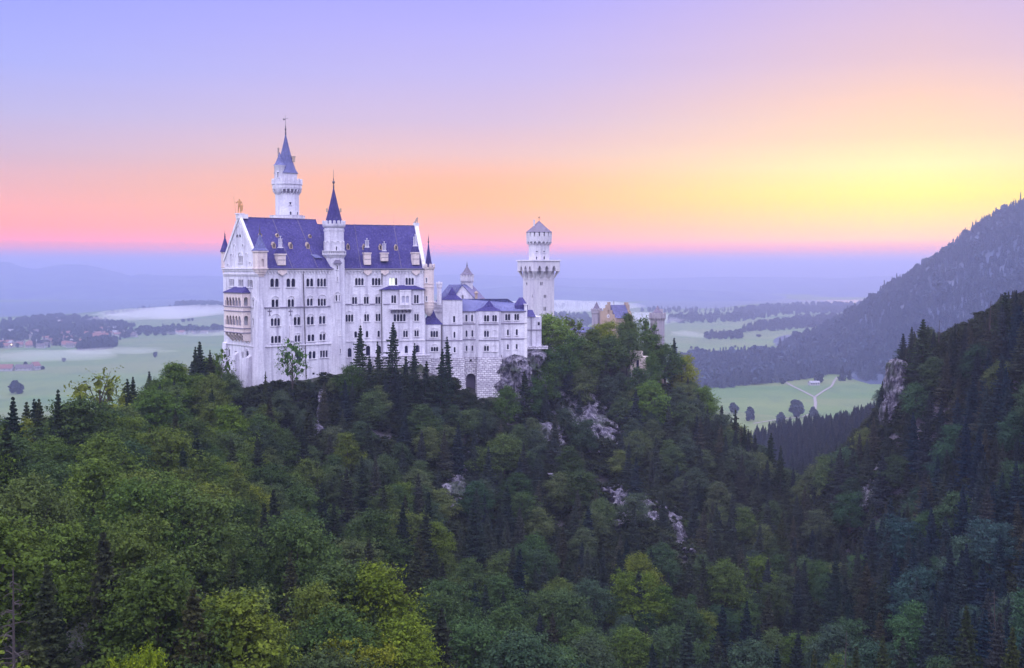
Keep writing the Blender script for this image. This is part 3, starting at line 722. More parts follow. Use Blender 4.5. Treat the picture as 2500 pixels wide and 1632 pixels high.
# ---- trees one can single out: (kind, variant, px, top py, distance, width, colour, label)
SPECIAL = [
    ('b', 1, 905, 1372, 150, 1.25, (1.55, 1.40, .6), 'large bright yellow green broadleaf tree rising alone at the bottom centre'),
    ('b', 4, 985, 1500, 138, 1.2, (1.6, 1.45, .6), 'yellow green broadleaf tree to the right of and below the big bright one'),
    ('b', 1, 782, 1416, 138, 1.0, (1.5, 1.4, .7), 'pointed light green broadleaf tree left of the big bright one'),
    ('b', 2, 870, 1565, 112, 1.0, (1.6, 1.4, .55), 'low golden green crown on the bottom edge below the big bright tree'),
    ('b', 2, 342, 1590, 100, .6, (2.6, 2.1, .35), 'small vivid yellow bush tree on the bottom edge at the left'),
    ('b', 0, 1555, 1348, 268, 1.05, (1.6, 1.42, .6), 'upper yellow green tree of the pair below the grey cliffs'),
    ('b', 2, 1552, 1398, 255, 1.3, (1.5, 1.35, .6), 'lower and wider yellow green tree of the pair below the grey cliffs'),
    ('b', 3, 1620, 1425, 258, .9, (1.3, 1.3, .6), 'slim light green tree right of the yellow pair below the cliffs'),
    ('b', 0, 1765, 1362, 262, 1.2, (1.1, 1.15, .7), 'round green tree right of the lowest grey cliff'),
    ('b', 3, 2232, 1465, 215, 1.0, (1.5, 1.7, 1.9), 'pale grey green rounded tree standing out of the shaded gorge bottom'),
    ('b', 2, 2098, 1352, 300, .8, (1.6, 1.7, 1.8), 'small pale crown above the shaded gorge bottom'),
    ('b', 0, 1338, 763, 398, 1.5, (2.5, 2.4, 1.5), 'bright green pointed tree right beside the tall square tower'),
    ('b', 5, 1388, 768, 418, 1.2, (.9, 1.0, 1.0), 'thin open tree right of the bright green one beside the square tower'),
    ('b', 2, 1478, 786, 418, 1.2, (2.6, 2.0, .8), 'golden green tree in front of the sandstone gatehouse'),
    ('b', 3, 1537, 762, 400, 1.0, (.95, 1.1, .8), 'tall dark green broadleaf in front of the gatehouse roof'),
    ('b', 1, 1445, 800, 398, 1.1, (.95, 1.05, .8), 'dark green broad tree left of the gatehouse trees'),
    ('b', 0, 1402, 815, 392, 1.3, (1.05, 1.2, .75), 'mid green tree in front of the covered walk'),
    ('b', 2, 1590, 812, 425, 1.1, (1.4, 1.35, .65), 'yellowish tree at the foot of the round gatehouse tower'),
    ('b', 0, 1625, 838, 420, 1.3, (1.0, 1.1, .9), 'wide green tree right of the pale garden wall under the round tower'),
    ('b', 2, 1668, 868, 428, 1.1, (2.3, 2.0, .8), 'yellow green tree on the skyline right of the round tower'),
    ('b', 5, 1572, 772, 430, 1.0, (1.1, 1.2, .9), 'airy tree between the gatehouse roof and its round tower'),
    ('b', 1, 1722, 940, 412, 1.1, (2.4, 2.2, .9), 'bright light green tree on the right shoulder above the gorge'),
    ('b', 4, 1590, 925, 378, 1.3, (1.7, 1.8, 1.1), 'big light green tree below the pale garden wall'),
    ('b', 0, 1530, 800, 402, 1.0, (.8, .95, .9), 'dark leafy tree with a bare lower trunk left of the pale garden wall'),
    ('b', 4, 1588, 858, 404, .8, (.9, 1.05, .9), 'tree hanging over the right end of the pale garden wall'),
    ('b', 1, 1430, 838, 385, 1.2, (.75, .85, .95), 'dark shaded tree below the gatehouse at the cliff edge'),
    ('b', 0, 1490, 815, 392, 1.1, (.85, 1.0, .9), 'dense dark tree right in front of the gatehouse trees'),
    ('b', 2, 1330, 850, 388, 1.2, (.8, .95, .95), 'dark tree at the foot of the bright green one beside the square tower'),
    ('b', 1, 1372, 840, 386, 1.2, (.85, 1.0, .9), 'dark green tree below the thin open one beside the square tower'),
    ('c', 4, 1285, 905, 372, 1.2, (.8, .95, 1.0), 'shaded spruce beside the pale crag right of the masonry piers'),
    ('b', 2, 1562, 896, 396, 1.1, (.85, 1.0, .9), 'bushy tree covering the foot of the pale garden wall'),
    ('c', 4, 905, 868, 334, 1.1, (.8, .95, 1.0), 'low dark spruce at the terrace foot between the stair tower and the tall layered spruce'),
    ('c', 4, 985, 868, 338, 1.1, (.85, 1.0, 1.0), 'low spruce right beside the narrow one before the bay'),
    ('c', 4, 1035, 880, 340, 1.2, (.75, .9, 1.0), 'dark spruce below the low polygonal turret'),
    ('b', 2, 852, 890, 336, 1.0, (.7, .85, .9), 'dark leafy bush tree at the foot of the stair tower'),
    ('b', 0, 1236, 938, 364, 1.0, (.9, 1.05, 1.0), 'small green tree at the foot of the pale crag'),
    ('b', 3, 1302, 918, 368, 1.0, (.85, 1.0, 1.0), 'small tree growing before the darker crag'),
    ('b', 2, 1330, 885, 374, 1.1, (.8, .95, .9), 'dark leafy tree closing the right side of the crags'),
    ('c', 4, 1150, 962, 360, 1.0, (.8, .95, 1.0), 'spruce tip in front of the arched opening'),
    ('c', 4, 1185, 975, 360, 1.0, (.8, .95, 1.0), 'spruce right of the one before the arched opening'),
    ('c', 4, 1645, 824, 424, 1.1, (.8, .9, 1.0), 'thin spruce on the skyline right of the round gatehouse tower'),
    ('c', 4, 876, 793, 330, 1.0, (.95, 1.15, 1.1), 'dark spruce in front of the palace wall just right of the stair tower'),
    ('c', 4, 957, 785, 330, 1.05, (.9, 1.1, 1.1), 'tall layered spruce in front of the palace wall below the balcony'),
    ('c', 4, 930, 832, 334, .8, (.9, 1.05, 1.0), 'smaller spruce between the two tall ones before the palace'),
    ('c', 4, 1008, 836, 336, .8, (.9, 1.1, 1.1), 'narrow spruce before the right end of the palace'),
    ('c', 4, 1095, 820, 344, .75, (.95, 1.15, 1.1), 'slender spruce in front of the square stair turret of the low wing'),
    ('c', 4, 1074, 850, 340, .9, (.85, 1.05, 1.0), 'spruce just left of the slender one before the low wing'),
    ('c', 4, 645, 905, 322, .62, (1.0, 1.2, .9), 'small spruce before the left corner of the palace'),
    ('c', 0, 490, 832, 318, 1.1, (.8, .95, 1.0), 'taller of the twin spruces left of the palace'),
    ('c', 4, 470, 845, 322, .9, (.8, .95, 1.0), 'shorter of the twin spruces left of the palace'),
    ('c', 4, 512, 852, 326, .8, (.9, 1.0, .9), 'spruce standing between the twin spruces and the palace'),
    ('b', 5, 535, 856, 330, .8, (1.3, 1.3, .8), 'thin light green tree touching the left wall of the palace'),
    ('b', 5, 712, 832, 327, .80, (1.0, 1.3, 1.15), 'spindly open tree in front of the left palace facade'),
    ('b', 1, 430, 882, 300, 1.2, (1.7, 1.6, .6), 'yellow green tree on the ridge left of the twin spruces'),
    ('b', 5, 240, 908, 272, 1.2, (1.5, 1.4, .7), 'open crowned olive tree on the ridge skyline at the left'),
    ('b', 0, 380, 945, 255, 1.35, (1.5, 1.5, .6), 'wide light green domed tree on the left ridge'),
    ('b', 1, 560, 985, 262, 1.2, (1.4, 1.4, .6), 'light green pointed broadleaf below the left palace corner'),
    ('c', 0, 28, 965, 215, 1.0, (.7, .85, .9), 'dark pointed spruce against the meadow at the far left'),
    ('c', 0, 135, 948, 225, .9, (.8, .95, .9), 'pointed spruce on the left skyline near the lone meadow tree'),
    ('c', 2, 30, 1030, 135, 1.1, (.95, 1.0, .8), 'large dark spruce on the left edge of the picture'),
    ('c', 3, 262, 1295, 118, 1.0, (1.2, 1.0, .9), 'brownish dark spruce low in the left foreground'),
    ('c', 3, 460, 1430, 108, 1.2, (1.3, 1.05, .8), 'wide brownish spruce on the bottom edge left of centre'),
    ('c', 0, 1712, 1000, 400, .9, (.7, .85, .9), 'dark spruce on the shoulder right of the bright light green tree'),
    ('c', 4, 1797, 1000, 396, 1.0, (.7, .85, .9), 'first dark spruce down the right shoulder skyline'),
    ('c', 0, 1822, 1035, 392, .9, (.7, .85, .9), 'second dark spruce down the right shoulder skyline'),
    ('c', 4, 1879, 1055, 384, 1.0, (.7, .9, .95), 'dark spruce standing alone on the lower right shoulder'),
    ('c', 4, 1907, 1085, 380, .8, (.7, .9, .95), 'small thin spruce just below the lone one on the right shoulder'),
    ('c', 2, 2455, 712, 290, 1.3, (1.0, 1.1, 1.2), 'tall broad topped conifer at the upper right corner of the near slope'),
    ('c', 2, 2255, 778, 352, 1.5, (1.0, 1.2, 1.1), 'bushy conifer on the knoll of the right hand slope'),
    ('c', 4, 2335, 790, 330, .5, (.5, .6, .7), 'tiny dark conifer tip sticking up from the right slope skyline'),
    ('c', 0, 1905, 1250, 322, 1.0, (1.0, 1.0, .9), 'spruce on the steep shoulder above the gorge mouth'),
    ('b', 0, 2050, 1130, 430, 1.2, (1.5, 1.6, .9), 'light green tree at the foot of the right slope beside the gorge mouth'),
    ('b', 0, 2030, 1145, 420, 1.0, (1.6, 1.7, 1.2), 'pale green tree leftmost at the foot of the right slope'),
    ('c', 0, 2370, 1475, 190, 1.0, (1.1, 1.05, .7), 'green spruce in the bottom right with a warm lit side'),
    ('c', 0, 2470, 1530, 175, 1.0, (1.1, 1.05, .6), 'green spruce at the bottom right corner'),
    ('c', 0, 2165, 1550, 190, .9, (1.1, 1.2, .8), 'spruce on the bottom edge below the pale rounded tree'),
    ('c', 0, 2085, 1570, 185, .9, (1.0, 1.1, .7), 'spruce tip on the bottom edge left of the pale rounded tree'),
    ('c', 0, 1985, 1585, 185, .8, (1.0, 1.1, .7), 'leftmost small spruce tip on the bottom edge at the right'),
]
for k, v, px, py, Y, wd, cl, lb in SPECIAL:
    best = None
    for q in range(-24, 30):                   # stand it on the ground near the wanted distance, at a natural height
        Yq = Y * (1 + q * .01); p = P(px, py, Yq); h = p.z - ground(p.x, Yq)
        cost = abs(q) * .12 + max(0, 7 - h) * 2 + max(0, h - (19 if k == 'b' else 22)) * 1.5
        if best is None or cost < best[0]: best = (cost, Yq, h)
    _, Yq, h = best; h = max(h, 5); p = P(px, py, Yq); g = p.z - h
    if best[0] > 6: print('special off', lb, round(best[1] / Y, 2), round(best[2], 1))
    Y = Yq
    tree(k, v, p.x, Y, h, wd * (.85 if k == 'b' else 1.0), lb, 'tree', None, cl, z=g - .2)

# bare dead tree at the lower left and pale dead trunks
def dead_tree(px, py, Y, h, lb, seed, lean=0.0, br=26):
    p = P(px, py, Y); r = random.Random(seed); m = MB(); x, y, z = p.x, Y, p.z - h
    t = thing('dead_tree', lb, 'dead tree', (x, y, z))
    m.tube((x, y, z), (x + lean, y, z + h), .16, .04, 7); m.build('trunk', M['deadwood'], t)
    b = MB(); b.tube((x, y, z + h * .1), (x + lean, y, z + h * .99), .04, .03, 4)
    for i in range(br):
        f = r.uniform(.15, .98); a = r.uniform(0, 6.28); ln = (1.15 - f) * 3.6 * r.uniform(.4, 1)
        q = Vector((x + lean * f, y, z + h * f)); q1 = q + Vector((math.cos(a), math.sin(a), .05)) * ln * .5; q2 = q1 + Vector((math.cos(a + .3), math.sin(a + .3), -.35)) * ln * .5
        b.tube(q, q1, .05, .035, 4); b.tube(q1, q2, .035, .012, 4)
        for j in range(3):
            c_ = q1.lerp(q2, r.random()); b.tube(c_, c_ + Vector((r.uniform(-.5, .5), r.uniform(-.5, .5), r.uniform(-.6, .1))), .016, .006, 3)
    b.build('branches', M['deadwood'], t)
dead_tree(26, 1385, 92, 12, 'bare grey dead spruce with drooping twigs at the lower left edge', 3, .2, 40)
dead_tree(2293, 782, 345, 7, 'thin bare dead trunk left of the bushy conifers on the right skyline', 4, .1, 5)
dead_tree(2418, 735, 300, 8, 'thin bare dead trunk beside the tall conifer at the upper right', 5, .1, 5)
dead_tree(2063, 1540, 205, 13, 'pale straight dead trunk in the dark bottom right woods', 6, .3, 4)
dead_tree(2434, 1440, 196, 12, 'broken pale dead tree with stubs in the bottom right corner', 7, -.5, 20)
dead_tree(2432, 1035, 300, 12, 'grey dead trunk halfway up the right hand slope', 8, 0, 6)

# ================================================================ castle helpers
def arc_band(m, fr, sc, zc, rx, rz, th, d0, d1, seg=10):
    for k in range(seg):
        a, b = math.pi * k / seg, math.pi * (k + 1) / seg
        q = [(sc + (rx) * math.cos(a), zc + rz * math.sin(a)), (sc + (rx + th) * math.cos(a), zc + (rz + th) * math.sin(a)),
             (sc + (rx + th) * math.cos(b), zc + (rz + th) * math.sin(b)), (sc + rx * math.cos(b), zc + rz * math.sin(b))]
        m.prism(fr, q, d0, d1)
def win(fr, holes, parent, px0, px1, py0, py1, n=1, hood=0, square=False, glass='glass', d=0.0, sill=True, trim='trim', gap=.24, blind=False):
    pc = (px0 + px1) / 2; yc = (py0 + py1) / 2
    s0 = fr.hit(px0, yc, d)[0]; s1 = fr.hit(px1, yc, d)[0]; zt = fr.hit(pc, py0 - .6, d)[1]; zb = fr.hit(pc, py1, d)[1]; s0, s1 = s0 - (s1 - s0) * .05, s1 + (s1 - s0) * .05
    w = (s1 - s0) / (n + (n - 1) * gap); h = zt - zb
    m = MB(); g = MB()
    for k in range(n):
        sc = s0 + w * (k * (1 + gap) + .5)
        lp = rect(sc - w / 2, sc + w / 2, zb, zt) if square else arch(sc, zb, w, h)
        if not blind:
            holes.append(lp)
            g.prism(fr, rect(sc - w / 2 - .08, sc + w / 2 + .08, zb - .08, zt + .08), d + .34, d + .42)
        if k < n - 1:
            sg = sc + w / 2 + w * gap / 2
            m.tube(fr.w(sg, d - .05, zb), fr.w(sg, d - .05, zt - w * .6), w * gap * .32, None, 6); m.box(fr, sg - w * gap * .5, sg + w * gap * .5, d - .14, d - .004, zt - w * .62, zt - w * .45)
    if sill: m.box(fr, s0 - .3, s1 + .3, d - .3, d - .003, zb - .24, zb - .02)
    if hood:
        zh = fr.hit(pc, py0 - hood, d)[1]; rx = (s1 - s0) / 2 + .22; base = zt - w * .45
        arc_band(m, fr, (s0 + s1) / 2, base, rx, max(.3, zh - base), .2, d - .16, d - .003)
        for e in (-1, 1): sx = (s0 + s1) / 2 + e * (rx + .1); m.box(fr, sx - .1, sx + .1, d - .10, d - .004, zb, base)
    o = m.build('window', M[trim], parent)
    if g.v: g.build('pane', M[glass], o)
    return o
def ledge(m, fr, px0, px1, py, th=.34, out=.28, d=0.0):
    s0 = fr.hit(px0, py, d)[0]; s1 = fr.hit(px1, py, d)[0]; z = fr.hit((px0 + px1) / 2, py, d)[1]
    m.box(fr, s0, s1, d - out, d - .002, z - th / 2, z + th / 2)
def dentils(m, fr, s0, s1, z, step=.9, w=.42, h=.7, out=.32, d=0.0, arched=True):
    n = max(1, int((s1 - s0) / step))
    for k in range(n):
        s = s0 + (k + .5) * (s1 - s0) / n
        m.prism(fr, [(s - w / 2, z), (s + w / 2, z), (s + w / 2, z - h * .6), (s, z - h), (s - w / 2, z - h * .6)], d - out, d - .002)
    m.box(fr, s0, s1, d - out - .1, d - .001, z + .003, z + .3)
def tangent_frame(c, r, px, flip=1):
    """frame on a round wall where the sight line of column px meets it; d points inward"""
    u = (px - 1250) / FPX; d = Vector((u, 1)).normalized(); cc = Vector((c[0], c[1])); b = cc.dot(d); q = cc.length_squared - r * r
    disc = b * b - q; t = b - math.sqrt(max(disc, 0)); p = d * t; n = (p - cc).normalized()
    return Frame((p.x, p.y), sd=Vector((-n.y, n.x, 0)), dd=Vector((-n.x, -n.y, 0)))
def round_win(c, r, parent, px, py0, py1, wpx, pair=False, hood=False, square=False, glass='glass'):
    fr = tangent_frame(c, r, px); Y = fr.o.y; zt, zb = zpy(py0, Y), zpy(py1, Y); w = wpx / FPX * Y; m = MB(); g = MB()
    nn_ = 2 if pair else 1; ww = w / (nn_ + (nn_ - 1) * .4)
    for k in range(nn_):
        sc = -w / 2 + ww * (k * 1.4 + .5)
        lp = rect(sc - ww / 2, sc + ww / 2, zb, zt) if square else arch(sc, zb, ww, zt - zb)
        g.prism(fr, lp, -.05, .3)
        for e in (-1, 1): m.box(fr, sc + e * ww / 2 - .09, sc + e * ww / 2 + .09, -.14, .2, zb, zt - ww * .5)
        if square: m.box(fr, sc - ww / 2 - .09, sc + ww / 2 + .09, -.14, .2, zt, zt + .18)
        else: arc_band(m, fr, sc, zt - ww / 2, ww / 2, ww / 2, .16, -.14, .2, 8)
    if hood: arc_band(m, fr, 0, zt - ww * .4, w / 2 + .2, w / 2 + .5, .18, -.2, .1)
    m.box(fr, -w / 2 - .25, w / 2 + .25, -.26, .1, zb - .22, zb)
    o = m.build('window', M['trim'], parent); g.build('pane', M[glass], o)
def battlements(m, c, r, z, n, h=1.1, frac=.6, th=.4, low=0.0):
    for k in range(n):
        a = 2 * math.pi * (k + .5) / n; hw = math.pi / n * frac
        fr = Frame((c[0] + r * math.cos(a), c[1] + r * math.sin(a)), sd=Vector((-math.sin(a), math.cos(a), 0)), dd=Vector((-math.cos(a), -math.sin(a), 0)))
        w = r * hw
        m.prism(fr, [(-w, z + low), (w, z + low), (w, z + h * .75), (w * .55, z + h), (-w * .55, z + h), (-w, z + h * .75)], 0, th)
def corbel_arches(m, c, r0, r1, z0, z1, n):
    """little arches carrying a projecting gallery: brackets plus arch heads"""
    for k in range(n):
        a = 2 * math.pi * k / n; sd_ = Vector((-math.sin(a), math.cos(a), 0)); ou = Vector((math.cos(a), math.sin(a), 0))
        fr = Frame((c[0], c[1]), sd=ou, dd=sd_)         # s = outwards here
        w = math.pi * r0 / n * .36
        m.prism(fr, [(r0 - .1, z0), (r1, z0 + (z1 - z0) * .62), (r1, z1), (r0 - .1, z1)], -w, w)
def cone_roof(c, r, z0, z1, mt, parent, n=16, flare=True, name='roof', a0=0.0):
    m = MB(); h = z1 - z0
    prof = [(r, z0), (r * .80, z0 + h * .10), (r * .62, z0 + h * .26), (r * .40, z0 + h * .50), (r * .19, z0 + h * .76), (.06, z1)] if flare else [(r, z0), (r * .5, z0 + h * .48), (.06, z1)]
    m.lathe(c, prof, n, a0); o = m.build(name, M[mt], parent, smooth=(n > 10)); return o
def finial(c, z0, h, parent, ball=.35):
    m = MB(); m.lathe(c, [(.28, z0 - .5), (.22, z0 + h * .1), (.1, z0 + h * .14), (ball, z0 + h * .24), (ball, z0 + h * .30), (.09, z0 + h * .36), (.2, z0 + h * .45), (.07, z0 + h * .5), (.04, z0 + h)], 8)
    m.build('finial', M['iron'], parent)
def chimney_pots(m, fr, s, d, z0, z1, n=3, w=1.2):
    for k in range(n):
        x = s - w / 2 + w * (k + .5) / n; top = z1 - (0 if k == n // 2 else (z1 - z0) * .25)
        m.tube(fr.w(x, d, z0), fr.w(x, d, top), .16, .13, 6); m.box(fr, x - .24, x + .24, d - .24, d + .24, top, top + .14); m.box(fr, x - .2, x + .2, d - .2, d + .2, z0 + (top - z0) * .55, z0 + (top - z0) * .55 + .1)

# ================================================================ PALACE
FL = Frame((-77.9, 340), 40.0)
FG = Frame((-77.9, 340), sd=FL.d.copy(), dd=FL.s.copy())            # west gable: s runs back along the gable wall, d runs along the palace
FR_ = Frame((-55.3, 361.2), 18.0)
pal = thing('palace', 'tall white palace with steep violet blue roofs and a two storey balcony on its gable', 'castle', (-66, 350, -34))
Wp = 24.4; RD = 12.4; ZE = .6; ZB = -50.0
zr = zpy(531, FL.w(.5, RD, 0).y)
SL = FL.hit(806, 657)[0]
H = []
for a in [(661, 680, 681, 701, 2, 0), (700.5, 720, 681, 701, 2, 0), (749, 764, 681, 700, 2, 0), (775.5, 795.5, 681, 700, 3, 0),
          (664, 679.5, 732, 750, 2, 8), (703.5, 717.5, 731.5, 749.5, 2, 8), (750, 763, 730, 747, 2, 8), (777, 795, 730, 747, 3, 10),
          (662.5, 683, 778, 796, 3, 11), (718, 732.5, 775, 794, 2, 7), (750.5, 765.5, 774, 793, 2, 7), (780, 794, 772.5, 791, 2, 7),
          (663, 685, 821, 838, 3, 0), (720.5, 732.5, 819.5, 835, 2, 6), (752, 767, 817.5, 833.5, 2, 0), (781, 794, 816, 831, 2, 6),
          (725, 735, 858, 879, 1, 0), (754.5, 770, 858.5, 876, 2, 0)]:
    win(FL, H, pal, *a[:4], n=a[4], hood=a[5])
win(FL, H, pal, 782.5, 799.5, 857, 873, n=3, square=True)
win(FL, H, pal, 763, 768.5, 911, 915.5, square=True, sill=False)
m = MB(); m.wall(FL, rect(0, SL, ZB, ZE), H)
m.wall(FL, [(SL, ZE), (SL, ZB), (SL + 5.5, ZB), (SL + 5.5, ZE)], [])
# gable wall with its windows
HG = []
for a in [(560.5, 571, 682, 699, 3), (582.5, 593, 683, 700, 3), (605, 616, 684, 701.5, 3)]: win(FG, HG, pal, a[1], a[0], a[2], a[3], n=a[4])
win(FG, HG, pal, 592, 583, 625, 642, n=3, hood=8)
win(FG, HG, pal, 587.5, 577, 573, 580, n=2, hood=0, sill=False)
win(FG, HG, pal, 623, 617, 732, 750, n=2, hood=5); win(FG, HG, pal, 624, 617.5, 780, 795.5, n=2, hood=5)
win(FG, HG, pal, 622.5, 620.5, 823, 838, sill=False); 
win(FG, HG, pal, 561.5, 558, 854, 870, sill=False, square=True); win(FG, HG, pal, 578.5, 573.5, 858, 873, n=2, square=True, sill=False); win(FG, HG, pal, 594.5, 590, 860, 874, n=2, square=True, sill=False)
win(FG, HG, pal, 607, 601, 857, 887, hood=4, sill=False)
m.wall(FG, [(0, ZB), (Wp, ZB), (Wp, ZE), (Wp, ZE + 1.2), (RD, zr + .2), (0, ZE + 1.2), (0, ZE)], HG, depth=.45)
m.add([FL.w(0, Wp, ZB), FL.w(SL + 5, Wp, ZB), FL.w(SL + 5, Wp, ZE), FL.w(0, Wp, ZE)], [(0, 1, 2, 3)])
m.build('west_wall', M['wall'], pal)
# roofs
m = MB(); RE = FL.hit(771, 536.5, RD)[0]; ov = .5
def slope(m, fr, s0, s1, s0r, s1r, d0, dr, d1, ze, zr_, th=.25):
    for a, b in ((d0, dr), (d1, dr)):
        v = [fr.w(s0, a, ze), fr.w(s1, a, ze), fr.w(s1r, b, zr_), fr.w(s0r, b, zr_)]; v2 = [x - Vector((0, 0, th)) for x in v]
        m.add(v + v2, [(0, 1, 2, 3), (7, 6, 5, 4), (0, 4, 5, 1), (1, 5, 6, 2), (2, 6, 7, 3), (3, 7, 4, 0)])
slope(m, FL, .4, SL + 1.2, .4, RE, -ov, RD, Wp + ov, ZE + .1, zr)
m.add([FL.w(SL + 1.2, -ov, ZE), FL.w(SL + 1.2, Wp + ov, ZE), FL.w(RE, RD, zr - .3)], [(0, 1, 2)])
rfL = m.build('roof', M['roof'], pal)
zr2 = zpy(549.5, FR_.w(2, 11.2, 0).y); RR = FR_.hit(1014, 552.5, 11.2)[0]; SR = FR_.hit(1038, 660)[0]; W2 = 22.0
m = MB(); slope(m, FR_, -9, SR - .2, -9, RR, -ov, 11.2, W2 + ov, ZE + .1, zr2)
rfR = m.build('roof', M['roof'], pal)
# gutters, standing seams, ridge caps, lightning rods
m = MB()
m.box(FL, .6, SL + 1.2, -ov - .25, -ov + .1, ZE - .32, ZE - .02); m.box(FR_, -.5, SR, -ov - .25, -ov + .1, ZE - .32, ZE - .02); m.build('gutter', M['ledge'], pal)
m = MB()
for fr, rd, z1, a, s_ in ((FL, RD, zr, -ov, 11.5), (FL, RD, zr, -ov, 20.5), (FR_, 11.2, zr2, -ov, 6.0), (FR_, 11.2, zr2, -ov, 19.5)):
    m.tube(fr.w(s_, a, ZE + .18), fr.w(s_, rd, z1 + .06), .09, None, 4); m.tube(fr.w(s_, rd, z1), fr.w(s_, rd, z1 + 3.6), .035, .02, 4)
m.tube(FL.w(.5, RD, zr + .05), FL.w(RE, RD, zr + .05), .16, None, 6); m.tube(FR_.w(-9, 11.2, zr2 + .05), FR_.w(RR, 11.2, zr2 + .05), .16, None, 6)
m.build('ridge_cap', M['roofb'], pal)
# gable coping on both ends
def coping(fr, sg, w, rd, zr_, th, name):
    m = MB(); f2 = Frame((0, 0), sd=fr.d, dd=fr.s); f2.o = fr.w(sg, 0, 0)
    hw = .55
    for a, b in ((-.5, rd), (w + .5, rd)):
        dz = 1.35
        pts = [(a, ZE + .2), (a, ZE + 1.3), (b, zr_ + 1.1), (b, zr_ - .6)]
        m.prism(f2, pts, -th / 2, th / 2)
    m.build(name, M['trim'], pal)
coping(FL, .15, Wp, RD, zr, .9, 'gable_coping'); coping(FR_, SR - .5, W2, 11.2, zr2, 1.2, 'gable_coping')
# blind arcades stepping up the gable
m = MB()
for (a, b, t_, bt) in [(554.5, 560.5, 645, 656), (563, 568.5, 620, 634), (570, 575.5, 597, 628), (591.5, 597, 597, 606), (600, 605, 618.5, 628), (609, 614, 640, 650)]:
    s0, s1 = sorted((FG.hit(a, t_)[0], FG.hit(b, t_)[0])); zt = FG.hit((a + b) / 2, t_)[1]; zb = FG.hit((a + b) / 2, bt)[1]; w = s1 - s0
    arc_band(m, FG, (s0 + s1) / 2, zt - w / 2, w / 2, w / 2, .16, -.18, -.002, 8)
    for e in (s0, s1): m.box(FG, e - .08, e + .08, -.15, -.003, zb, zt - w / 2)
s0, s1 = sorted((FG.hit(576, 562)[0], FG.hit(590, 562)[0])); arc_band(m, FG, (s0 + s1) / 2, FG.hit(583, 570)[1], (s1 - s0) / 2, (s1 - s0) / 2 + .5, .2, -.2, -.002)
m.box(FG, -.2, Wp + .2, -.5, -.002, ZE - .35, ZE + .1)
dentils(m, FG, .3, Wp - .3, ZE - 2.0, .75, .3, .6, .25)
m.box(FG, -.1, Wp + .1, -.3, -.004, ZE - .9, ZE - .7)
for (a, b) in ((4, 15), (15.5, 18), (18.5, 20)):
    pass
m.build('gable_ornament', M['trim'], pal)
# string courses, arched frieze, cross ornaments, pilaster strips
m = MB(); zs = []
ledge(m, FL, 631, 806, 750.2, .3, .3)
s_a, s_b = .2, Wp; z = FG.hit(620, 751)[1]; m.box(FG, s_a, s_b, -.28, -.003, z - .15, z + .15)
m.build('string_course', M['ledge'], pal)
m = MB()
for fr, a, b in ((FL, 631.5, 806), ):
    z = FL.hit(700, 844.5)[1]; m.box(FL, 0, SL, -.34, -.002, z - .12, z + .16); m.box(FG, .2, Wp, -.34, -.003, z - .12, z + .16)
dentils(m, FL, .8, SL, ZE - 1.0, 1.05, .34, .95, .3)
m.box(FL, FL.hit(700, 790)[0] + 1.0, FL.hit(700, 790)[0] + 2.5, -.4, -.003, FL.hit(706, 833)[1], FL.hit(706, 795)[1])
m.build('frieze', M['trim'], pal)
m = MB()
for px in (658, 709):
    s, z = FL.hit(px, 763); z0 = FL.hit(px, 771)[1]; z1 = FL.hit(px, 755)[1]
    m.box(FL, s - .09, s + .09, -.12, -.003, z0, z1); m.box(FL, s - .5, s + .5, -.14, -.004, z + .3, z + .5)
    for e in (-.5, .5): m.prism(FL, [(s + e - .16, z + .2), (s + e + .16, z + .2), (s + e + .16, z + .55), (s + e - .16, z + .55)], -.15, -.005)
    m.tube(FL.w(s, -.08, z0 + .5), FL.w(s - .4, -.08, z0 - .1), .05); m.tube(FL.w(s, -.08, z0 + .5), FL.w(s + .4, -.08, z0 - .1), .05)
s, z = FG.hit(622.5, 763); m.box(FG, s - .12, s + .12, -.12, -.003, z - 1, z + 1); m.box(FG, s - .35, s + .35, -.14, -.004, z + .2, z + .7)
m.build('wall_anchor', M['stone_dark'], pal)
m = MB(); a = FL.hit(739.5, 662); b = FL.hit(747, 925); m.tube(FL.w(a[0], -.2, a[1]), FL.w(b[0], -.2, b[1]), .15); m.build('downpipe', M['iron'], pal)
# battered foot and corner pier at the west end
m = MB()
zf = FL.hit(640, 844)[1]
for (d_, s0, s1, top, bot) in (('G', 14.2, 16.0, 858, 0), ('G', 5.2, 7.2, 868, 0)):
    m.add([FG.w(s, dd, zz) for s in (s0, s1) for dd, zz in ((-.003, FG.hit(560 if s0 > 10 else 612, top)[1]), (-1.1, FG.hit(560 if s0 > 10 else 612, top)[1] - .8), (-2.4, ZB), (-.003, ZB))],
          [(0, 1, 2, 3), (7, 6, 5, 4), (0, 4, 5, 1), (1, 5, 6, 2), (3, 7, 4, 0)])
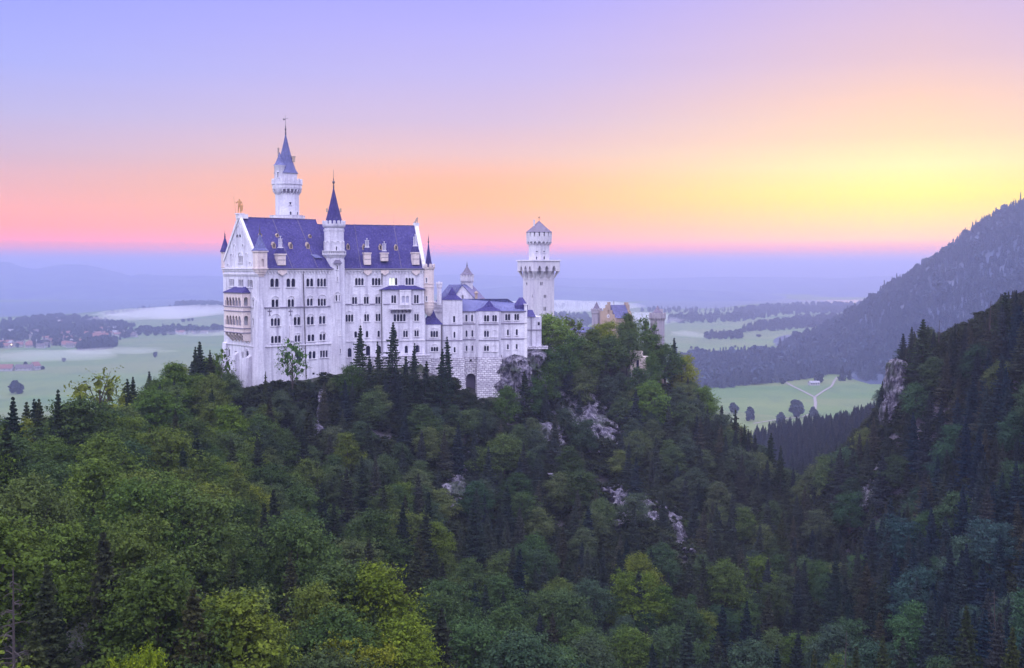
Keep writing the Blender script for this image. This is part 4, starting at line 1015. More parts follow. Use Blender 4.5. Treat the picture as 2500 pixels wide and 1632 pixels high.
# corner pier
m.add([FL.w(s, d_, zz) for zz, q in ((zf + 14, .35), (zf - 2, .8), (ZB, 1.7)) for s, d_ in ((-q, -q), (1.6, -q), (1.6, .5), (-q, 2.4))],
      [(0, 1, 2, 3)] + [(i, (i + 1) % 4, 4 + (i + 1) % 4, 4 + i) for i in range(4)] + [(4 + i, 4 + (i + 1) % 4, 8 + (i + 1) % 4, 8 + i) for i in range(4)])
m.add([FG.w(s, dd, zz) for s in (Wp - 2.6, Wp + .02) for dd, zz in ((-.003, zf), (-.6, zf - .3), (-2.0, ZB), (-.003, ZB))], [(0, 1, 2, 3), (7, 6, 5, 4), (0, 4, 5, 1), (1, 5, 6, 2), (3, 7, 4, 0)])
m.add([FG.w(s, dd, zz) for s, dd, zz in ((Wp, -.3, zf), (Wp + 1.6, -1.2, ZB), (Wp + 1.6, 8, ZB), (Wp, 8, zf), (Wp - .02, -.3, ZB), (Wp - .02, 8, ZB))], [(0, 1, 2, 3), (0, 4, 1), (3, 2, 5)])
m.build('buttress', M['wall'], pal)

# ---- two storey arcaded balcony on the gable
lo = MB(); A0, A1, PD = 5.6, 18.4, 2.6
zt = FG.hit(600, 712)[1]; FB = Frame((0, 0), sd=FG.s, dd=FG.d); FB.o = FG.w(0, -PD, 0); FS = Frame((0, 0), sd=-FG.d, dd=FG.s); FS.o = FG.w(A0, 0, 0)
zf1 = FB.hit(570, 748)[1]; zf2 = FB.hit(570, 800)[1]; zbt = FG.hit(590, 836)[1]; ztop = FB.hit(570, 715.5)[1]
Hb, Hs = [], []
for (za, zb_, y0, y1) in ((0, 0, 726, 747), (0, 0, 771, 794)):
    for k in range(5):
        s = A0 + 1.3 + (A1 - A0 - 2.4) * (k + .5) / 5; Hb.append(arch(s, FB.hit(570, y1)[1], 1.55, FB.hit(570, y0)[1] - FB.hit(570, y1)[1]))
    Hs.append(arch(PD * .55, FB.hit(570, y1)[1] + .1, 1.35, FB.hit(570, y0)[1] - FB.hit(570, y1)[1]))
lo.wall(FB, rect(A0, A1, zf2 - 1.6, ztop), Hb, depth=.4)
lo.wall(FS, rect(.0, PD, zf2 - 4.0, ztop), Hs, depth=.4)
FS2 = Frame((0, 0), sd=-FG.d, dd=-FG.s); FS2.o = FG.w(A1, 0, 0); lo.wall(FS2, rect(.0, PD, zf2 - 1.6, ztop), [], depth=.4)
for z in (zf1, zf2): lo.box(FG, A0 + .05, A1 - .05, -PD + .05, -.01, z - .5, z - .1)
bal = lo.build('balcony', M['cream'], pal)
m = MB()
for k in range(6):      # raking consoles underneath
    s = A0 + .5 + (A1 - A0 - 1.0) * k / 5; f2 = Frame((0, 0), sd=-FG.d, dd=FG.s); f2.o = FG.w(s, 0, 0)
    m.prism(f2, [(0, zf2 - 1.6), (PD, zf2 - 1.6), (PD, zf2 - 2.3), (PD * .55, zf2 - 3.3), (.3, zbt + .3), (0, zbt)], -.28, .28)
m.build('console', M['cream'], bal)
m = MB()
for z in (zf1 - .1, zf2 - .1, zf1 - 1.5, zf2 - 1.5, ztop): m.box(FG, A0 - .22, A1 + .22, -PD - .22, -.004, z - .14, z + .12)
for y in (747, 794):
    z = FB.hit(570, y)[1]
    for k in range(6):
        s = A0 + 1.3 + (A1 - A0 - 2.4) * k / 5; m.tube(FG.w(s, -PD - .02, z), FG.w(s, -PD - .02, z + 1.7), .14, None, 6)
m.build('moulding', M['ledge'], bal)
m = MB(); v = [FG.w(A0 - .4, -PD - .4, ztop + .13), FG.w(A1 + .4, -PD - .4, ztop + .13), FG.w(A1 + .4, -.003, ztop + .13), FG.w(A0 - .4, -.003, ztop + .13), FG.w(A0 + 2.6, -.003, ztop + 1.9), FG.w(A1 - 2.6, -.003, ztop + 1.9)]
m.add(v, [(0, 1, 5, 4), (1, 2, 5), (0, 4, 3), (3, 2, 1, 0)]); m.build('balcony_roof', M['roof'], bal)

# ---- right hand range
H2 = []
for a in [(868, 887, 680, 697, 3, 0), (909, 928, 680, 697, 3, 0), (991, 1009.5, 679.5, 696, 3, 0),
          (860.5, 871, 726, 743, 2, 7), (889, 899.5, 725.5, 742.5, 2, 7), (917.5, 928.5, 725.5, 742.5, 2, 7),
          (844.5, 861.5, 769, 786, 3, 9), (890, 900.5, 768, 785, 2, 7), (918, 928.5, 767, 784.5, 2, 6),
          (865.5, 871.5, 810, 825, 1, 0), (893.5, 899, 809, 824, 1, 0), (922, 927, 808.5, 823, 1, 0), (894, 903.5, 845, 870, 1, 4), (921, 930, 845, 862, 1, 0), (849.5, 858, 851, 872, 1, 0)]:
    win(FR_, H2, pal, *a[:4], n=a[4], hood=a[5])
H3 = []                                          # projecting bay at the right end
DB = -1.3; B0 = FR_.hit(933, 760, DB)[0]; B1 = FR_.hit(1036, 760, DB)[0]; zbay = FR_.hit(985, 708, DB)[1]
for a in [(962.5, 989, 768, 785, 4, 0), (1012, 1022, 767.5, 784, 2, 6), (985, 995, 808.5, 823.5, 2, 5), (1012.5, 1022, 807.5, 822, 2, 5), (962.5, 968.5, 809, 825, 1, 5),
          (988.5, 995.5, 845, 862.5, 1, 0), (1015, 1023, 843.5, 861, 1, 4), (1024, 1026, 846, 860, 1, 0), (956, 966.5, 722, 740.5, 2, 0), (1011.5, 1021.5, 721, 741, 2, 0)]:
    win(FR_, H3, pal, *a[:4], n=a[4], hood=a[5], d=DB)
H2b = []
win(FR_, H2, pal, 951, 963, 679.5, 696.5, n=2, glass='lit'); win(FR_, H2, pal, 965, 969.5, 679.5, 696.5, n=1)
m = MB(); m.wall(FR_, rect(-2, SR, ZB, ZE), H2)
m.wall(FR_, rect(B0, B1, ZB, zbay), H3, d=DB)
for s in (B0, B1): m.box(FR_, s - .004 if s == B0 else s - .35, s + .35 if s == B0 else s + .004, DB + .002, -.003, ZB, zbay)
m.add([FR_.w(SR, 0, ZB), FR_.w(SR, W2, ZB), FR_.w(SR, W2, ZE), FR_.w(SR, 11.2, zr2), FR_.w(SR, 0, ZE)], [(0, 1, 2, 3, 4)])
m.add([FR_.w(-2, W2, ZB), FR_.w(SR, W2, ZB), FR_.w(SR, W2, ZE), FR_.w(-2, W2, ZE)], [(0, 1, 2, 3)])
m.build('east_wall', M['wall'], pal)
m = MB(); e = .7
v = [FR_.w(B0 - e, DB - e, zbay + .1), FR_.w(B1 + .5, DB - e, zbay + .1), FR_.w(B1 + .5, -.003, zbay + .1), FR_.w(B0 - e, -.003, zbay + .1), FR_.w(B0 + 3.2, -.003, zbay + 1.5), FR_.w(B1 - 3.2, -.003, zbay + 1.5)]
m.add(v, [(0, 1, 5, 4), (1, 2, 5), (0, 4, 3), (3, 2, 1, 0)]); m.build('bay_roof', M['roof'], pal)
# oriel and stone balcony in the bay
m = MB(); s0, z0 = FR_.hit(975, 741, DB); s1 = FR_.hit(1001, 741, DB)[0]; zt_ = FR_.hit(988, 711, DB)[1]; Ho = []
FO = Frame((0, 0), sd=FR_.s, dd=FR_.d); FO.o = FR_.w(0, DB - 1.1, 0)
ori = None
tmp = []
m.box(FR_, s0, s1, DB - 1.1, DB - .003, z0 - .5, z0); m.box(FR_, s0 - .1, s1 + .1, DB - 1.2, DB - .003, zt_, zt_ + .35)
Ho = [arch(FR_.hit(983, 740, DB)[0], z0 + .2, 1.0, 2.3), arch(FR_.hit(993, 740, DB)[0], z0 + .2, 1.0, 2.3)]
m.wall(FO, rect(s0, s1, z0, zt_), Ho, depth=.25)
m.box(FR_, s0, s0 + .2, DB - 1.098, DB - .003, z0, zt_); m.box(FR_, s1 - .2, s1, DB - 1.098, DB - .003, z0, zt_)
ori = m.build('oriel', M['trim'], pal)
m = MB(); m.prism(FO, rect(s0 + .2, s1 - .2, z0 + .1, z0 + 2.7), .27, .34); m.build('pane', M['paleglass'], ori)
m = MB(); a0, zb0 = FR_.hit(952, 756, DB); a1 = FR_.hit(1003.5, 756, DB)[0]; zb1 = FR_.hit(978, 744, DB)[1]
m.box(FR_, a0, a1, DB - 1.7, DB - .004, zb0, zb0 + .35); m.box(FR_, a0, a1, DB - 1.7, DB - 1.55, zb1 - .18, zb1)
for k in range(17): s = a0 + (a1 - a0) * k / 16; m.box(FR_, s - .09, s + .09, DB - 1.69, DB - 1.56, zb0 + .35, zb1 - .18)
bb = m.build('stone_balcony', M['trim'], pal)
m = MB()
for k in range(6):
    s = a0 + .4 + (a1 - a0 - .8) * k / 5; f2 = Frame((0, 0), sd=-FR_.d, dd=FR_.s); f2.o = FR_.w(s, DB, 0)
    m.prism(f2, [(0, zb0 - .003), (1.5, zb0 - .003), (1.4, zb0 - .5), (.6, zb0 - .9), (0, zb0 - 1.2)], -.2, .2)
m.build('console', M['ledge'], bb)
m = MB(); ledge(m, FR_, 843.5, 933, 743, .3, .28); ledge(m, FR_, 1004, 1035, 742.3, .25, .25, DB); ledge(m, FR_, 936, 952, 743, .25, .25, DB); m.build('string_course', M['ledge'], pal)
m = MB(); z = FR_.hit(900, 833.3)[1]; m.box(FR_, 0, B0, -.3, -.002, z - .1, z + .14); z = FR_.hit(985, 831.8, DB)[1]; m.box(FR_, B0, B1, DB - .3, DB - .002, z - .1, z + .14)
dentils(m, FR_, .5, SR - .5, ZE - 1.0, 1.05, .34, .95, .3)
m.box(FR_, FR_.hit(880, 800)[0], FR_.hit(886, 800)[0], -.35, -.003, FR_.hit(883, 840)[1], FR_.hit(883, 778)[1])
m.build('frieze', M['trim'], pal)
m = MB(); a = FR_.hit(933.5, 661, -.2); b = FR_.hit(937, 866, DB - .2); m.tube(FR_.w(a[0] - .15, -.2, a[1]), FR_.w(a[0] - .15, -.2, zbay + 1.6), .15); m.tube(FR_.w(B0 - .2, DB - .2, zbay), FR_.w(B0 - .2, DB - .2, b[1]), .15); m.build('downpipe', M['iron'], pal)
# terrace in front of the bay, on a rough wall
m = MB(); z = FR_.hit(985, 867, DB)[1]; m.box(FR_, FR_.hit(890, 867)[0], B1 + 1.5, DB - 3.5, DB - .01, z - .3, z); m.box(FR_, FR_.hit(890, 867)[0], B1 + 1.4, DB - 3.4, DB - .02, ZB, z - .304)
m.build('terrace', M['mason'], pal)

# ---- dormers: pointed little windows on the slates
def on_roof(fr, px, py, rd, ze, zr_, d0=-.5):
    # solve for the slate plane
    lo_, hi_ = -0.5, rd
    for _ in range(40):
        md_ = (lo_ + hi_) / 2; s, z = fr.hit(px, py, md_); zr0 = ze + (zr_ - ze) * (md_ - d0) / (rd - d0)
        if z > zr0: lo_ = md_
        else: hi_ = md_
    return s, md_, z
def dormer(fr, px, py, rd, zr_, parent, small=False):
    s, d, z = on_roof(fr, px, py + 6, rd, ZE, zr_); w, h = (.55, 1.5) if not small else (.5, .9)
    m = MB(); m.wall(fr, [(s - w, z), (s + w, z), (s + w, z + h * .75), (s, z + h * 1.35), (s - w, z + h * .75)], [arch(s, z + .25, w * .9, h * .85)], d=d - .1, depth=.2)
    for e in (-1, 1):
        m.add([fr.w(s + e * w, d - .1, z), fr.w(s + e * w, d - .1, z + h * .75), fr.w(s + e * w, d + 1.1, z + h * .75)], [(0, 1, 2)])
        m.add([fr.w(s + e * (w + .12), d - .2, z + h * .68), fr.w(s, d - .2, z + h * 1.4), fr.w(s, d + 1.6, z + h * 1.4), fr.w(s + e * (w + .12), d + 1.2, z + h * .68)], [(0, 1, 2, 3)])
    o = m.build('dormer', M['sand'], parent); g = MB(); g.prism(fr, rect(s - w * .8, s + w * .8, z + .1, z + h * 1.05), d + .06, d + .12); g.build('pane', M['glass'], o)
for px, py in ((669, 601), (710.5, 602), (752, 602)): dormer(FL, px, py, RD, zr, rfL)
for px, py in ((636, 573), (677, 574), (757, 576)): dormer(FL, px, py, RD, zr, rfL, True)
for px, py in ((850, 604), (889, 605), (929, 605), (967, 606)): dormer(FR_, px, py, 11.2, zr2, rfR)
# shed on the slates left of the stair tower
m = MB(); s, d, z = on_roof(FL, 766, 622, RD, ZE, zr); m.add([FL.w(s - 1.3, d, z + .1), FL.w(s + 1.0, d, z + .1), FL.w(s + 2.2, d - 1.6, z - 1.0), FL.w(s - .3, d - 1.6, z - 1.0), FL.w(s - 1.3, d, z - .1), FL.w(s + 1.0, d, z - .1), FL.w(s + 2.2, d - 1.6, z - 1.2), FL.w(s - .3, d - 1.6, z - 1.2)], [(0, 1, 2, 3), (7, 6, 5, 4), (0, 3, 7, 4), (1, 5, 6, 2), (3, 2, 6, 7), (0, 4, 5, 1)])
m.build('roof_hatch', M['roofg'], rfL)
# ---- chimneys on the eaves: pale block, tapered slate cap, cluster of white pots
def chimney(fr, pc, w, yb, yt, ycap, ypot, parent, corb=True, band=True):
    d = -.25; s0 = fr.hit(pc - w / 2, yb, d)[0]; s1 = fr.hit(pc + w / 2, yb, d)[0]; zb_ = fr.hit(pc, yb, d)[1]; zt_ = fr.hit(pc, yt, d)[1]; zc = fr.hit(pc, ycap, d + .8)[1]; zp = fr.hit(pc, ypot, d + .8)[1]; sc = (s0 + s1) / 2
    m = MB(); m.box(fr, s0, s1, d, d + 2.2, zb_, zt_); m.box(fr, s0 - .22, s1 + .22, d - .22, d + 2.3, zt_, zt_ + .4)
    if corb: m.prism(fr, [(s0 - .15, ZE - .6), (s1 + .15, ZE - .6), (s1 + .15, ZE - 1.4), (sc + .2, ZE - 2.3), (sc - .2, ZE - 2.3), (s0 - .15, ZE - 1.4)], d - .25, -.01)
    o = m.build('chimney', M['cream'], parent)
    if band:
        m = MB(); m.box(fr, s0 + .1, s1 - .1, d - .05, d - .003, (zb_ + zt_) / 2 - .06, (zb_ + zt_) / 2 + .08); m.build('chimney_band', M['stone_dark'], o)
    m = MB(); z0 = zt_ + .4; h_ = zc - z0; q = .8
    v = [fr.w(s0 - .1, d - .1, z0), fr.w(s1 + .1, d - .1, z0), fr.w(s1 + .1, d + 2.2, z0), fr.w(s0 - .1, d + 2.2, z0), fr.w(sc - q, d + .4, zc), fr.w(sc + q, d + .4, zc), fr.w(sc + q, d + 1.4, zc), fr.w(sc - q, d + 1.4, zc)]
    m.add(v, [(3, 2, 1, 0), (4, 5, 6, 7)] + [(i, (i + 1) % 4, 4 + (i + 1) % 4, 4 + i) for i in range(4)]); m.build('chimney_cap', M['roof'], o)
    m = MB(); m.box(fr, sc - .75, sc + .75, d + .45, d + 1.35, zc + .003, zc + .3); chimney_pots(m, fr, sc, d + .9, zc + .3, zp, 3, 1.4); m.build('chimney_pot', M['trim'], o)
chimney(FL, 688.5, 19, 648, 623, 606, 578, rfL)
chimney(FR_, 897.5, 17, 647, 620, 605, 583, rfR)
chimney(FR_, 939.5, 17, 638, 620, 614, 591, rfR)
chimney(FR_, 1015.5, 17, 647, 619, 602, 573, rfR)

# ---- corner turrets of the palace
def square_turret(c, hw, zb_, zt_, zap, fr, name, mt='cream'):
    f = Frame((0, 0), sd=fr.s, dd=fr.d); f.o = Vector((c[0], c[1], 0))
    m = MB(); m.wall(f, rect(-hw, hw, zb_, zt_), [arch(0, zb_ + .4, .9, (zt_ - zb_) * .5)], d=-hw, depth=.4); m.box(f, -hw, hw, -hw + .42, hw, zb_, zt_)
    for e in (-1, 1): m.box(f, e * hw - (.004 if e < 0 else .2), e * hw + (.2 if e < 0 else .004), -hw + .003, -hw + .42, zb_, zt_)
    m.box(f, -hw - .3, hw + .3, -hw - .3, hw + .3, zt_ + .002, zt_ + .4); m.box(f, -hw - .25, hw + .25, -hw - .25, hw + .25, zb_ - .4, zb_ - .002)
    # stepped consoles under it
    for i in range(4):
        q = hw * (1 - .2 * i) - .1; m.box(f, -q, q, -q, q, zb_ - .4 - (i + 1) * .75, zb_ - .402 - i * .75)
    o = m.build(name, M[mt], pal); a0 = math.atan2(fr.s.y, fr.s.x) + math.pi / 4
    mm = MB(); h_ = zap - zt_; rr_ = (hw + .4) * math.sqrt(2); mm.lathe(c, [(rr_, zt_ + .4), (rr_ * .72, zt_ + .4 + h_ * .13), (rr_ * .4, zt_ + h_ * .5), (.06, zap)], 4, a0); r_ = mm.build('turret_roof', M['roofg'] if mt == 'cream' else M['roof'], o)
    finial(c, zap, 2.6, r_, .22)
    return o
c = FL.w(1.0, .6, 0); Yc = c.y; square_turret((c.x, c.y), 1.6, zpy(655, Yc), zpy(616, Yc), zpy(569, Yc), FL, 'corner_turret')
c = FL.w(.9, Wp - .5, 0); Yc = c.y
m = MB(); c2 = (c.x - .3, c.y); zb_, zt_ = zpy(650, Yc), zpy(618, Yc); m.lathe(c2, [(.2, zb_ - 4.5), (.7, zb_ - 2.6), (1.25, zb_ - .6), (1.25, zt_), (1.45, zt_ + .01), (1.45, zt_ + .3)], 8, .4)
m.lathe(c2, [(1.4, zb_ - .5), (1.4, zb_ - .15)], 8, .4); o = m.build('corner_turret', M['cream'], pal); r_ = cone_roof(c2, 1.65, zt_ + .3, zpy(577, Yc), 'roof', o, 8, False, 'turret_roof', .4); finial(c2, zpy(577, Yc), 1.8, r_, .2)
# eight sided turret at the right end
c = FR_.w(SR + .2, .6, 0); Yc = c.y; cR = (xpx(1046.5, 700, Yc), Yc); rt = 13 / FPX * Yc
m = MB(); zz_ = [zpy(y, Yc) for y in (772, 765, 752, 746, 742, 700, 660, 656)]
m.lathe(cR, [(.5, zz_[0]), (1.2, zz_[1]), (rt, zz_[2]), (rt, zz_[6]), (rt + .35, zz_[7]), (rt + .35, zz_[7] + .4)], 8, R(22.5 + 18))
for y in (746, 739, 702, 694): m.lathe(cR, [(rt + .18, zpy(y, Yc)), (rt + .18, zpy(y, Yc) + .22)], 8, R(22.5 + 18))
battlements(m, cR, rt + .35, zz_[7] + .4, 8, 1.15, .55, .35)
o = m.build('corner_turret', M['cream'], pal)
for y0, y1 in ((679, 690), (724, 736)): round_win(cR, rt * .95, o, 1041.5, y0, y1, 4)
r_ = cone_roof(cR, rt * .86, zz_[7] + .2, zpy(590, Yc), 'roof', o, 8, True, 'turret_roof', R(40)); finial(cR, zpy(590, Yc), 2.4, r_, .2)

# ================================================================ stair tower in the middle of the facade
c = FL.w(SL + 2.0, 1.2, 0); Yc = 359.5; cs = (xpx(815.8, 600, Yc), Yc); rs = 24 / FPX * Yc; Zy = lambda y: zpy(y, Yc - rs)
st = thing('stair_tower', 'slim white tower with battlements and pointed violet roof in the middle of the palace front', 'tower', (cs[0], cs[1], -36))
cl = (xpx(817.5, 700, Yc), Yc); m = MB(); m.lathe(cl, [(3.45, ZB), (3.4, Zy(634))], 8, R(22.5 + 8)); o = m.build('shaft', M['wall'], st)
for a in [(824, 648, 658, 4), (825, 676, 687, 4), (827, 767, 779, 5), (828, 808, 820, 5), (829, 852, 863, 5)]: round_win(cl, 3.25, o, *a)
round_win(cl, 3.25, o, 824.5, 721, 735, 12, pair=True, hood=True)
m = MB(); f = tangent_frame(cl, 3.3, 825); z = zpy(640, f.o.y); m.box(f, -1.0, 1.0, -.5, .3, z - .1, z + .35); m.box(f, -1.3, 1.3, -.65, .3, z - .5, z - .1); m.box(f, -.7, .7, -.35, .3, z + .35, z + .7); m.build('door_canopy', M['ledge'], o)
m = MB(); rb = rs * .985; m.lathe(cs, [(rb, Zy(636)), (rb, Zy(557)), (rs * 1.12, Zy(553)), (rs * 1.16, Zy(549)), (rs * 1.16, Zy(546.5))], 32)
battlements(m, cs, rs * 1.16, Zy(546.5), 16, 1.05, .58, .35)
for k in range(20):
    a = 2 * math.pi * k / 20; f = Frame((cs[0] + rb * math.cos(a), cs[1] + rb * math.sin(a)), sd=Vector((-math.sin(a), math.cos(a), 0)), dd=Vector((-math.cos(a), -math.sin(a), 0)))
    m.prism(f, [(-.14, Zy(560)), (.14, Zy(560)), (.14, Zy(563)), (0, Zy(565)), (-.14, Zy(563))], -.22, .1)
u = m.build('drum', M['wall'], st)
m = MB()
for k in range(12):
    a = 2 * math.pi * k / 12; f = Frame((cs[0] + rb * math.cos(a), cs[1] + rb * math.sin(a)), sd=Vector((-math.sin(a), math.cos(a), 0)), dd=Vector((-math.cos(a), -math.sin(a), 0)))
    arc_band(m, f, 0, Zy(594), .6, .6, .13, -.14, .1, 6); m.box(f, -.8, -.66, -.12, .1, Zy(612), Zy(594))
m.build('blind_arcade', M['trim'], u); round_win(cs, rb, u, 822, 602, 612, 5)
m = MB(); m.lathe(cs, [(rb - .1, Zy(634)), (rs * 1.2, Zy(625)), (rs * 1.3, Zy(622)), (rs * 1.3, Zy(619.5)), (rb - .1, Zy(619.4))], 8, R(22.5 + 8)); m.lathe(cs, [(rs * 1.3, Zy(614)), (rs * 1.3, Zy(612.5)), (rs * 1.22, Zy(612.5)), (rs * 1.22, Zy(614))], 8, R(30.5))
for k in range(40):
    a = 2 * math.pi * k / 40; rr_ = rs * 1.26 * math.cos(math.pi / 8) / math.cos(((a - R(30.5)) % (math.pi / 4)) - math.pi / 8); x, y = cs[0] + rr_ * math.cos(a), cs[1] + rr_ * math.sin(a); m.tube((x, y, Zy(619.5)), (x, y, Zy(614)), .11, None, 5)
m.build('balcony', M['trim'], st)
r_ = cone_roof(cs, rs * .92, Zy(546), Zy(455), 'roof', st, 16, False); finial(cs, Zy(455), 5.6, r_, .42)
m = MB()
for e in (-1, 1): m.box(Frame(cs, 8), e * 2.2 - .25, e * 2.2 + .25, -.6, .6, Zy(517), Zy(508))
m.build('roof_dormer', M['sand'], r_)

# ================================================================ tall round main tower behind the roof
Yt = 372.0; ct = (xpx(701.5, 500, Yt), Yt); r0 = 28.5 / FPX * Yt; Zt = lambda y: zpy(y, Yt)
mt_ = thing('main_tower', 'tallest round white tower with a pointed spire and side turret rising behind the palace roof', 'tower', (ct[0], ct[1], -30))
m = MB(); m.lathe(ct, [(r0, -40), (r0, Zt(463))], 40); sh = m.build('shaft', M['wall'], mt_, True)
round_win(ct, r0, sh, 711.5, 494, 500, 5, square=True); round_win(ct, r0, sh, 712, 517, 525, 5); round_win(ct, r0, sh, 728.3, 518, 525, 5)
m = MB(); m.lathe(ct, [(r0 * 1.52, Zt(534)), (r0 * 1.52, Zt(528)), (r0 * 1.55, Zt(528)), (r0 * 1.55, Zt(527)), (r0 * 1.45, Zt(527)), (r0 * 1.45, Zt(534))], 8, R(22.5)); m.lathe(ct, [(r0 * 1.6, Zt(560)), (r0 * 1.5, Zt(534))], 8, R(22.5)); m.build('parapet', M['trim'], mt_)
m = MB(); corbel_arches(m, ct, r0, r0 * 1.2, Zt(478), Zt(463), 22); m.lathe(ct, [(r0 * 1.21, Zt(464)), (r0 * 1.24, Zt(460)), (r0 * 1.24, Zt(453)), (r0 * 1.3, Zt(452)), (r0 * 1.3, Zt(449)), (r0 * 1.0, Zt(448.8))], 40)
m.lathe(ct, [(r0 * 1.29, Zt(449)), (r0 * 1.29, Zt(445.5)), (r0 * 1.18, Zt(445.5)), (r0 * 1.18, Zt(449))], 40); battlements(m, ct, r0 * 1.29, Zt(445.5), 20, 1.0, .6, .35)
gl = m.build('gallery', M['wall'], mt_)
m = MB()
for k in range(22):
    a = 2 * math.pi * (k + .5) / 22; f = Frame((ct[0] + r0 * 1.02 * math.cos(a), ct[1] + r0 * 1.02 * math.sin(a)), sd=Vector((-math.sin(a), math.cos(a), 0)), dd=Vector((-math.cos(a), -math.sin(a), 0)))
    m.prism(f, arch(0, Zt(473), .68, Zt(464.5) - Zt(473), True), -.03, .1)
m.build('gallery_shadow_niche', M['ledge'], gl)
cu = (xpx(698.5, 430, Yt), Yt); ru = 26.5 / FPX * Yt
m = MB(); m.lathe(cu, [(ru, Zt(449)), (ru, Zt(426)), (ru * 1.05, Zt(425)), (ru * 1.05, Zt(424))], 32); up = m.build('upper_drum', M['wall'], mt_, True)
round_win(cu, ru, up, 723, 434, 443, 3)
r_ = cone_roof(cu, ru * 1.12, Zt(424.5), Zt(326), 'roofg', mt_, 16, True); finial(cu, Zt(326), 5.0, r_, .3)
m = MB(); z = Zt(299); m.tube((cu[0], cu[1], z - 1), (cu[0], cu[1], Zt(281)), .06, .03, 5)
fv = Frame(cu, 0); zc = Zt(291)
m.prism(fv, [(-.3, zc), (-.7, zc + .35), (-.65, zc), (-1.0, zc - .1), (-.6, zc - .3), (-.7, zc - .6), (-.3, zc - .25), (.1, zc - .1), (.1, zc + .1)], -.04, .04); m.box(fv, .1, .85, -.03, .03, zc + .12, zc + .22); m.build('weather_vane', M['iron'], r_)
cq = (xpx(687.3, 430, Yt) , Yt - ru * .72); rq = 13.2 / FPX * (Yt - 2.5); m = MB(); Zq = lambda y: zpy(y, cq[1])
m.lathe(cq, [(.3, Zq(484)), (.5, Zq(481)), (.8, Zq(476)), (rq * .9, Zq(468)), (rq * .95, Zq(461)), (rq * 1.05, Zq(455)), (rq, Zq(448)), (rq, Zq(408)), (rq * 1.12, Zq(406)), (rq * 1.12, Zq(404.5))], 20); sq_ = m.build('side_turret', M['wall'], mt_, True)
round_win(cq, rq, sq_, 682.5, 421, 433, 4, square=True); cone_roof(cq, rq * 1.16, Zq(404.5), Zq(372), 'roofg', sq_, 14, True, 'turret_roof')
m = MB(); fv = Frame(cu, 0); s = (680.6 - 698.5) / FPX * Yt; m.box(fv, s - .22, s + .22, -.3, .2, Zt(386), Zt(364)); m.box(fv, s - .35, s + .35, -.4, .3, Zt(364), Zt(363)); m.tube(fv.w(s, 0, Zt(363)), fv.w(s, 0, Zt(360)), .1); m.build('chimney', M['sand'], r_)
m = MB(); s = (717.5 - 698.5) / FPX * Yt; m.box(fv, s - .45, s + .35, -.6, .5, Zt(396), Zt(384)); m.box(fv, s - .6, s + .6, -.7, .6, Zt(384), Zt(382)); m.build('roof_dormer', M['sand'], r_)

# ================================================================ statues on the gable tops
def skin_figure(name, pts, edges, mt, parent=None, sub=1):
    me = bpy.data.meshes.new(name); o3 = origin(parent) if parent else Vector((0, 0, 0))
    me.from_pydata([tuple(Vector(p[:3]) - o3) for p in pts], edges, [])
    o = bpy.data.objects.new(name, me); COL.objects.link(o); me.materials.append(mt)
    if parent: o.parent = parent
    sk = o.modifiers.new('skin', 'SKIN')
    for i, p in enumerate(pts):
        dsk = me.skin_vertices[0].data[i] if me.skin_vertices else None
        if dsk: dsk.radius = (p[3], p[3]); dsk.use_root = (i == 0)
    sb = o.modifiers.new('sub', 'SUBSURF'); sb.levels = sb.render_levels = sub
    return o
def skin_mesh(name, pts, edges, mt, parent):
    me0 = bpy.data.meshes.new(name); me0.from_pydata([tuple(p[:3]) for p in pts], edges, [])
    bm = bmesh.new(); bm.from_mesh(me0); ly = bm.verts.layers.skin.verify(); bm.verts.ensure_lookup_table()
    for i, p in enumerate(pts): bm.verts[i][ly].radius = (p[3], p[3]); bm.verts[i][ly].use_root = (i == 0)
    bm.to_mesh(me0); bm.free()
    o = bpy.data.objects.new(name, me0); COL.objects.link(o); me0.materials.append(mt); o.parent = parent
    o.modifiers.new('skin', 'SKIN'); sb = o.modifiers.new('sub', 'SUBSURF'); sb.levels = sb.render_levels = 1
    return o
pk = FL.w(.2, RD, 0); zk = zpy(521.5, pk.y)
m = MB(); f = Frame((pk.x, pk.y), 40); m.box(f, -.9, .9, -.9, .9, zr + .3, zk - .3); m.box(f, -1.15, 1.15, -1.15, 1.15, zk - .3, zk); m.box(f, -.8, 2.4, -1.1, 1.1, zr - .4, zr + .9); m.build('pedestal', M['trim'], pal)
kn = thing('knight_statue', 'copper coloured knight statue holding a lance and a shield on the left gable top', 'statue', (pk.x, pk.y, zk)); hh = 4.7
sc = hh / 1.8
def q_(l): return [(x * sc, y * sc, z * sc, r * sc) for x, y, z, r in l]
skin_mesh('body', q_([(0, 0, .92, .14), (0, 0, 1.12, .13), (0, 0, 1.38, .17), (0, 0, 1.53, .06), (0, 0, 1.62, .10), (0, 0, 1.76, .09),
                      (-.11, 0, .88, .11), (-.14, 0, .5, .075), (-.17, .02, .1, .055), (-.19, -.12, .04, .05), (.11, 0, .88, .11), (.12, -.02, .5, .075), (.13, 0, .1, .055), (.15, -.12, .04, .05),
                      (-.22, 0, 1.42, .075), (-.36, -.05, 1.2, .055), (-.42, -.16, 1.4, .045), (.22, 0, 1.42, .075), (.32, -.02, 1.15, .055), (.30, -.12, .9, .045)]),
          [(0, 1), (1, 2), (2, 3), (3, 4), (4, 5), (0, 6), (6, 7), (7, 8), (8, 9), (0, 10), (10, 11), (11, 12), (12, 13), (2, 14), (14, 15), (15, 16), (2, 17), (17, 18), (18, 19)], M['gold'], kn)
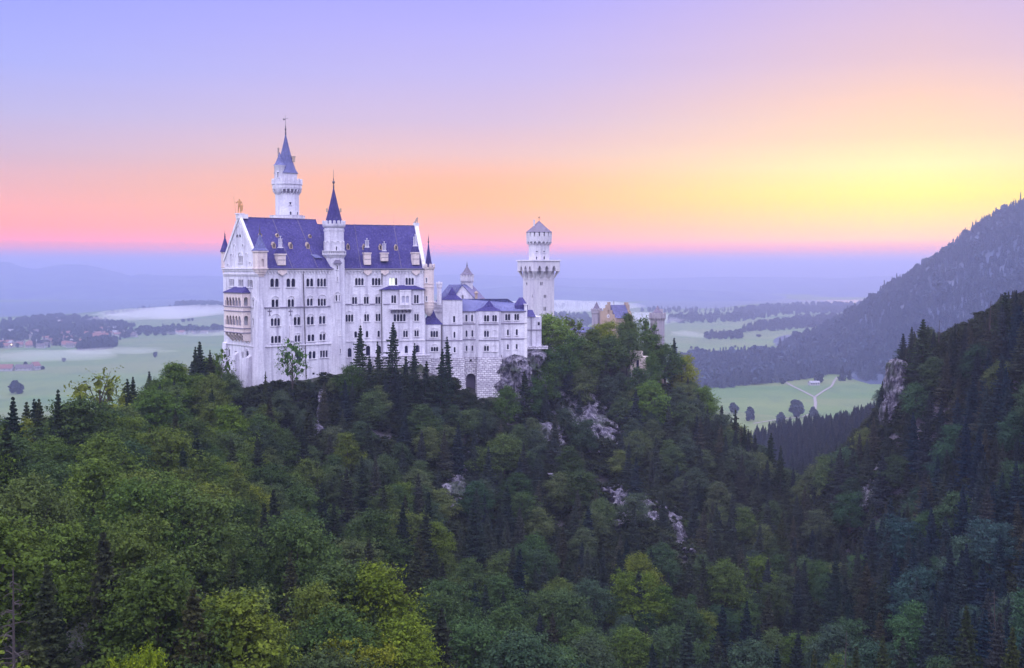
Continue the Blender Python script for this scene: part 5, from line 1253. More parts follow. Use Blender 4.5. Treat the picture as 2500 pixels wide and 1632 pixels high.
m = MB(); b_ = Vector((pk.x, pk.y, zk)); m.tube(b_ + Vector((-.43 * sc, -.16 * sc, .02)), b_ + Vector((-.62 * sc, -.16 * sc, 1.85 * sc)), .05, .04, 5); m.tube(b_ + Vector((-.62 * sc, -.16 * sc, 1.85 * sc)), b_ + Vector((-.645 * sc, -.16 * sc, 2.02 * sc)), .11, .01, 4); m.build('lance', M['gold'], kn)
m = MB(); f = Frame((pk.x + .30 * sc, pk.y - .16 * sc), 0); m.prism(f, [(-.16 * sc, zk + .95 * sc), (.17 * sc, zk + .95 * sc), (.15 * sc, zk + .5 * sc), (0, zk + .12 * sc), (-.13 * sc, zk + .5 * sc)], -.12, .05); m.build('shield', M['gold'], kn)
pl_ = FR_.w(SR - .4, 11.2, 0); zl = zpy(545, pl_.y)
m = MB(); f = Frame((pl_.x, pl_.y), 18); m.box(f, -.9, .9, -.9, .9, zr2, zl); m.build('pedestal', M['trim'], pal)
ln = thing('lion_statue', 'small seated stone lion on the right gable top of the palace', 'statue', (pl_.x, pl_.y, zl)); L_ = 1.1
def q2(l): return [(x * L_, y * L_, z * L_, r * L_) for x, y, z, r in l]
skin_mesh('body', q2([(-.35, 0, .35, .36), (0, 0, .85, .34), (.28, 0, 1.35, .32), (.42, 0, 1.68, .30), (.66, 0, 1.66, .16), (.35, -.2, .8, .13), (.42, -.2, .12, .11), (.6, -.2, .05, .1), (.35, .2, .8, .13), (.42, .2, .12, .11), (.6, .2, .05, .1),
                      (-.3, -.3, .3, .2), (.05, -.32, .1, .1), (-.3, .3, .3, .2), (.05, .32, .1, .1), (-.75, 0, .12, .07), (-.95, 0, .35, .06)]),
          [(0, 1), (1, 2), (2, 3), (3, 4), (2, 5), (5, 6), (6, 7), (2, 8), (8, 9), (9, 10), (0, 11), (11, 12), (0, 13), (13, 14), (0, 15), (15, 16)], M['sand'], ln)

# ================================================================ low wing (bower) right of the palace
YK = 378.0
FK = Frame((xpx(1129, 800, YK), YK), 5.0)
bw = thing('low_wing', 'low white wing with small violet roofs on a rough stone base right of the palace', 'castle wing', (FK.o.x + 5, FK.o.y + 5, -40))
def poly_block(m, pts, z0, z1):
    n = len(pts); m.add([(x, y, z) for z in (z0, z1) for x, y in pts], [tuple(range(n - 1, -1, -1)), tuple(range(n, 2 * n))] + [(k, (k + 1) % n, n + (k + 1) % n, n + k) for k in range(n)]); return m
def grow(pts, q):
    cx = sum(p[0] for p in pts) / len(pts); cy = sum(p[1] for p in pts) / len(pts)
    return [(cx + (x - cx) * q, cy + (y - cy) * q) for x, y in pts]
def hip_roof(pts, z0, ap, mt, parent, name='roof', flare=.0):
    n = len(pts); cx, cy = ap[0], ap[1]; m = MB(); g = grow(pts, 1.06); mid = [(cx + (x - cx) * .42, cy + (y - cy) * .42) for x, y in g]; zm = z0 + (ap[2] - z0) * (.5 - flare)
    m.add([(x, y, z0) for x, y in g] + [(x, y, zm) for x, y in mid] + [ap], [tuple(range(n - 1, -1, -1))] + [(k, (k + 1) % n, n + (k + 1) % n, n + k) for k in range(n)] + [(n + k, n + (k + 1) % n, 2 * n) for k in range(n)])
    return m.build(name, M[mt], parent)
zK = lambda y: zpy(y, YK)
# main range with real openings, between the two masonry piers
SK0, SK1 = 0.0, FK.hit(1283, 800)[0]; SBa = FK.hit(1166, 800)[0]; SBb = FK.hit(1222, 800)[0]; WD = 11.0
Hk = []
for a in [(1136.5, 1141, 769.5, 785), (1150.5, 1154.5, 769.5, 785), (1137, 1141, 808, 823), (1151.5, 1155, 807.5, 822.5), (1137.5, 1141, 845, 857.5), (1151.5, 1155, 844.5, 857),
          (1238, 1242, 805.5, 819.5), (1259.5, 1264, 804.5, 819), (1238, 1242, 841.5, 853.5), (1259.5, 1263.5, 841, 852.5)]: win(FK, Hk, bw, *a)
win(FK, Hk, bw, 1234, 1245, 768, 782.5, n=2, gap=.2); win(FK, Hk, bw, 1256.5, 1266.5, 767.5, 782, n=2, gap=.2)
zEv = FK.hit(1200, 760)[1]; zBs = FK.hit(1200, 872)[1]; zRg = zpy(730, YK + 6)
m = MB(); m.wall(FK, rect(SK0, SK1, zBs, zEv), Hk); m.box(FK, SK0, SK1, 3.0, WD, zBs - 3, zEv - .01); m.box(FK, SK1 - .4, SK1, .46, 2.99, zBs, zEv - .01); m.box(FK, SK0, SK0 + .3, .46, 2.99, zBs, zEv - .01)
m.box(FK, SK0 + .35, SK1 - .45, .6, 2.98, zBs - 1, zBs)
m.build('wall', M['wall'], bw)
# bay with its little pyramid roof
FKb = Frame((0, 0), sd=FK.s, dd=FK.d); FKb.o = FK.w(0, -1.6, 0); hb = []
win(FKb, hb, bw, 1182.5, 1193.5, 770.5, 785.5, n=2, gap=.2); win(FKb, hb, bw, 1202.5, 1212.5, 770.5, 785.5, n=2, gap=.2)
win(FKb, hb, bw, 1182.5, 1193, 809, 823, n=2, hood=4, gap=.25); win(FKb, hb, bw, 1182.5, 1193, 845.5, 857.5, n=2, hood=4, gap=.25)
win(FKb, hb, bw, 1202, 1213, 811, 823, n=1, hood=5, blind=True); win(FKb, hb, bw, 1202, 1213, 847, 858, n=1, hood=5, blind=True)
b0 = FKb.hit(1168, 800)[0]; b1 = FKb.hit(1218, 800)[0]
m = MB(); m.wall(FKb, rect(b0, b1, zBs, zEv), hb)
for (sa, da, sb_, db) in ((b0, -1.6, b0 - 1.0, -.003), (b1, -1.6, b1 + 1.0, -.003)):
    m.add([FK.w(sa, da, zBs), FK.w(sb_, db, zBs), FK.w(sb_, db, zEv), FK.w(sa, da, zEv)], [(0, 1, 2, 3)])
m.build('bay', M['wall'], bw)
bp = [tuple(FK.w(s, d, 0)[:2]) for s, d in ((b0, -1.6), (b1, -1.6), (b1 + 1.0, -.1), (b1 + .6, 4.5), (b0 - .6, 4.5), (b0 - 1.0, -.1))]
ap = FK.w((b0 + b1) / 2 + .4, 1.6, zpy(733.5, YK + 1)); hip_roof(bp, zEv + .05, tuple(ap), 'roof', bw, 'bay_roof', .14)
m = MB(); sx = FK.hit(1239, 731, 5.5)[0]; sv = SK1 + .3
v = [FK.w(-.2, -.5, zEv), FK.w(sv, -.5, zEv), FK.w(sv, WD + .4, zEv), FK.w(-.2, WD + .4, zEv), FK.w(-.2, 5.5, zRg), FK.w(sx, 5.5, zRg), FK.w(sx + 2.3, 5.5, zpy(740, YK + 6)), FK.w(sv, 5.5, zpy(740, YK + 6))]
m.add(v, [(0, 1, 7, 6, 5, 4), (3, 4, 5, 6, 7, 2), (0, 3, 4), (0, 3, 2, 1), (1, 2, 7)]); m.build('roof', M['roofg'], bw)
bpy.data.objects[-1] if False else None
m = MB(); ledge(m, FK, 1129.5, 1167, 791, .3, .25); ledge(m, FKb, 1168.5, 1218, 792, .3, .25); ledge(m, FK, 1223, 1286, 790, .3, .25)
ledge(m, FK, 1129.5, 1167, 829.5, .3, .25); ledge(m, FKb, 1168.5, 1218, 831, .3, .25); ledge(m, FK, 1223, 1286, 827.5, .3, .25); m.box(FK, SK0, SK1 + .2, -.35, -.003, zEv - .35, zEv - .02)
m.build('string_course', M['ledge'], bw)
m = MB(); s = FK.hit(1164.5, 800)[0]; m.tube(FK.w(s, -.2, zEv), FK.w(s, -.5, zK(985)), .17); s = FK.hit(1224.5, 880)[0]; m.tube(FK.w(s, -.2, zK(868)), FK.w(s, -.6, zK(985)), .12); m.build('downpipe', M['iron'], bw)
# small end turret with cut off roof and chimney
m = MB(); s0 = SK1 - 3.2; pts = [tuple(FK.w(s, d, 0)[:2]) for s, d in ((s0, 1), (SK1 + .6, 1), (SK1 + .6, 5), (s0, 5))]
ap = FK.w(SK1 - 1.3, 3, zpy(727, YK + 3)); g = grow(pts, .3)
m.add([(x, y, zpy(746, YK)) for x, y in grow(pts, 1.15)] + [(x, y, ap.z) for x, y in g], [(3, 2, 1, 0), (4, 5, 6, 7)] + [(i, (i + 1) % 4, 4 + (i + 1) % 4, 4 + i) for i in range(4)])
m.add([(x, y, z) for z in (zEv - .5, zpy(746, YK)) for x, y in grow(pts, 1.15)], [(i, (i + 1) % 4, 4 + (i + 1) % 4, 4 + i) for i in range(4)]); m.build('end_roof', M['roof'], bw)
m = MB(); s = FK.hit(1283.5, 760)[0]; m.box(FK, s - .5, s + .5, -.25, .9, zBs - 2, zpy(745, YK)); m.box(FK, s - .7, s + .7, -.45, 1.1, zpy(745, YK), zpy(743, YK)); m.build('corner_pier', M['trim'], bw)
# square stair turret
s2a, s2b = 1080.5, 1129; d2 = -3.4; F2 = Frame((0, 0), sd=FK.s, dd=FK.d); F2.o = FK.w(0, d2, 0); a0, a1 = F2.hit(s2a, 800)[0], F2.hit(s2b, 800)[0]; h2 = []
for a in [(1106.5, 1111, 772.5, 787.5), (1107.5, 1111.5, 811, 825.5), (1108, 1112, 848.5, 861)]: win(F2, h2, bw, *a)
zt2 = F2.hit(1105, 733)[1]; z2b = F2.hit(1105, 874)[1]
m = MB(); m.wall(F2, rect(a0, a1, z2b, zt2), h2); m.box(F2, a0, a1, .46, 8.5, z2b, zt2)
m.box(F2, a0, a0 + .003, .002, .455, z2b, zt2); m.box(F2, a1 - .003, a1, .002, .455, z2b, zt2)
m.build('stair_turret', M['wall'], bw)
pts = [tuple(F2.w(s, d, 0)[:2]) for s, d in ((a0, 0), (a1, 0), (a1, 8.5), (a0, 8.5))]; hip_roof(pts, zt2 + .03, tuple(F2.w((a0 + a1) / 2, 3.5, zpy(700.5, YK))), 'roof', bw, 'turret_roof', .13)
m = MB(); ledge(m, F2, 1080.6, 1129, 794, .28, .22); ledge(m, F2, 1080.6, 1129, 832, .28, .22); m.build('string_course', M['ledge'], bw)
# low polygonal turret next to the palace
F1 = Frame((0, 0), sd=FK.s, dd=FK.d); F1.o = FK.w(0, -6.0, 0); a0, a1 = F1.hit(1031, 800)[0], F1.hit(1079, 800)[0]; h1 = []
win(F1, h1, bw, 1052, 1068.5, 809, 823.5, n=3, hood=8, gap=.22); win(F1, h1, bw, 1053, 1069, 848, 858.5, n=3, hood=7, gap=.22)
zt1 = F1.hit(1055, 793)[1]; z1b = F1.hit(1055, 874)[1]
m = MB(); m.wall(F1, rect(a0, a1, z1b, zt1), h1); m.box(F1, a0 + .01, a1 - .01, .46, 7.0, z1b, zt1)
m.add([F1.w(a0, 0, z1b), F1.w(a0 - 1.4, 2.2, z1b), F1.w(a0 - 1.4, 2.2, zt1), F1.w(a0, 0, zt1)], [(0, 1, 2, 3)]); m.add([F1.w(a0 - 1.4, 2.2, z1b), F1.w(a0 - 1.4, 7, z1b), F1.w(a0 - 1.4, 7, zt1), F1.w(a0 - 1.4, 2.2, zt1)], [(0, 1, 2, 3)])
m.box(F1, a1 - .003, a1, .002, .455, z1b, zt1); m.build('low_turret', M['wall'], bw)
pts = [tuple(F1.w(s, d, 0)[:2]) for s, d in ((a0, 0), (a1, 0), (a1, 7), (a0 - 1.4, 7), (a0 - 1.4, 2.2))]; hip_roof(pts, zt1 + .03, tuple(F1.w((a0 + a1) / 2 + .2, 4.2, zpy(753, YK - 3))), 'roof', bw, 'turret_roof', .1)
m = MB(); ledge(m, F1, 1031, 1079, 831, .3, .25); m.build('string_course', M['ledge'], bw)
m = MB(); s = F1.hit(1077.5, 800)[0]; m.tube(F1.w(s, -.2, zt1), F1.w(s, -.2, z1b), .17); m.build('downpipe', M['iron'], bw)
# rusticated base: two piers and the recess with an arched opening
m = MB()
def pier(m, fr, s0, s1, ztop, d0, dback, batter=1.0, zbot=-54):
    m.add([fr.w(s, d, z) for z, q in ((ztop, 0), (zbot, batter)) for s, d in ((s0 - q * .15, d0 - q), (s1 + q * .15, d0 - q), (s1 + q * .15, dback), (s0 - q * .15, dback))],
          [(0, 1, 2, 3), (7, 6, 5, 4)] + [(i, (i + 1) % 4, 4 + (i + 1) % 4, 4 + i) for i in range(4)])
pier(m, F2, F2.hit(1080.5, 900)[0], F2.hit(1134, 900)[0], z2b + .003, -.15, 8, 1.3)
pier(m, F1, F1.hit(1028, 900)[0], F1.hit(1079, 900)[0], z1b + .003, -.15, 7, 1.2)
pier(m, FKb, b0 - .5, FKb.hit(1225, 900)[0], zBs + .003, -.2, 5, 1.2)
m.build('masonry_base', M['mason'], bw)
m = MB(); hh_ = []; sm = FK.hit(1149.5, 950)[0]; zt_ = FK.hit(1149, 912)[1]; hh_.append(arch(sm, zt_ - 12, 3.3, 12)); hh_.append(rect(sm - .35, sm + .35, FK.hit(1149, 884)[1], FK.hit(1149, 877)[1]))
m.wall(FK, rect(SK0 - .4, b0, -56, zBs + .004), hh_, d=-.1, depth=2.6); m.build('arched_wall', M['mason'], bw)
m = MB(); m.box(FK, SK0, b0, 2.51, 2.6, -56, zBs - .1); m.build('passage_back', M['stone_dark'], bw)
m = MB(); m.box(FK, SK1 - 9.6, SK1, -.05, .45, zBs - 1.5, zBs - .003); m.build('footing', M['mason'], bw)
M['rock'] = mat('limestone_crag', (.4, .4, .4), fn=lambda m, t, b: (lambda p: (lambda n1, n2, n3: (t.links.new(mx(t, mr(t, n3, .46, .60, 0, .85), mx(t, mr(t, n2, .42, .56, 0, .95), mx(t, mr(t, n1, .35, .65, 0, 1), (.36, .34, .41), (.20, .185, .25)), (.055, .05, .08)), (.035, .05, .03)), b.inputs['Base Color']), bump(t, b, n2, 1.0, 1.0)))(noise_n(t, .25, 5, p), noise_n(t, .9, 6, mapping(t, p, (1.2, 1.2, .3)), .7), noise_n(t, .16, 5, p)))(geo(t).outputs['Position']))
def crag(px, py0, py1, Y, wpx, label, seed, dep=5.0):
    x0, z1, z0 = xpx(px, py0, Y), zpy(py0, Y), zpy(py1, Y) - 4; w = wpx / FPX * Y / 2; n1, n2 = 64, 44; vs = []
    for i in range(n2 + 1):
        f = i / n2
        for k in range(n1):
            a = 2 * math.pi * k / n1; pr = (min(1, (1 - f) * 16) ** .5) * (.78 + .34 * (1 - f) + .0); d = Vector((math.cos(a), math.sin(a), 0)); q = Vector((d.x * 2 + seed, d.y * 2, f * 5))
            r_ = 1 + .42 * noise.fractal(q, 1, 2, 5) - .30 * abs(noise.noise(q * 2.3)); vs.append((x0 + d.x * w * pr * r_, Y + dep + d.y * dep * 1.3 * pr * r_, z0 + (z1 - z0) * f + noise.noise(q * 1.7) * .9 * (1 if i else 0)))
    m = MB(); m.add(vs, [(i * n1 + k, i * n1 + (k + 1) % n1, (i + 1) * n1 + (k + 1) % n1, (i + 1) * n1 + k) for i in range(n2) for k in range(n1)] + [tuple(n2 * n1 + k for k in range(n1))])
    tag(m.build('rock_outcrop', M['rock'], smooth=False), label, 'rock')
crag(1254, 871, 985, 375.0, 88, 'pale lavender crag under the right end of the low wing', 1.0, 4)
crag(1303, 858, 960, 379, 76, 'darker crag under the small connecting building', 4.0, 6)
crag(1276, 893, 990, 373, 56, 'middle crag between the two under the low wing and connecting building', 6.0, 3.5)
def cliff(px, py, wpx, hpx, Yg, label, seed):
    # broken rock face that breaks out of the hillside
    best = min(((abs(project((xpx(px, py, y), y, ground(xpx(px, py, y), y)))[1] - py) + abs(y - Yg) * .25, y) for y in np.arange(Yg - 45, Yg + 45, 1.0)))
    Yc_ = best[1]; xc = xpx(px, py, Yc_); w = wpx / FPX * Yc_ / 2 * 1.8; hpx *= 1.7
    ys = [y for y in np.arange(Yc_ - 32, Yc_ + 32, .5) if abs(project((xc, y, ground(xc, y)))[1] - py) < hpx * .6]
    if not ys: ys = [Yc_ - 3, Yc_ + 3]
    y0, y1 = max(min(ys), Yc_ - 25), min(max(ys), Yc_ + 25); n1 = max(20, int(w * 2 / .35)); n2 = max(26, int((y1 - y0) / .22)); n2 = min(n2, 160); vs = []
    for i in range(n2 + 1):
        fy = i / n2 * 2 - 1; y = (y0 + y1) / 2 + fy * (y1 - y0) / 2
        for k in range(n1 + 1):
            fx = k / n1 * 2 - 1; x = xc + fx * w; g = ground(x, y); q = Vector((x / 5, g / 7, seed)); q3 = Vector((x / 2.2, g / 3.5, seed + 5))
            e = 1.0 - math.hypot(fx, fy) + .7 * noise.fractal(Vector((x / 4, y / 4 + g / 5, seed)), 1, 2, 3)
            mk = min(1, max(0, e * 2.2)); d = mk * (2.6 + 2.4 * abs(noise.fractal(q, .8, 2.2, 4)) + .9 * abs(noise.fractal(q3, .8, 2, 3))) - (1 - mk) * 3.5
            st = math.floor(g / 2.6 + noise.noise(q) * 1.5) * 2.6; vs.append((x, y - d * .75 - (g - st) * .35 * mk, g + d * .45))
    m = MB(); m.add(vs, [(i * (n1 + 1) + k, i * (n1 + 1) + k + 1, (i + 1) * (n1 + 1) + k + 1, (i + 1) * (n1 + 1) + k) for i in range(n2) for k in range(n1)])
    o = m.build('rock_outcrop', M['rock']); tag(o, label, 'rock')
    me = o.data; 
    if me.polygons and sum(p.normal.z for p in me.polygons) < 0: me.flip_normals()
cliff(1440, 1027, 120, 85, 378, 'broad pale cliff on the hillside below the gatehouse', 7.0)
cliff(1350, 1053, 54, 63, 372, 'small pale rock left of the broad cliff below the gatehouse', 9.0)
cliff(1113, 1185, 44, 110, 318, 'narrow upright white rock in the middle of the slope', 12.0)
cliff(1548, 1242, 110, 85, 328, 'violet grey cliff low on the slope under the gatehouse', 15.0)
cliff(1660, 1325, 50, 100, 300, 'lowest tall grey cliff at the right foot of the slope', 18.0)
crag(2196, 880, 1015, 374, 62, 'tall pale cliff on the edge of the right hand slope', 21.0, 3)
crag(2194, 1030, 1095, 369, 34, 'thin pale rock rib below the cliff of the right slope', 24.0, 2)
cliff(590, 957, 56, 105, 331, 'rocky foot under the left corner of the palace', 27.0)
cliff(782, 1032, 18, 75, 332, 'thin white rock rib below the stair tower', 30.0)
cliff(2118, 1210, 56, 70, 405, 'broken violet rock face at the foot of the right slope', 33.0)
cliff(1372, 1190, 40, 50, 340, 'small violet rock in the trees left of the lower cliff', 36.0)
cliff(1902, 1161, 30, 33, 352, 'small white rock on the right shoulder skyline', 39.0)

# ================================================================ knights' house, its round turret and chimney behind the wing
YN = 396.0; FN = Frame((xpx(1129, 750, YN), YN), -38.0)      # gable faces right and towards the camera
kh = thing('knights_house', 'grey blue gabled house with a chimney turret standing behind the low wing', 'house', (FN.o.x, FN.o.y, -30))
# ridge runs to the upper left (away); gable towards lower right
gz = zpy(697, YN); ez = zpy(729, YN)
FNg = Frame((xpx(1129, 700, YN), YN), -12.0)
m = MB(); wl = FNg.hit(1098, 727)[0]; wr = FNg.hit(1158, 727)[0]
m.wall(FNg, [(wl, -34), (wr, -34), (wr, ez), (0, gz), (wl, ez - .5)], [arch(FNg.hit(1129.3, 727)[0], zpy(731, YN), .8, 1.6)])
LN = 14
for s in (wl, wr): m.add([FNg.w(s, 0, -34), FNg.w(s, LN, -34), FNg.w(s, LN, ez - (.5 if s == wl else 0)), FNg.w(s, 0, ez - (.5 if s == wl else 0))], [(0, 1, 2, 3)])
m.build('wall', M['wall'], kh)
m = MB(); dz = Vector((0, 0, .25)); rs_ = FNg.hit(1089, 697)[0]
# slate slope falling to the left with a hipped far end
a_, b_, c_, d_ = FNg.w(0, -.3, gz + .2), FNg.w(rs_, 4, gz + .2), FNg.w(FNg.hit(1063, 730, 3)[0], 3, zpy(737, YN)), FNg.w(FNg.hit(1095, 742)[0], -.3, zpy(744, YN))
m.add([a_, b_, c_, d_, a_ - dz, b_ - dz, c_ - dz, d_ - dz], [(0, 1, 2, 3), (7, 6, 5, 4), (0, 4, 5, 1), (1, 5, 6, 2), (2, 6, 7, 3), (3, 7, 4, 0)])
e_, f_ = FNg.w(wr + .5, -.3, ez - .2), FNg.w(wr + .5, LN, ez - .2); g_ = FNg.w(0, LN, gz + .2)
m.add([a_, e_, f_, g_, a_ - dz, e_ - dz, f_ - dz, g_ - dz], [(0, 1, 2, 3), (7, 6, 5, 4), (0, 4, 5, 1), (1, 5, 6, 2), (2, 6, 7, 3), (3, 7, 4, 0)])
m.add([a_, g_, b_], [(0, 1, 2)]); m.build('roof', M['roofg'], kh)
m = MB(); x0 = FNg.hit(1058, 760, 3)[0]; m.box(FNg, x0, wl + .5, 1.5, 10, -34, zpy(738, YN)); 
for i in range(3): m.box(FNg, x0 - .3, wl - .2, 1.1, 1.49, zpy(742 + i * 10, YN), zpy(740 + i * 10, YN))
m.build('side_wall', M['wall'], kh)
cc = (xpx(1072, 700, YN), YN + 1); m = MB(); q = FPX / YN
m.lathe(cc, [(5.5 / q, zpy(745, YN)), (5.5 / q, zpy(705, YN)), (7 / q, zpy(701, YN)), (7.2 / q, zpy(696, YN)), (8 / q, zpy(695, YN)), (8 / q, zpy(693, YN)), (5 / q, zpy(692.8, YN))], 8, .3); battlements(m, cc, 7.8 / q, zpy(693.5, YN), 8, .6, .5, .25); m.tube((cc[0], cc[1], zpy(693, YN)), (cc[0], cc[1], zpy(687, YN)), .25); m.build('chimney', M['trim'], kh)
cc = (xpx(1163, 720, YN), YN - 1); m = MB(); m.lathe(cc, [(.55, zpy(740, YN)), (.45, zpy(718, YN)), (.75, zpy(717, YN)), (.7, zpy(715, YN)), (.2, zpy(711, YN))], 8); m.build('chimney', M['sand'], kh)
m = MB()
for k in range(5): s = FNg.hit(1117 + k * 2.3, 696)[0]; m.tube(FNg.w(s, 5, zpy(697, YN)), FNg.w(s, 5, zpy(690.5, YN)), .12, .05, 4)
m.box(FNg, FNg.hit(1116, 696)[0], FNg.hit(1128, 696)[0], 4.9, 5.1, zpy(696, YN), zpy(695, YN)); m.build('ridge_crest', M['iron'], kh)
YR = 404.0; q = FPX / YR; c3 = (xpx(1140.3, 700, YR), YR); rt_ = thing('round_tower', 'slim round tower with small battlements and a conical grey slate roof behind the low wing', 'tower', (c3[0], c3[1], -34))
Zr = lambda y: zpy(y, YR)
m = MB(); m.lathe(c3, [(13.6 / q, -40), (13.6 / q, Zr(685))], 24); o = m.build('shaft', M['tower'], rt_, True); round_win(c3, 13.6 / q, o, 1147, 705, 712, 3)
m = MB(); corbel_arches(m, c3, 13.6 / q, 16 / q, Zr(692), Zr(686), 16); m.lathe(c3, [(16 / q, Zr(686.5)), (16.4 / q, Zr(676))], 24); battlements(m, c3, 16.4 / q, Zr(676.2), 14, .8, .7, .4); m.lathe(c3, [(14 / q, Zr(677)), (14 / q, Zr(671))], 16); m.build('gallery', M['tower'], rt_)
r_ = cone_roof(c3, 17.2 / q, Zr(671.5), Zr(648), 'roofb', rt_, 16, True); finial(c3, Zr(648), 1.4, r_, .15)

# ================================================================ tall square tower with a round top
YS = 418.0; q = FPX / YS; Zs = lambda y: zpy(y, YS)
ce = Vector((xpx(1306, 700, YS - 6), YS - 6, 0)); aR = R(31.0)                       # nearest edge
FSr = Frame((ce.x, ce.y), sd=Vector((math.cos(aR), math.sin(aR), 0)), dd=Vector((-math.sin(aR), math.cos(aR), 0)))
wR = FSr.hit(1353, 720)[0]; FSl = Frame((ce.x, ce.y), sd=FSr.d, dd=FSr.s); wL = FSl.hit(1277, 720)[0]
stw = thing('square_tower', 'tall square tower with flaring pointed arches and a round battlemented top under a cone roof', 'tower', (ce.x, ce.y + 4, -35))
hr = []; 
for a in [(1319, 1324.5, 689, 697), (1328, 1333.5, 720.5, 728), (1327.5, 1333, 750, 759)]: win(FSr, hr, stw, *a, n=2, gap=.6, trim='tower', sill=False)
hl = []; win(FSl, hl, stw, 1287, 1284.5, 690, 697, trim='tower', sill=False); win(FSl, hl, stw, 1300.5, 1299, 720, 728, trim='tower', sill=False)
m = MB(); m.wall(FSr, rect(0, wR, -45, Zs(640)), hr, depth=.4); m.wall(FSl, rect(0, wL, -45, Zs(640)), hl, depth=.4)
m.add([FSr.w(wR, 0, -45), FSr.w(wR, wL, -45), FSr.w(wR, wL, Zs(640)), FSr.w(wR, 0, Zs(640))], [(0, 1, 2, 3)]); m.add([FSr.w(0, wL, -45), FSr.w(wR, wL, -45), FSr.w(wR, wL, Zs(640)), FSr.w(0, wL, Zs(640))], [(0, 1, 2, 3)])
m.build('shaft', M['tower'], stw)
# flared head: wall sheets with pointed niches, standing on flaring ribs
ex = 1.55; m = MB()
ztp, zfl, zsh = Zs(638), Zs(660), Zs(681)
for fr, w, o_ in ((FSr, wR, wL), (FSl, wL, wR)):
    nich = []
    for k in range(3):
        s = -ex * .3 + (w + ex * .6) * (k + .5) / 3; nich.append(arch(s, zfl - .4, (w) / 3 * .56, Zs(649) - zfl + .4, True))
    m.wall(fr, rect(-ex, w + ex, zfl - .4, ztp), nich, d=-ex, depth=ex * .9)
    # ribs
    edges = [-ex] + [(-ex * .3 + (w + ex * .6) * k / 3) for k in (1, 2)] + [w + ex]
    hwd = w / 3 * .22
    for k, s in enumerate(edges):
        a_, b_ = (s - hwd if k else s), (s + hwd if k < 3 else s)
        a2, b2 = (a_, b_) if 0 < k < 3 else ((0, hwd * .9) if k == 0 else (w - hwd * .9, w))
        v = [fr.w(a_, -ex, zfl - .398), fr.w(b_, -ex, zfl - .398), fr.w(b2, -.01, zsh), fr.w(a2, -.01, zsh), fr.w(a_ if 0 < k < 3 else a_, 0, zfl - .398), fr.w(b_, 0, zfl - .398)]
        m.add(v, [(0, 1, 2, 3), (0, 3, 4), (1, 5, 2), (0, 4, 5, 1)])
    m.add([fr.w(-ex, -ex, ztp), fr.w(w + ex, -ex, ztp), fr.w(w, 0, ztp), fr.w(0, 0, ztp)], [(0, 1, 2, 3)])
    m.box(fr, 0 if fr is FSr else .2, w, -.12, -.004, zsh - .3, zsh)
# back sides
for fr, w, o_ in ((FSr, wR, wL),):
    m.box(fr, w + .2, w + ex - .003, -ex + .003, wL + ex, zfl, ztp); m.box(fr, -ex + .003, w + .19, wL + .1, wL + ex, zfl, ztp)
m.build('flared_head', M['tower'], stw)
m = MB(); m.box(FSr, -ex - .35, wR + ex + .35, -ex - .35, wL + ex + .35, ztp + .003, ztp + .45); m.build('platform', M['trim'], stw)
c4 = (xpx(1316, 600, YS), FSr.w(wR / 2, wL / 2, 0).y); Yc = c4[1]; q = FPX / Yc; Zc = lambda y: zpy(y, Yc); rd_ = 25 / q
m = MB(); m.lathe(c4, [(rd_, ztp + .4), (rd_, Zc(589))], 32); o = m.build('drum', M['tower'], stw, True)
for a in [(1310, 627, 634, 4), (1328, 626, 634, 5)]: round_win(c4, rd_, o, *a)
for a in [(1310.5, 613, 616, 4), (1328, 613, 616, 4)]: round_win(c4, rd_, o, *a, square=True)
m = MB(); corbel_arches(m, c4, rd_, rd_ * 1.2, Zc(601), Zc(591), 18)
for k in range(18):
    a = 2 * math.pi * (k + .5) / 18; f = Frame((c4[0] + rd_ * 1.2 * math.cos(a), c4[1] + rd_ * 1.2 * math.sin(a)), sd=Vector((-math.sin(a), math.cos(a), 0)), dd=Vector((-math.cos(a), -math.sin(a), 0)))
    arc_band(m, f, 0, Zc(593), .48, .48, .12, -.1, .25, 6)
m.lathe(c4, [(rd_ * 1.2, Zc(591)), (rd_ * 1.22, Zc(588)), (rd_ * 1.24, Zc(578))], 32); m.lathe(c4, [(rd_ * .98, Zc(579)), (rd_ * .98, Zc(567.5))], 24)
battlements(m, c4, rd_ * 1.24, Zc(578.2), 16, (Zc(567.8) - Zc(578.2)), .74, .4); m.build('gallery', M['tower'], stw)
r_ = cone_roof(c4, rd_ * 1.3, Zc(568), Zc(539.5), 'roofb', stw, 20, False)
m = MB(); m.tube((c4[0], c4[1], Zc(541)), (c4[0], c4[1], Zc(533)), .07); m.lathe(c4, [(.05, Zc(533)), (.28, Zc(532)), (.28, Zc(530.5)), (.05, Zc(529.5))], 8); m.build('finial', M['iron'], r_)
f = Frame(c4, 0); s = (1304 - 1316) / q; m = MB(); m.box(f, s - .3, s + .3, -1.2, -.6, Zc(556), Zc(539)); m.box(f, s - .42, s + .42, -1.32, -.48, Zc(539), Zc(537)); m.build('chimney', M['tower'], r_)

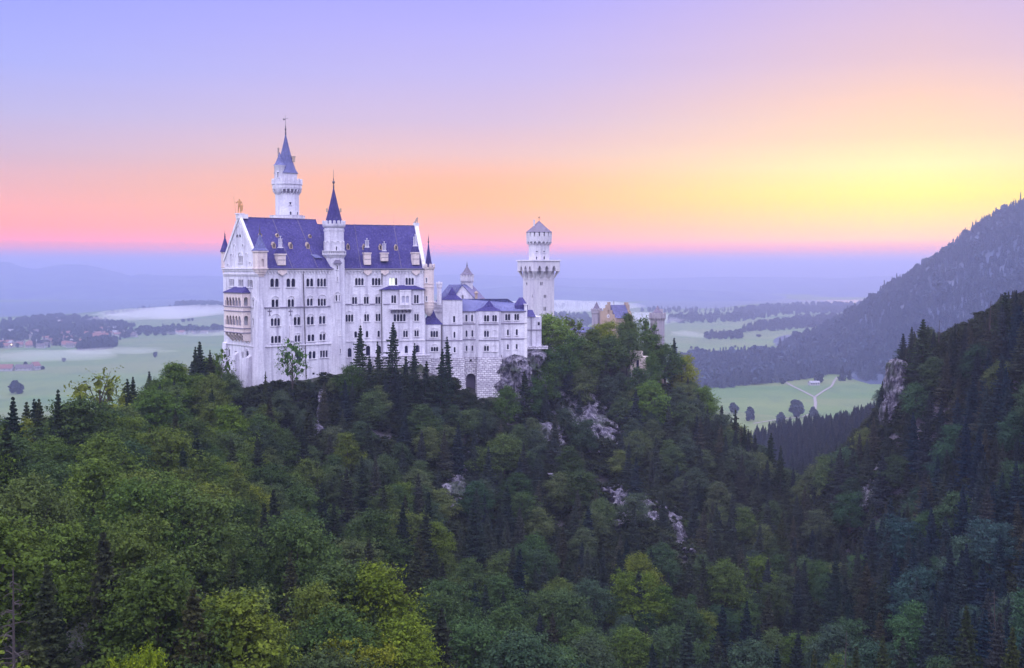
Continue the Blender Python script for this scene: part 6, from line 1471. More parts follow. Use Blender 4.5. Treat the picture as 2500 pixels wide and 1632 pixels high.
# connecting building between the wing and the square tower, and the covered walk to the gatehouse
cb = thing('connecting_building', 'small white building with a dark violet roof between low wing and square tower', 'building', (xpx(1305, 800, 388), 388, -36))
FC = Frame((xpx(1284, 800, 386), 386), 8); w_ = FC.hit(1322, 800)[0]; hc = []
win(FC, hc, cb, 1313, 1318, 787, 795, sill=False)
m = MB(); zc_ = FC.hit(1300, 774)[1]; m.wall(FC, rect(0, w_, -31, zc_), hc); m.box(FC, .01, w_, .46, 12, -31, zc_); m.build('wall', M['wall'], cb)
m = MB(); a_ = FC.hit(1308, 774)[0]; m.add([FC.w(-.2, -.4, zc_), FC.w(a_, -.4, zc_), FC.w(FC.hit(1300, 757, 4)[0], 4, zpy(757, 390)), FC.w(-.2, 4, zpy(757, 390)), FC.w(-.2, 9, zc_), FC.w(a_, 9, zc_)], [(0, 1, 2, 3), (3, 2, 5, 4), (1, 5, 2), (0, 3, 4), (0, 4, 5, 1)]); m.build('roof', M['roof'], cb)
m = MB(); m.box(FC, 0, w_, -.3, -.003, FC.hit(1300, 807)[1], FC.hit(1300, 805)[1]); s = FC.hit(1297, 800)[0]; m.tube(FC.w(s, -.15, zc_), FC.w(s, -.15, -34), .1); m.build('downpipe', M['ledge'], cb)
m = MB(); m.box(FC, -.5, w_ + 2, -2.0, -.01, FC.hit(1300, 852)[1], FC.hit(1300, 845)[1]); m.build('terrace', M['mason'], cb)

YG = 446.0; q = FPX / YG; Zg = lambda y: zpy(y, YG)
cw = thing('covered_walk', 'long low covered walk with a lead grey roof between the square tower and the gatehouse', 'covered walk', (xpx(1400, 810, 432), 432, -34))
FW = Frame((xpx(1352, 810, 430), 430), 6); w_ = FW.hit(1462, 810)[0]; m = MB(); m.box(FW, 0, w_, 0, 5, -40, FW.hit(1400, 812)[1]); m.build('wall', M['towerd'], cw)
m = MB(); z0, z1 = FW.hit(1400, 812)[1], zpy(799, 433)
m.add([FW.w(-.3, -.5, z0), FW.w(w_, -.5, z0), FW.w(w_, 2.5, z1), FW.w(-.3, 2.5, z1), FW.w(-.3, 5.5, z0), FW.w(w_, 5.5, z0)], [(0, 1, 2, 3), (3, 2, 5, 4), (0, 3, 4), (1, 5, 2), (0, 4, 5, 1)])
m.build('roof', M['roofg'], cw)
m = MB()
for k in range(30): s = w_ * k / 29; m.tube(FW.w(s, -.5, z0 + .05), FW.w(s, 2.5, z1 + .05), .06, None, 4)
m.build('roof_seam', M['roofb'], cw)

# ================================================================ gatehouse
gh = thing('gatehouse', 'sandstone gatehouse with stepped gables, clock face and blue grey roof above the trees', 'gatehouse', (xpx(1500, 780, YG), YG, -34))
FGh = Frame((xpx(1464, 760, YG - 2), YG - 2), -14)
w_ = FGh.hit(1505, 780)[0]; apx = FGh.hit(1486, 745)[0]; n_ = 5; pts = [(0, -40), (w_, -40)]
zb_, zt_ = FGh.hit(1500, 776)[1], FGh.hit(1486, 738)[1]
st_ = [(w_, 776), (w_ - .8, 776), (w_ - .8, 768), (w_ - 1.7, 768), (w_ - 1.7, 758), (w_ - 2.5, 758), (w_ - 2.5, 748), (apx + .6, 748), (apx + .6, 738), (apx - .6, 738), (apx - .6, 745), (apx - 1.4, 745), (apx - 1.4, 753), (apx - 2.2, 753), (apx - 2.2, 760), (0, 760)]
pts += [(s, FGh.hit(1486, y)[1]) for s, y in st_]
m = MB(); hg = [arch(FGh.hit(1485, 760)[0], Zg(765), .35, 1.5)]; m.wall(FGh, pts, hg, depth=.5); m.prism(FGh, [(s, z) for s, z in pts], .52, .9); m.build('stepped_gable', M['sand'], gh)
m = MB(); s, z = FGh.hit(1485, 772.5)
m.prism(FGh, [(s + .55 * math.cos(a), z + .75 * math.sin(a)) for a in [k * math.pi / 8 for k in range(16)]], -.12, -.003); ck = m.build('clock_face', M['trim'], gh)
m = MB(); m.prism(FGh, [(s + .2 * math.cos(a), z + .4 * math.sin(a)) for a in [k * math.pi / 6 for k in range(12)]], -.16, -.122); m.build('clock_center', M['stone_dark'], ck)
# body behind the gable with the blue roof; ridge runs right
FGr = Frame((0, 0), sd=Vector((math.cos(R(20)), math.sin(R(20)), 0)), dd=Vector((-math.sin(R(20)), math.cos(R(20)), 0))); FGr.o = FGh.w(w_ - .6, .9, 0)
lr = FGr.hit(1545, 776)[0]; ze_ = FGr.hit(1520, 777)[1]; zrg = zpy(744.5, YG + 4)
m = MB(); m.box(FGr, 0, lr, 0, 8, -40, ze_); m.build('wall', M['sand'], gh)
m = MB(); r0_ = FGr.hit(1491, 744.5, 4)[0]; r1_ = FGr.hit(1530, 744, 4)[0]
m.add([FGr.w(-.2, -.4, ze_), FGr.w(lr, -.4, ze_), FGr.w(r1_, 4, zrg), FGr.w(r0_, 4, zrg), FGr.w(r0_, 8.4, ze_), FGr.w(lr, 8.4, ze_)], [(0, 1, 2, 3), (3, 2, 5, 4), (1, 5, 2), (0, 3, 4), (0, 4, 5, 1)]); rg = m.build('roof', M['roofg'], gh)
m = MB()
for k in range(9): f_ = k / 8; m.tube(FGr.w(-.2 + (lr + .2) * f_, -.4, ze_ + .06), FGr.w(r0_ + (r1_ - r0_) * f_, 4, zrg + .06), .06, None, 4)
m.build('roof_seam', M['roofb'], rg)
m = MB(); fr = Frame((0, 0), sd=FGr.d, dd=FGr.s); fr.o = FGr.w(lr - 1.0, 0, 0)
stp = [(-.5, ze_ + .2), (-.5, ze_ + 1.4), (.7, ze_ + 1.4), (.7, ze_ + 2.7), (1.9, ze_ + 2.7), (1.9, zrg + .1), (3.0, zrg + .1), (3.0, zrg + 1.0), (5.0, zrg + 1.0), (5.0, zrg + .1), (6.1, zrg + .1), (6.1, ze_ + 2.7), (7.3, ze_ + 2.7), (7.3, ze_ + 1.4), (8.5, ze_ + 1.4), (8.5, ze_ + .2)]
m.prism(fr, stp, -.5, .5); m.build('stepped_gable', M['sand'], gh)
m = MB(); s, z = FGr.hit(1524, 770, 1.2); m.wall(FGr, [(s - .8, z - .6), (s + .8, z - .6), (s + .8, z + .2), (s, z + 1.2), (s - .8, z + .2)], [rect(s - .4, s + .4, z - .4, z + .3)], d=.3, depth=.2); m.build('dormer', M['roof'], rg)
m = MB(); s = FGh.hit(1495.5, 740)[0]; m.tube(FGh.w(s, 3, Zg(746)), FGh.w(s, 3, Zg(735)), .07); m.tube(FGh.w(s - .3, 3, Zg(739)), FGh.w(s + .3, 3, Zg(739)), .05); m.build('weather_vane', M['iron'], rg)
c5 = (xpx(1456.5, 760, YG + 1), YG + 1); m = MB(); m.lathe(c5, [(12 / q, -40), (12 / q, Zg(768)), (13.5 / q, Zg(765)), (13.5 / q, Zg(759))], 8, R(10)); battlements(m, c5, 13.5 / q, Zg(759), 8, .95, .6, .3); tt_ = m.build('corner_turret', M['towerd'], gh); cone_roof(c5, 9.5 / q, Zg(756), Zg(737.5), 'roofb', tt_, 8, False, 'turret_roof')
YT = 448.0; q = FPX / YT; Zt5 = lambda y: zpy(y, YT); c6 = (xpx(1605, 800, YT), YT); gt = thing('gatehouse_round_tower', 'round grey stone tower with a battlemented top at the right end of the castle', 'tower', (c6[0], c6[1], -46))
m = MB(); m.lathe(c6, [(17.8 / q, -60), (17.3 / q, Zt5(775))], 28); o = m.build('shaft', M['towerd'], gt, True); round_win(c6, 17.4 / q, o, 1603, 807, 817, 3, square=True)
m = MB(); corbel_arches(m, c6, 17.2 / q, 20 / q, Zt5(784), Zt5(776), 18); m.lathe(c6, [(20 / q, Zt5(777)), (20.3 / q, Zt5(770)), (18 / q, Zt5(769.8))], 28); battlements(m, c6, 20.3 / q, Zt5(770), 13, Zt5(764) - Zt5(770), .66, .4); m.build('gallery', M['towerd'], gt)
m = MB(); m.lathe((c6[0], c6[1]), [(11.5 / q, Zt5(770)), (11.5 / q, Zt5(763))], 16); m.box(Frame(c6, 0), .5, 2.1, -1, 1, Zt5(768), Zt5(755)); m.build('roof_turret', M['towerd'], gt); cone_roof(c6, 13 / q, Zt5(763.5), Zt5(746), 'roofb', gt, 14, True)
f = Frame(c6, 0); m = MB(); m.box(f, -22 / q - 1, -14 / q, -1.5, 3, Zt5(842), Zt5(822)); m.box(f, -34 / q, -14 / q, -1.6, 3.1, Zt5(822), Zt5(818)); m.build('wing_wall', M['sand'], gt)
# pale garden wall house under the round tower
pw = thing('garden_pavilion', 'pale pinkish white building with a small terrace half hidden by trees under the round tower', 'building', (xpx(1562, 890, 414), 414, -42))
FP = Frame((xpx(1539, 890, 412), 412), 6); w_ = FP.hit(1588, 890)[0]; hp = []; win(FP, hp, pw, 1540.5, 1543.5, 873, 887, sill=False, square=True); win(FP, hp, pw, 1554, 1560, 880, 900, square=True, sill=False)
m = MB(); m.wall(FP, rect(0, w_ * .62, -50, FP.hit(1560, 858)[1]), hp); m.box(FP, 0, w_ * .62, .46, 5, -50, FP.hit(1560, 858)[1]); m.box(FP, w_ * .62, w_, .8, 5, -50, FP.hit(1560, 872)[1]); m.build('wall', M['cream'], pw)
m = MB(); m.box(FP, -.5, w_ + .3, -3, -.01, FP.hit(1560, 906)[1] - .4, FP.hit(1560, 906)[1]); m.box(FP, w_ * .45, w_ * .85, -3.1, -2.9, FP.hit(1560, 914)[1], FP.hit(1560, 905)[1]); m.build('terrace', M['cream'], pw)
m = MB(); m.box(FP, -.3, w_, -2.8, -.02, -58, FP.hit(1560, 906)[1] - .403); m.build('terrace_base', M['mason'], pw)

# ================================================================ far country
def far_z(X, Y):
    """plain with the mountain shoulder at the right"""
    X, Y = X / KF, Y / KF; PLAIN = -180.0
    prof_x = [330, 422, 492, 570, 633, 704, 760, 815, 860, 1000, 1400, 2400]
    prof_z = [-182, -166, -142, -104, -62, -8, 34, 72, 98, 126, 128, 128]
    q = 2300 / 1900
    Xn = X / q * 2300.0 / np.maximum(np.clip(Y, 1650, 1e9) * .45 + 2300 * .55, 1)
    p = np.maximum(np.interp(Xn, prof_x, prof_z) * q, -181)
    f = np.clip((Y - 1640) / 660, 0, 1); f = f ** .9
    b = np.clip((Y - 2300) / 900, 0, 1)
    return (PLAIN + (p - PLAIN) * f * (1 - b * b * (3 - 2 * b))) * KF
def nfield(X, Y, s, seed, octv=4):
    out = np.empty(X.shape); f = out.ravel()
    for i, (a, b) in enumerate(zip(X.ravel(), Y.ravel())): f[i] = noise.fractal((a / s, b / s, seed), .9, 2.0, octv)
    return out
mxs = np.arange(400, 2900, 24.0); mys = np.arange(1800, 4000, 24.0); MX, MY = np.meshgrid(mxs, mys); MZ = far_z(MX, MY)
mn = nfield(MX, MY, 160, 5); MZ = MZ + mn * 16 * np.clip((MZ - PLAIN - 2) / 80, 0, 1); MZ[(MZ < PLAIN + 7)] = PLAIN - 6
def mtn_z(x, y):
    i = int(min(max((y - mys[0]) / 24, 0), len(mys) - 2)); j = int(min(max((x - mxs[0]) / 24, 0), len(mxs) - 2)); a = (x - mxs[j]) / 24; b = (y - mys[i]) / 24
    return (MZ[i, j] * (1 - a) + MZ[i, j + 1] * a) * (1 - b) + (MZ[i + 1, j] * (1 - a) + MZ[i + 1, j + 1] * a) * b
M['mount'] = mat('haze_tinted_mountain_floor', (.03, .045, .035), fn=lambda m, t, b: t.links.new(mx(t, mr(t, noise_n(t, .02, 5, geo(t).outputs['Position']), .52, .66, 0, 1), (.045, .062, .11), (.10, .11, .15)), b.inputs['Base Color']))  # bluish floor: distance haze put into the ground colour
grid_mesh('mountain', MX, MY, MZ, M['mount'])
def meadowf(m, t, b):
    p = geo(t).outputs['Position']
    q = mapping(t, p, (.0016, .004, 1))
    n1 = noise_n(t, 1.0, 5, q); vo = nn(t, 'ShaderNodeTexVoronoi'); vo.inputs['Scale'].default_value = 1.0; t.links.new(mapping(t, p, (.0035, .006, 1), (0, 0, .4)), vo.inputs['Vector'])
    n2 = noise_n(t, .03, 3, mapping(t, p, (1, .25, 1), (0, 0, .15)))
    c = mx(t, mr(t, n1, .38, .62, 0, 1), (.055, .125, .035), (.105, .165, .045))
    hs = nn(t, 'ShaderNodeSeparateXYZ'); t.links.new(vo.outputs['Color'], hs.inputs[0])
    c = mx(t, mr(t, hs.outputs[0], .0, 1.0, 0, .8), c, (.13, .155, .06))
    c = mx(t, mr(t, n2, .5, .75, 0, .5), c, (.045, .09, .04))
    t.links.new(c, b.inputs['Base Color'])
M['meadow'] = mat('meadow', (.09, .15, .07), fn=meadowf)
def sheet(name, xs, ys, z, m):
    X, Y = np.meshgrid(np.array(xs, float), np.array(ys, float)); return grid_mesh(name, X, Y, np.full(X.shape, float(z)), m)
sheet('meadow_plain', np.linspace(-16000, 16000, 30), np.linspace(-3000, 30000, 30), PLAIN, M['meadow'])
def plain_xy(px, py, z=PLAIN):
    r = ray(px, py); t = z / r.z; return (r.x * t, r.y * t)
# lakes
def waterf(m, t, b):
    b.inputs['Specular IOR Level'].default_value = .5; b.inputs['IOR'].default_value = 1.33
    n = noise_n(t, .05, 3, geo(t).outputs['Position']); bump(t, b, n, .05, .15)
M['water'] = mat('lake_water', (.04, .07, .11), rough=.5, spec=.5, fn=waterf)
def pond(pts, z, name='lake', smooth_edge=True):
    P_ = [plain_xy(x, y, z) for x, y in pts]
    me = bpy.data.meshes.new(name); tri = tessellate_polygon([[Vector((x, y, 0)) for x, y in P_]]); me.from_pydata([(x, y, z) for x, y in P_], [], [tuple(t) for t in tri]); me.update()
    bm = bmesh.new(); bm.from_mesh(me); bmesh.ops.recalc_face_normals(bm, faces=bm.faces)
    if sum(f.normal.z for f in bm.faces) < 0: bmesh.ops.reverse_faces(bm, faces=bm.faces)
    bm.to_mesh(me); bm.free()
    o = bpy.data.objects.new(name, me); COL.objects.link(o); me.materials.append(M['water']); o['kind'] = 'structure'; return o
pond([(-260, 790), (0, 774), (60, 772), (150, 768), (230, 762), (320, 753), (420, 748), (560, 742), (700, 738), (760, 728), (640, 719), (540, 721), (420, 727), (300, 731), (180, 734), (60, 736), (0, 738), (-260, 742)], PLAIN + .5)
pond([(1560, 752), (1640, 755), (1760, 753), (1800, 747), (1840, 742), (2000, 740), (2180, 738), (2300, 734), (2150, 732), (1960, 733.5), (1900, 728), (1800, 727), (1700, 731), (1610, 733), (1540, 742)], PLAIN + .5)
pond([(1150, 706), (1200, 703), (1230, 706), (1196, 716), (1186, 724), (1165, 728), (1140, 722)], PLAIN + .5)
pond([(2070, 718), (2120, 715), (2200, 716), (2200, 720), (2100, 721)], PLAIN + .5); pond([(1230, 712), (1285, 716), (1285, 719), (1240, 718)], PLAIN + .5)
pond([(1400, 742), (1440, 741), (1450, 745), (1405, 746)], PLAIN + .5)
# paths
M['path'] = mat('gravel_path', (.22, .20, .20)); M['path_far'] = M['path']
def path(pts, w):
    m = MB(); q_ = [Vector((*plain_xy(x, y, PLAIN + .6), PLAIN + .6)) for x, y in pts]
    L_, R_ = [], []
    for i, p in enumerate(q_):
        d = (q_[min(i + 1, len(q_) - 1)] - q_[max(i - 1, 0)]); d.z = 0; d.normalize(); n_ = Vector((-d.y, d.x, 0)) * w / 2 * (.7 if abs(d.y) < .5 else 1); L_.append(p + n_); R_.append(p - n_)
    k = len(q_); m.add(L_ + R_, [(i, i + 1, k + i + 1, k + i) for i in range(k - 1)]); o = m.build('path', M['path']); o['kind'] = 'structure'
path([(1911, 929), (1935, 943), (1962, 956), (1989, 970), (1991, 985), (1989, 1003), (1992, 1020)], 4.5); path([(1989.5, 969), (2012, 954), (2030, 944), (2036, 932), (2044, 921)], 4.0); path([(1840, 1034), (1900, 1024), (1960, 1018), (1990, 1006)], 4); path([(2080, 905), (2120, 896), (2160, 890)], 4)

# ---------------------------------------------------------------- hills on the horizon
M['hill'] = mat('haze_tinted_wooded_hill', (.04, .06, .05), fn=lambda m, t, b: t.links.new(mx(t, mr(t, noise_n(t, .004, 4, geo(t).outputs['Position']), .42, .6, 0, 1), (.06, .08, .17), (.09, .12, .18)), b.inputs['Base Color']))  # hill colour carries the painted blue of the distance haze
def ridge(skyline, Ynear, Yfar, seed, name='hills', rough=10):
    Ynear *= KF; Yfar *= KF
    n1 = 120; us = np.linspace(skyline[0][0], skyline[-1][0], n1); vs = np.linspace(0, 1.6, 22)
    top = np.interp(us, [a for a, _ in skyline], [zpy(b, Yfar) for _, b in skyline])
    X = np.empty((22, n1)); Y = np.empty_like(X); Z = np.empty_like(X)
    for i, v in enumerate(vs):
        yv = Ynear + (Yfar - Ynear) * v
        for j, u in enumerate(us):
            f = min(v, 1.0); g_ = 1 - (max(v - 1, 0) / .6) ** 2; nz_ = noise.fractal((u / 60, v * 3, seed), 1, 2, 4)
            X[i, j] = (u - 1250) / FPX * yv * 1.0; Y[i, j] = yv + nz_ * 80 * (1 if 0 < i < 21 else 0)
            Z[i, j] = PLAIN - 6 + (top[j] - PLAIN + 6) * (f ** .8) * g_ + (nz_ * rough * (f * (1 - f) * 4 if v < 1 else 0))
    return grid_mesh(name, X, Y, Z, M['hill'])
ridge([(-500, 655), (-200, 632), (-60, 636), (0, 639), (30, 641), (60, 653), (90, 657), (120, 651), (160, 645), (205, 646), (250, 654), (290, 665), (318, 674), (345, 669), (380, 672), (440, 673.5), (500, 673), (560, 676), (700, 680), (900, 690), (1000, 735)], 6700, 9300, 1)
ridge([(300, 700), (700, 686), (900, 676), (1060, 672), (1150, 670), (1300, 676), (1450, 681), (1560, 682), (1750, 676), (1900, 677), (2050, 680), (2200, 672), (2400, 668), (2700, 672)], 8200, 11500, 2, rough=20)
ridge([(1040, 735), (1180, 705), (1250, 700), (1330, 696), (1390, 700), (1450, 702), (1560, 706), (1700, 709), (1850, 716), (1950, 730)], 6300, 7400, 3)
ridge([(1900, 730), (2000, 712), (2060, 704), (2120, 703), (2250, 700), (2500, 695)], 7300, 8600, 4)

# ---------------------------------------------------------------- woods, hedges and single trees of the plain
def blob_tree(seed, con):
    r = np.random.default_rng(seed)
    if con: return conifer_crown(seed, whorls=11, br=6, width=.22, z0=.05, droop=.25, steps=3, leaf=.05)
    c, u, v, lob = broad_crown(seed, lobes=8, sprays=10, leaves=4, pointy=.1, width=.5, z0=.05, leaf=.06, spread=.12); return c, u, v
M['farleaf'] = leaf_mat('haze_tinted_distant_leaves', [(.036, .052, .078), (.044, .062, .080), (.032, .048, .078)], True)  # leaf colour made bluer to imitate the fade through haze
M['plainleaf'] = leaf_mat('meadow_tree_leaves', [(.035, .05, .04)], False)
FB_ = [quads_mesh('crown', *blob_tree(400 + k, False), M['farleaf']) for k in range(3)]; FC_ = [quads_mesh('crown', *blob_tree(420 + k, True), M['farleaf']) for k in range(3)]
M['mtnleaf'] = leaf_mat('haze_tinted_mountain_needles', [(.075, .105, .190), (.058, .085, .165), (.090, .122, .200)], True)  # blue of the far haze mixed into the needle colour
FARSRC = bpy.data.collections.new('far_tree_sources')
for i, me in enumerate(FB_ + FC_): FARSRC.objects.link(bpy.data.objects.new(f'far_source_{i}', me))
MTNSRC = bpy.data.collections.new('mountain_tree_sources')
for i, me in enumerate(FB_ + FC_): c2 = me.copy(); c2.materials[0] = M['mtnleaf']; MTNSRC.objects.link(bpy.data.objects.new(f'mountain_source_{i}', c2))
def stuff_wood(pts, name, label, pconf, seed, srcs=None):
    """pts: x,y,z,h"""
    r = random.Random(seed); me = bpy.data.meshes.new(name); me.from_pydata([p[:3] for p in pts], [], [])
    idx, scl, rot = [], [], []
    for p in pts:
        c_ = r.random() < pconf; idx.append(r.randrange(3) + (3 if c_ else 0)); w = p[3] * (r.uniform(.9, 1.2) if c_ else r.uniform(.75, 1.0)); scl += [w, w, p[3]]; rot += [0, 0, r.uniform(0, 6.28)]
    a = me.attributes.new('idx', 'INT', 'POINT'); a.data.foreach_set('value', idx); a = me.attributes.new('tscale', 'FLOAT_VECTOR', 'POINT'); a.data.foreach_set('vector', scl); a = me.attributes.new('trot', 'FLOAT_VECTOR', 'POINT'); a.data.foreach_set('vector', rot)
    o = bpy.data.objects.new(name, me); COL.objects.link(o); tag(o, label, 'wood', kind='stuff')
    ng = bpy.data.node_groups.new('scatter_far', 'GeometryNodeTree'); ng.interface.new_socket('Geometry', in_out='INPUT', socket_type='NodeSocketGeometry'); ng.interface.new_socket('Geometry', in_out='OUTPUT', socket_type='NodeSocketGeometry')
    gi = ng.nodes.new('NodeGroupInput'); go = ng.nodes.new('NodeGroupOutput'); ip = ng.nodes.new('GeometryNodeInstanceOnPoints'); ci = ng.nodes.new('GeometryNodeCollectionInfo')
    ci.inputs['Collection'].default_value = srcs or FARSRC; ci.inputs['Separate Children'].default_value = True; ci.inputs['Reset Children'].default_value = True; ip.inputs['Pick Instance'].default_value = True
    for nm, dt, sk in (('tscale', 'FLOAT_VECTOR', 'Scale'), ('trot', 'FLOAT_VECTOR', 'Rotation'), ('idx', 'INT', 'Instance Index')):
        a1 = ng.nodes.new('GeometryNodeInputNamedAttribute'); a1.data_type = dt; a1.inputs['Name'].default_value = nm; ng.links.new(a1.outputs[0], ip.inputs[sk])
    ng.links.new(gi.outputs[0], ip.inputs['Points']); ng.links.new(ci.outputs[0], ip.inputs['Instance']); ng.links.new(ip.outputs[0], go.inputs[0])
    o.modifiers.new('scatter', 'NODES').node_group = ng
    return o
def in_poly(x, y, pl):
    c = False; j = len(pl) - 1
    for i in range(len(pl)):
        if (pl[i][1] > y) != (pl[j][1] > y) and x < (pl[j][0] - pl[i][0]) * (y - pl[i][1]) / (pl[j][1] - pl[i][1]) + pl[i][0]: c = not c
        j = i
    return c
def fill(pl, sp, h0, h1, seed, jit=.5, dens=1.0):
    sp *= KF; h0 *= KF; h1 *= KF
    r = random.Random(seed); W_ = [plain_xy(x, y) for x, y in pl]; x0, x1 = min(w[0] for w in W_), max(w[0] for w in W_); y0, y1 = min(w[1] for w in W_), max(w[1] for w in W_); out = []
    y = y0
    while y < y1:
        x = x0
        while x < x1:
            a, b = x + r.uniform(-jit, jit) * sp, y + r.uniform(-jit, jit) * sp
            if in_poly(a, b, W_) and r.random() < dens: out.append((a, b, PLAIN, r.uniform(h0, h1)))
            x += sp
        y += sp
    return out
pts = []
pts += fill([(1655, 905), (1700, 880), (1800, 876), (1900, 870), (2000, 862), (2100, 850), (2200, 845), (2200, 905), (2090, 915), (2030, 915), (1960, 928), (1900, 935), (1820, 942), (1760, 950), (1690, 948), (1650, 935)], 11, 15, 27, 1)
pts += fill([(1650, 880), (1700, 895), (1760, 905), (1760, 930), (1700, 940), (1640, 920)], 11, 14, 25, 2)
pts += fill([(1790, 900), (1860, 880), (1960, 880), (1980, 905), (1860, 920)], 13, 24, 36, 3, dens=.35)
stuff_wood(pts, 'valley_wood', 'dark haze tinted spruce belt across the meadow beyond the gorge', .85, 1, MTNSRC)
pts = fill([(1790, 766), (1830, 757), (1900, 752), (2000, 747), (2100, 746), (2180, 746), (2180, 765), (2000, 768), (1850, 771)], 38, 18, 30, 4) + fill([(1640, 780), (1700, 776), (1800, 775), (1900, 772), (1800, 787), (1700, 790), (1630, 790)], 34, 18, 28, 5) \
    + fill([(1808, 812), (1850, 800), (1950, 786), (2060, 777), (2150, 772), (2150, 788), (2000, 800), (1900, 808), (1830, 812)], 24, 18, 28, 6) + fill([(1712, 828), (1735, 820), (1800, 819), (1820, 824), (1800, 829), (1730, 830)], 18, 12, 20, 7) \
    + fill([(1540, 762), (1600, 757), (1800, 757), (1800, 762), (1600, 766)], 40, 12, 22, 8, dens=.7) + fill([(1290, 780), (1360, 770), (1440, 775), (1440, 800), (1300, 800)], 30, 15, 25, 9, dens=.8) + fill([(1290, 750), (1450, 745), (1480, 752), (1290, 758)], 45, 15, 25, 10, dens=.8)
stuff_wood(pts, 'plain_wood', 'haze tinted blue grey strips of wood between the far meadows right of the castle', .6, 2)
pts = fill([(0, 790), (60, 782), (140, 776), (200, 778), (280, 790), (330, 800), (300, 815), (200, 820), (100, 825), (0, 830)], 24, 12, 20, 11, dens=.75) + fill([(0, 830), (120, 815), (240, 812), (300, 830), (230, 845), (100, 850), (0, 852)], 20, 10, 17, 12, dens=.5) \
    + fill([(185, 858), (200, 845), (262, 838), (283, 842), (282, 850), (255, 855)], 12, 14, 22, 13) + fill([(330, 818), (345, 808), (420, 806), (480, 806), (550, 803), (550, 812), (440, 818), (360, 822)], 18, 10, 20, 14, dens=.8) \
    + fill([(425, 758), (440, 750), (520, 747), (545, 752), (560, 758), (500, 760)], 30, 24, 34, 15) + fill([(250, 768), (330, 758), (430, 752), (430, 755), (330, 763), (255, 772)], 36, 10, 20, 16, dens=.55) + fill([(290, 815), (320, 812), (340, 822), (300, 828)], 18, 10, 16, 17)
stuff_wood(pts, 'village_wood', 'haze tinted blue woods and garden trees around the village on the plain', .45, 3)
# mountain forest
r_m = random.Random(21); pts = []
yv = 1850.0
while yv < 2900:
    xv = max(420, yv * .12); sp = 13
    while xv < yv * .53:
        a, b = xv + r_m.uniform(-.5, .5) * sp, yv + r_m.uniform(-.5, .5) * sp; z = mtn_z(a, b)
        if z > PLAIN + 3 and noise.noise((a / 60, b / 60, 2)) < .42: pts.append((a, b, z - .5, r_m.uniform(15, 27)))
        xv += sp
    yv += sp
print('mountain trees', len(pts))
stuff_wood(pts, 'mountain_wood', 'haze tinted blue forest covering the mountain slope at the right', .85, 4, MTNSRC)
def solo(px, py, hpx, con, label, wide=1.0, colr=(1, 1, 1), mesh=None, Y=None, group=None):
    if Y is None: x, y = plain_xy(px, py); z = PLAIN
    else: p_ = P(px, py, Y); x, y = p_.x, Y; z = p_.z
    h = hpx / FPX * y; t = thing('spruce_tree' if con else 'broadleaf_tree', label, 'tree', (x, y, z), group)
    src = (FC_ if con else FB_)[int(px) % 3]; a = bpy.data.objects.new('crown', src); COL.objects.link(a); a.parent = t
    b_ = bpy.data.objects.new('trunk', CTRM[0]); COL.objects.link(b_); b_.parent = t; t.scale = (h * wide, h * wide, h); t.rotation_euler[2] = px
    return t
for a in [(38, 962, 32, False, 'big round lone tree on the meadow at the left edge', 1.1), (379, 873, 13, False, 'small lone tree on the meadow left of the castle', .8), (156, 884, 9, False, 'small bush on the meadow above the farm', 1.2), (104, 903, 9, False, 'round tree at the right end of the farm', 1.3), (63, 895, 11, False, 'tree behind the farm roofs', 1.1),
          (447, 787, 8, False, 'leftmost of three trees in the misty field', 1.4), (461, 785, 7, False, 'middle one of three trees in the misty field', 1.2), (470, 784, 7, False, 'right one of three trees in the misty field', 1.0), (398, 801, 12, True, 'taller tree above the hedge left of the palace', 1.2),
          (1904, 849, 24, True, 'dark lone spruce standing in the bright meadow beyond the gorge', 1.5), (1947, 849, 27, True, 'lone spruce nearest the mountain foot in the meadow', 1.6), (1817, 870, 24, True, 'lone spruce in the meadow above the spruce belt', 1.4), (1902, 880, 28, True, 'pointed spruce sticking up from the spruce belt', 1.4), (1927, 878, 32, True, 'tall wide spruce on top of the spruce belt', 1.7),
          (1702, 860, 13, False, 'left round tree in the meadow beyond the round tower', 1.1), (1784, 858, 8, False, 'small bush in the middle of the meadow beyond the tower', 1.3), (1717, 862, 6, False, 'low bush beside the left round meadow tree', 1.5), (1852, 823, 6, False, 'small bush in the upper meadow', 2.0), (1688, 852, 6, False, 'tiny tree left in the meadow beyond the tower', 1.2), (1795, 849, 5, False, 'tiny bush behind the small one in the meadow', 1.2),
          (2148, 912, 38, True, 'big dark spruce at the right end of the green meadow', 1.6), (2056, 930, 36, True, 'tall dark spruce beside the forked path', 1.6), (2074, 928, 24, True, 'smaller spruce right of the tall one by the forked path', 1.3), (1998, 935, 26, False, 'tree behind the small hut on the meadow', 1.0),
          (1946, 1018, 40, False, 'wide hazy tree at the lower edge of the meadow left of the path', .9), (1832, 1028, 33, False, 'hazy slim tree at the lower edge of the meadow', .75), (1790, 1010, 26, False, 'hazy tree behind the castle hill shoulder', .9), (1909, 938, 14, False, 'bush at the end of the left path branch', 1.1), (1985, 1020, 26, False, 'tree beside the stem of the forked path', .8), (1907, 1036, 28, False, 'small tree where the path leaves the meadow', .9)]:
    solo(*a[:5], wide=a[5])
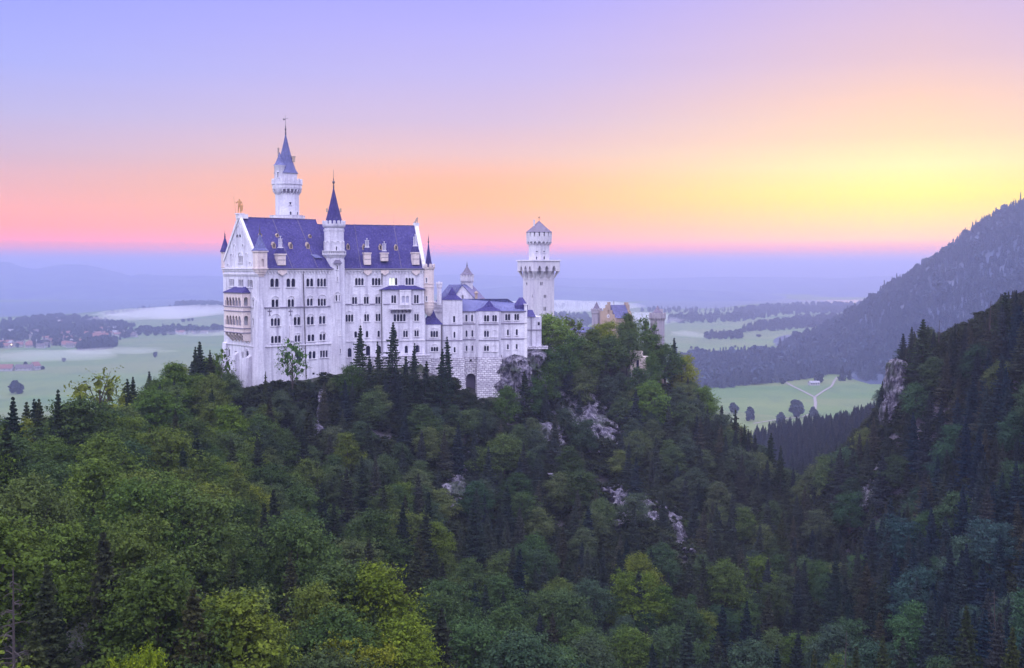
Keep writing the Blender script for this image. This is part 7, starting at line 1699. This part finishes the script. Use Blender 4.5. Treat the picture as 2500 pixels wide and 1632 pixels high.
MS = [(2498, 36, .55), (2485, 40, .5), (2469, 30, .5), (2462, 26, .6), (2453, 24, .7), (2440, 22, .6), (2426, 30, .9), (2417, 22, .8), (2409, 26, .6), (2398, 26, .7), (2392, 26, .6), (2387, 20, .6), (2378, 28, .7), (2370, 30, .8), (2352, 30, .8), (2341, 16, .9), (2314, 26, .6), (2306, 14, .9), (2299, 26, .5), (2288, 14, .6), (2281, 26, .7), (2269, 18, .6), (2260, 14, .6), (2248, 28, .6), (2242, 24, .6), (2231, 26, .8), (2220, 24, .8), (2188, 34, .6), (2196, 28, .5), (2201, 26, .5), (2166, 26, .6), (2177, 30, .7), (2158, 34, .8)]
def sky_y(px): return interp([(1950, 838), (2060, 800), (2150, 755), (2158, 745), (2185, 705), (2210, 680), (2250, 652), (2280, 632), (2330, 595), (2370, 560), (2400, 532), (2430, 508), (2500, 488)], px)
for i, (px, hp, wd) in enumerate(MS):
    Yb = 1880.0; x = (px - 1250) / FPX * Yb * 1.002; best = None
    for Yc_ in range(2000, 2900, 20):      # find where the crest is met by this sight line
        xx_ = (px - 1250) / FPX * Yc_; zz_ = mtn_z(xx_, Yc_); e = zz_ / Yc_
        if best is None or e > best[0]: best = (e, xx_, Yc_, zz_)
    e, xx_, Yc_, zz_ = best; h = hp / FPX * Yc_
    t = thing('spruce_tree', f'{"tall" if hp > 28 else ("short" if hp < 20 else "slim")} spruce standing out on the mountain crest against the yellow sky', 'tree', (xx_, Yc_, zz_ - 1), 'trees along the mountain crest'); t.scale = (h * wd * .9, h * wd * .9, h); t.rotation_euler[2] = i
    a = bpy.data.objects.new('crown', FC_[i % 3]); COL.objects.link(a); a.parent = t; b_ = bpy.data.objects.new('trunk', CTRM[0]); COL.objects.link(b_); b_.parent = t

# ---------------------------------------------------------------- houses of the village, farms and huts
M['hwall'] = mat('house_plaster', (.36, .35, .37)); M['hroofr'] = mat('red_tile_roof', (.20, .095, .085)); M['hroofd'] = mat('dark_tile_roof', (.11, .09, .10)); M['hroofw'] = mat('pale_roof', (.26, .26, .30))
def house(px, py, w, l, h, rh, ang, roof, label, group=None, cat='house', name='house'):
    w *= KF; l *= KF; h *= KF; rh *= KF
    x, y = plain_xy(px, py); t = thing(name, label, cat, (x, y, PLAIN), group); f = Frame((x, y), ang)
    m = MB(); m.box(f, -l / 2, l / 2, -w / 2, w / 2, PLAIN, PLAIN + h); m.prism(Frame((x, y), sd=f.d, dd=f.s), [(-w / 2, PLAIN + h), (w / 2, PLAIN + h), (0, PLAIN + h + rh * .97)], -l / 2, l / 2); m.build('wall', M['hwall'], t)
    m = MB(); z0, z1 = PLAIN + h - .2, PLAIN + h + rh
    for e in (-1, 1):
        v = [f.w(-l / 2 - .8, e * (w / 2 + .8), z0), f.w(l / 2 + .8, e * (w / 2 + .8), z0), f.w(l / 2 + .8, 0, z1), f.w(-l / 2 - .8, 0, z1)]; v2 = [a - Vector((0, 0, .35)) for a in v]
        m.add(v + v2, [(0, 1, 2, 3), (7, 6, 5, 4), (0, 4, 5, 1), (1, 5, 6, 2), (2, 6, 7, 3), (3, 7, 4, 0)])
    rf_ = m.build('roof', M[roof], t); m = MB(); m.box(f, l * .2, l * .2 + .8, -.4, .4, z1 - 1, z1 + 1); m.build('chimney', M['hwall'], rf_)
    m = MB()
    for k in range(4): s = -l / 2 + l * (k + .5) / 4; m.box(f, s - .6, s + .6, -w / 2 - .08, -w / 2 + .1, PLAIN + h * .4, PLAIN + h * .75)
    m.build('window', M['glass'], t)
house(8, 906, 14, 34, 5, 7, 5, 'hroofr', 'long red roofed barn at the far left edge of the meadow', cat='barn', name='barn'); house(60, 905, 12, 30, 5, 6, 0, 'hroofd', 'long grey roofed farm stable between the two red roofs', cat='barn', name='barn'); house(86, 904, 13, 15, 8, 7, 70, 'hroofr', 'farmhouse with a white gable and red roof on the meadow', cat='farmhouse', name='farmhouse')
house(1987, 941, 9, 16, 4.5, 2.5, 12, 'hroofw', 'small white hut with a pale roof beside the forked path', cat='hut', name='hut'); house(2104, 891, 12, 16, 6, 4, 5, 'hroofr', 'red roofed house at the edge of the mountain wood', cat='house'); house(1814, 889, 14, 20, 8, 4, 10, 'hroofw', 'white house behind the spruce belt on the plain'); house(1770, 893, 12, 16, 7, 4, 20, 'hroofw', 'pale house at the left end of the spruce belt'); house(1735, 886, 12, 26, 6, 4, 5, 'hroofw', 'long pale building left behind the spruce belt'); house(1845, 893, 10, 14, 6, 3, 0, 'hroofw', 'small pale house right of the white one behind the spruce belt')
rv = random.Random(31); zones = [((0, 120), (838, 851)), ((100, 190), (836, 850)), ((0, 200), (812, 832)), ((150, 290), (818, 835)), ((225, 350), (812, 824)), ((100, 240), (780, 792)), ((400, 500), (812, 819)), ((240, 300), (803, 808))]
for k in range(84):
    (xa, xb), (ya, yb) = zones[[0, 0, 1, 1, 2, 3, 4, 4, 5, 6, 7][k % 11]]; px, py = rv.uniform(xa, xb), rv.uniform(ya, yb); rt = rv.choice(['hroofr', 'hroofr', 'hroofd', 'hroofw']); wd = {'hroofr': 'red', 'hroofd': 'dark', 'hroofw': 'pale'}[rt]
    house(px, py, rv.uniform(9, 13), rv.uniform(12, 20), rv.uniform(5, 8), rv.uniform(3.5, 5.5), rv.uniform(-40, 40), rt, f'{wd} roofed village house among the hazy trees on the plain', f'{wd} roofed village houses')
house(243, 829, 16, 44, 8, 9, 10, 'hroofr', 'large red roofed building in the middle of the village')
for px, py, lb in ((20, 819, 'lit street lamp at the upper left of the village'), (28, 851, 'bright lit lamp at the lower left edge of the village'), (136, 842, 'lit lamp between the village roofs'), (217, 808, 'lit lamp at the upper edge of the village'), (343, 817, 'white lit lamp right of the village'), (303, 825, 'reddish lit lamp at the right of the village'), (69, 793, 'faint lamp in the village wood')):
    x, y = plain_xy(px, py); t = thing('street_lamp', lb, 'street lamp', (x, y, PLAIN)); m = MB(); m.tube((x, y, PLAIN), (x, y, PLAIN + 9), .15, .1, 6); m.build('pole', M['iron'], t); m = MB(); m.lathe((x, y), [(.3, PLAIN + 9), (1.1, PLAIN + 9.6), (1.1, PLAIN + 10.6), (.3, PLAIN + 11)], 8); m.build('lamp', M['lamp'], t)

# ---------------------------------------------------------------- haze and mist
hz = MB(); f = Frame((0, 0), 0); hz.box(f, -17000, 17000, -3500, 31000, -224, HAZE_TOP)
hm = bpy.data.materials.new('haze_air'); hm.use_nodes = True; t = hm.node_tree; t.nodes.clear(); o_ = t.nodes.new('ShaderNodeOutputMaterial'); pv = t.nodes.new('ShaderNodeVolumePrincipled')
pv.inputs['Color'].default_value = (.38, .44, .73, 1); pv.inputs['Density'].default_value = HAZE_D; pv.inputs['Anisotropy'].default_value = .4
t.links.new(pv.outputs[0], o_.inputs['Volume']); ho = hz.build('haze', hm); ho['kind'] = 'stuff'; tag(ho, 'thin blue evening haze filling the valley', 'haze')
mm_ = bpy.data.materials.new('mist'); mm_.use_nodes = True; t = mm_.node_tree; t.nodes.clear(); o_ = t.nodes.new('ShaderNodeOutputMaterial'); pv = t.nodes.new('ShaderNodeVolumePrincipled')
pv.inputs['Color'].default_value = (.97, .95, 1.0, 1); pv.inputs['Density'].default_value = .0020; t.links.new(pv.outputs[0], o_.inputs['Volume'])
def mist(px0, px1, py0, py1, th, lb):
    xa, ya = plain_xy((px0 + px1) / 2, py1); xb, yb = plain_xy((px0 + px1) / 2, py0); yc_ = (ya + yb) / 2; xc = (px0 + px1) / 2; w = (px1 - px0) / FPX * yc_ / 2
    m = MB(); n1, n2 = 28, 7; vs = []
    for i in range(n2 + 1):
        e = math.pi * i / n2
        for k in range(n1):
            a = 2 * math.pi * k / n1; q = 1 + .5 * noise.noise((math.cos(a) * 1.8 + px0, math.sin(a) * 1.8, i * .35))
            vs.append(((xc - 1250) / FPX * yc_ + math.cos(a) * math.sin(e) * w * q, yc_ + math.sin(a) * math.sin(e) * (yb - ya) / 2 * q, PLAIN + 1.0 + th * 1.3 * (1 + math.cos(e)) / 2))
    m.add(vs, [(i * n1 + k, i * n1 + (k + 1) % n1, (i + 1) * n1 + (k + 1) % n1, (i + 1) * n1 + k) for i in range(n2) for k in range(n1)])
    o = m.build('mist_bank', mm_); tag(o, lb, 'mist', kind='stuff')
mist(-60, 320, 862, 892, 12, 'thin white mist band across the meadow below the village')
mist(150, 430, 856, 872, 10, 'right end of the white mist band over the meadow')
mist(290, 620, 752, 792, 26, 'pink white mist over the fields left of the palace')
mist(400, 640, 812, 826, 10, 'mist strip behind the twin spruces')
mist(1640, 1720, 812, 830, 8, 'mist over the field right of the round tower')
mist(1180, 1560, 740, 770, 26, 'mist behind the covered walk')
mist(1450, 1640, 770, 800, 20, 'mist behind the gatehouse')
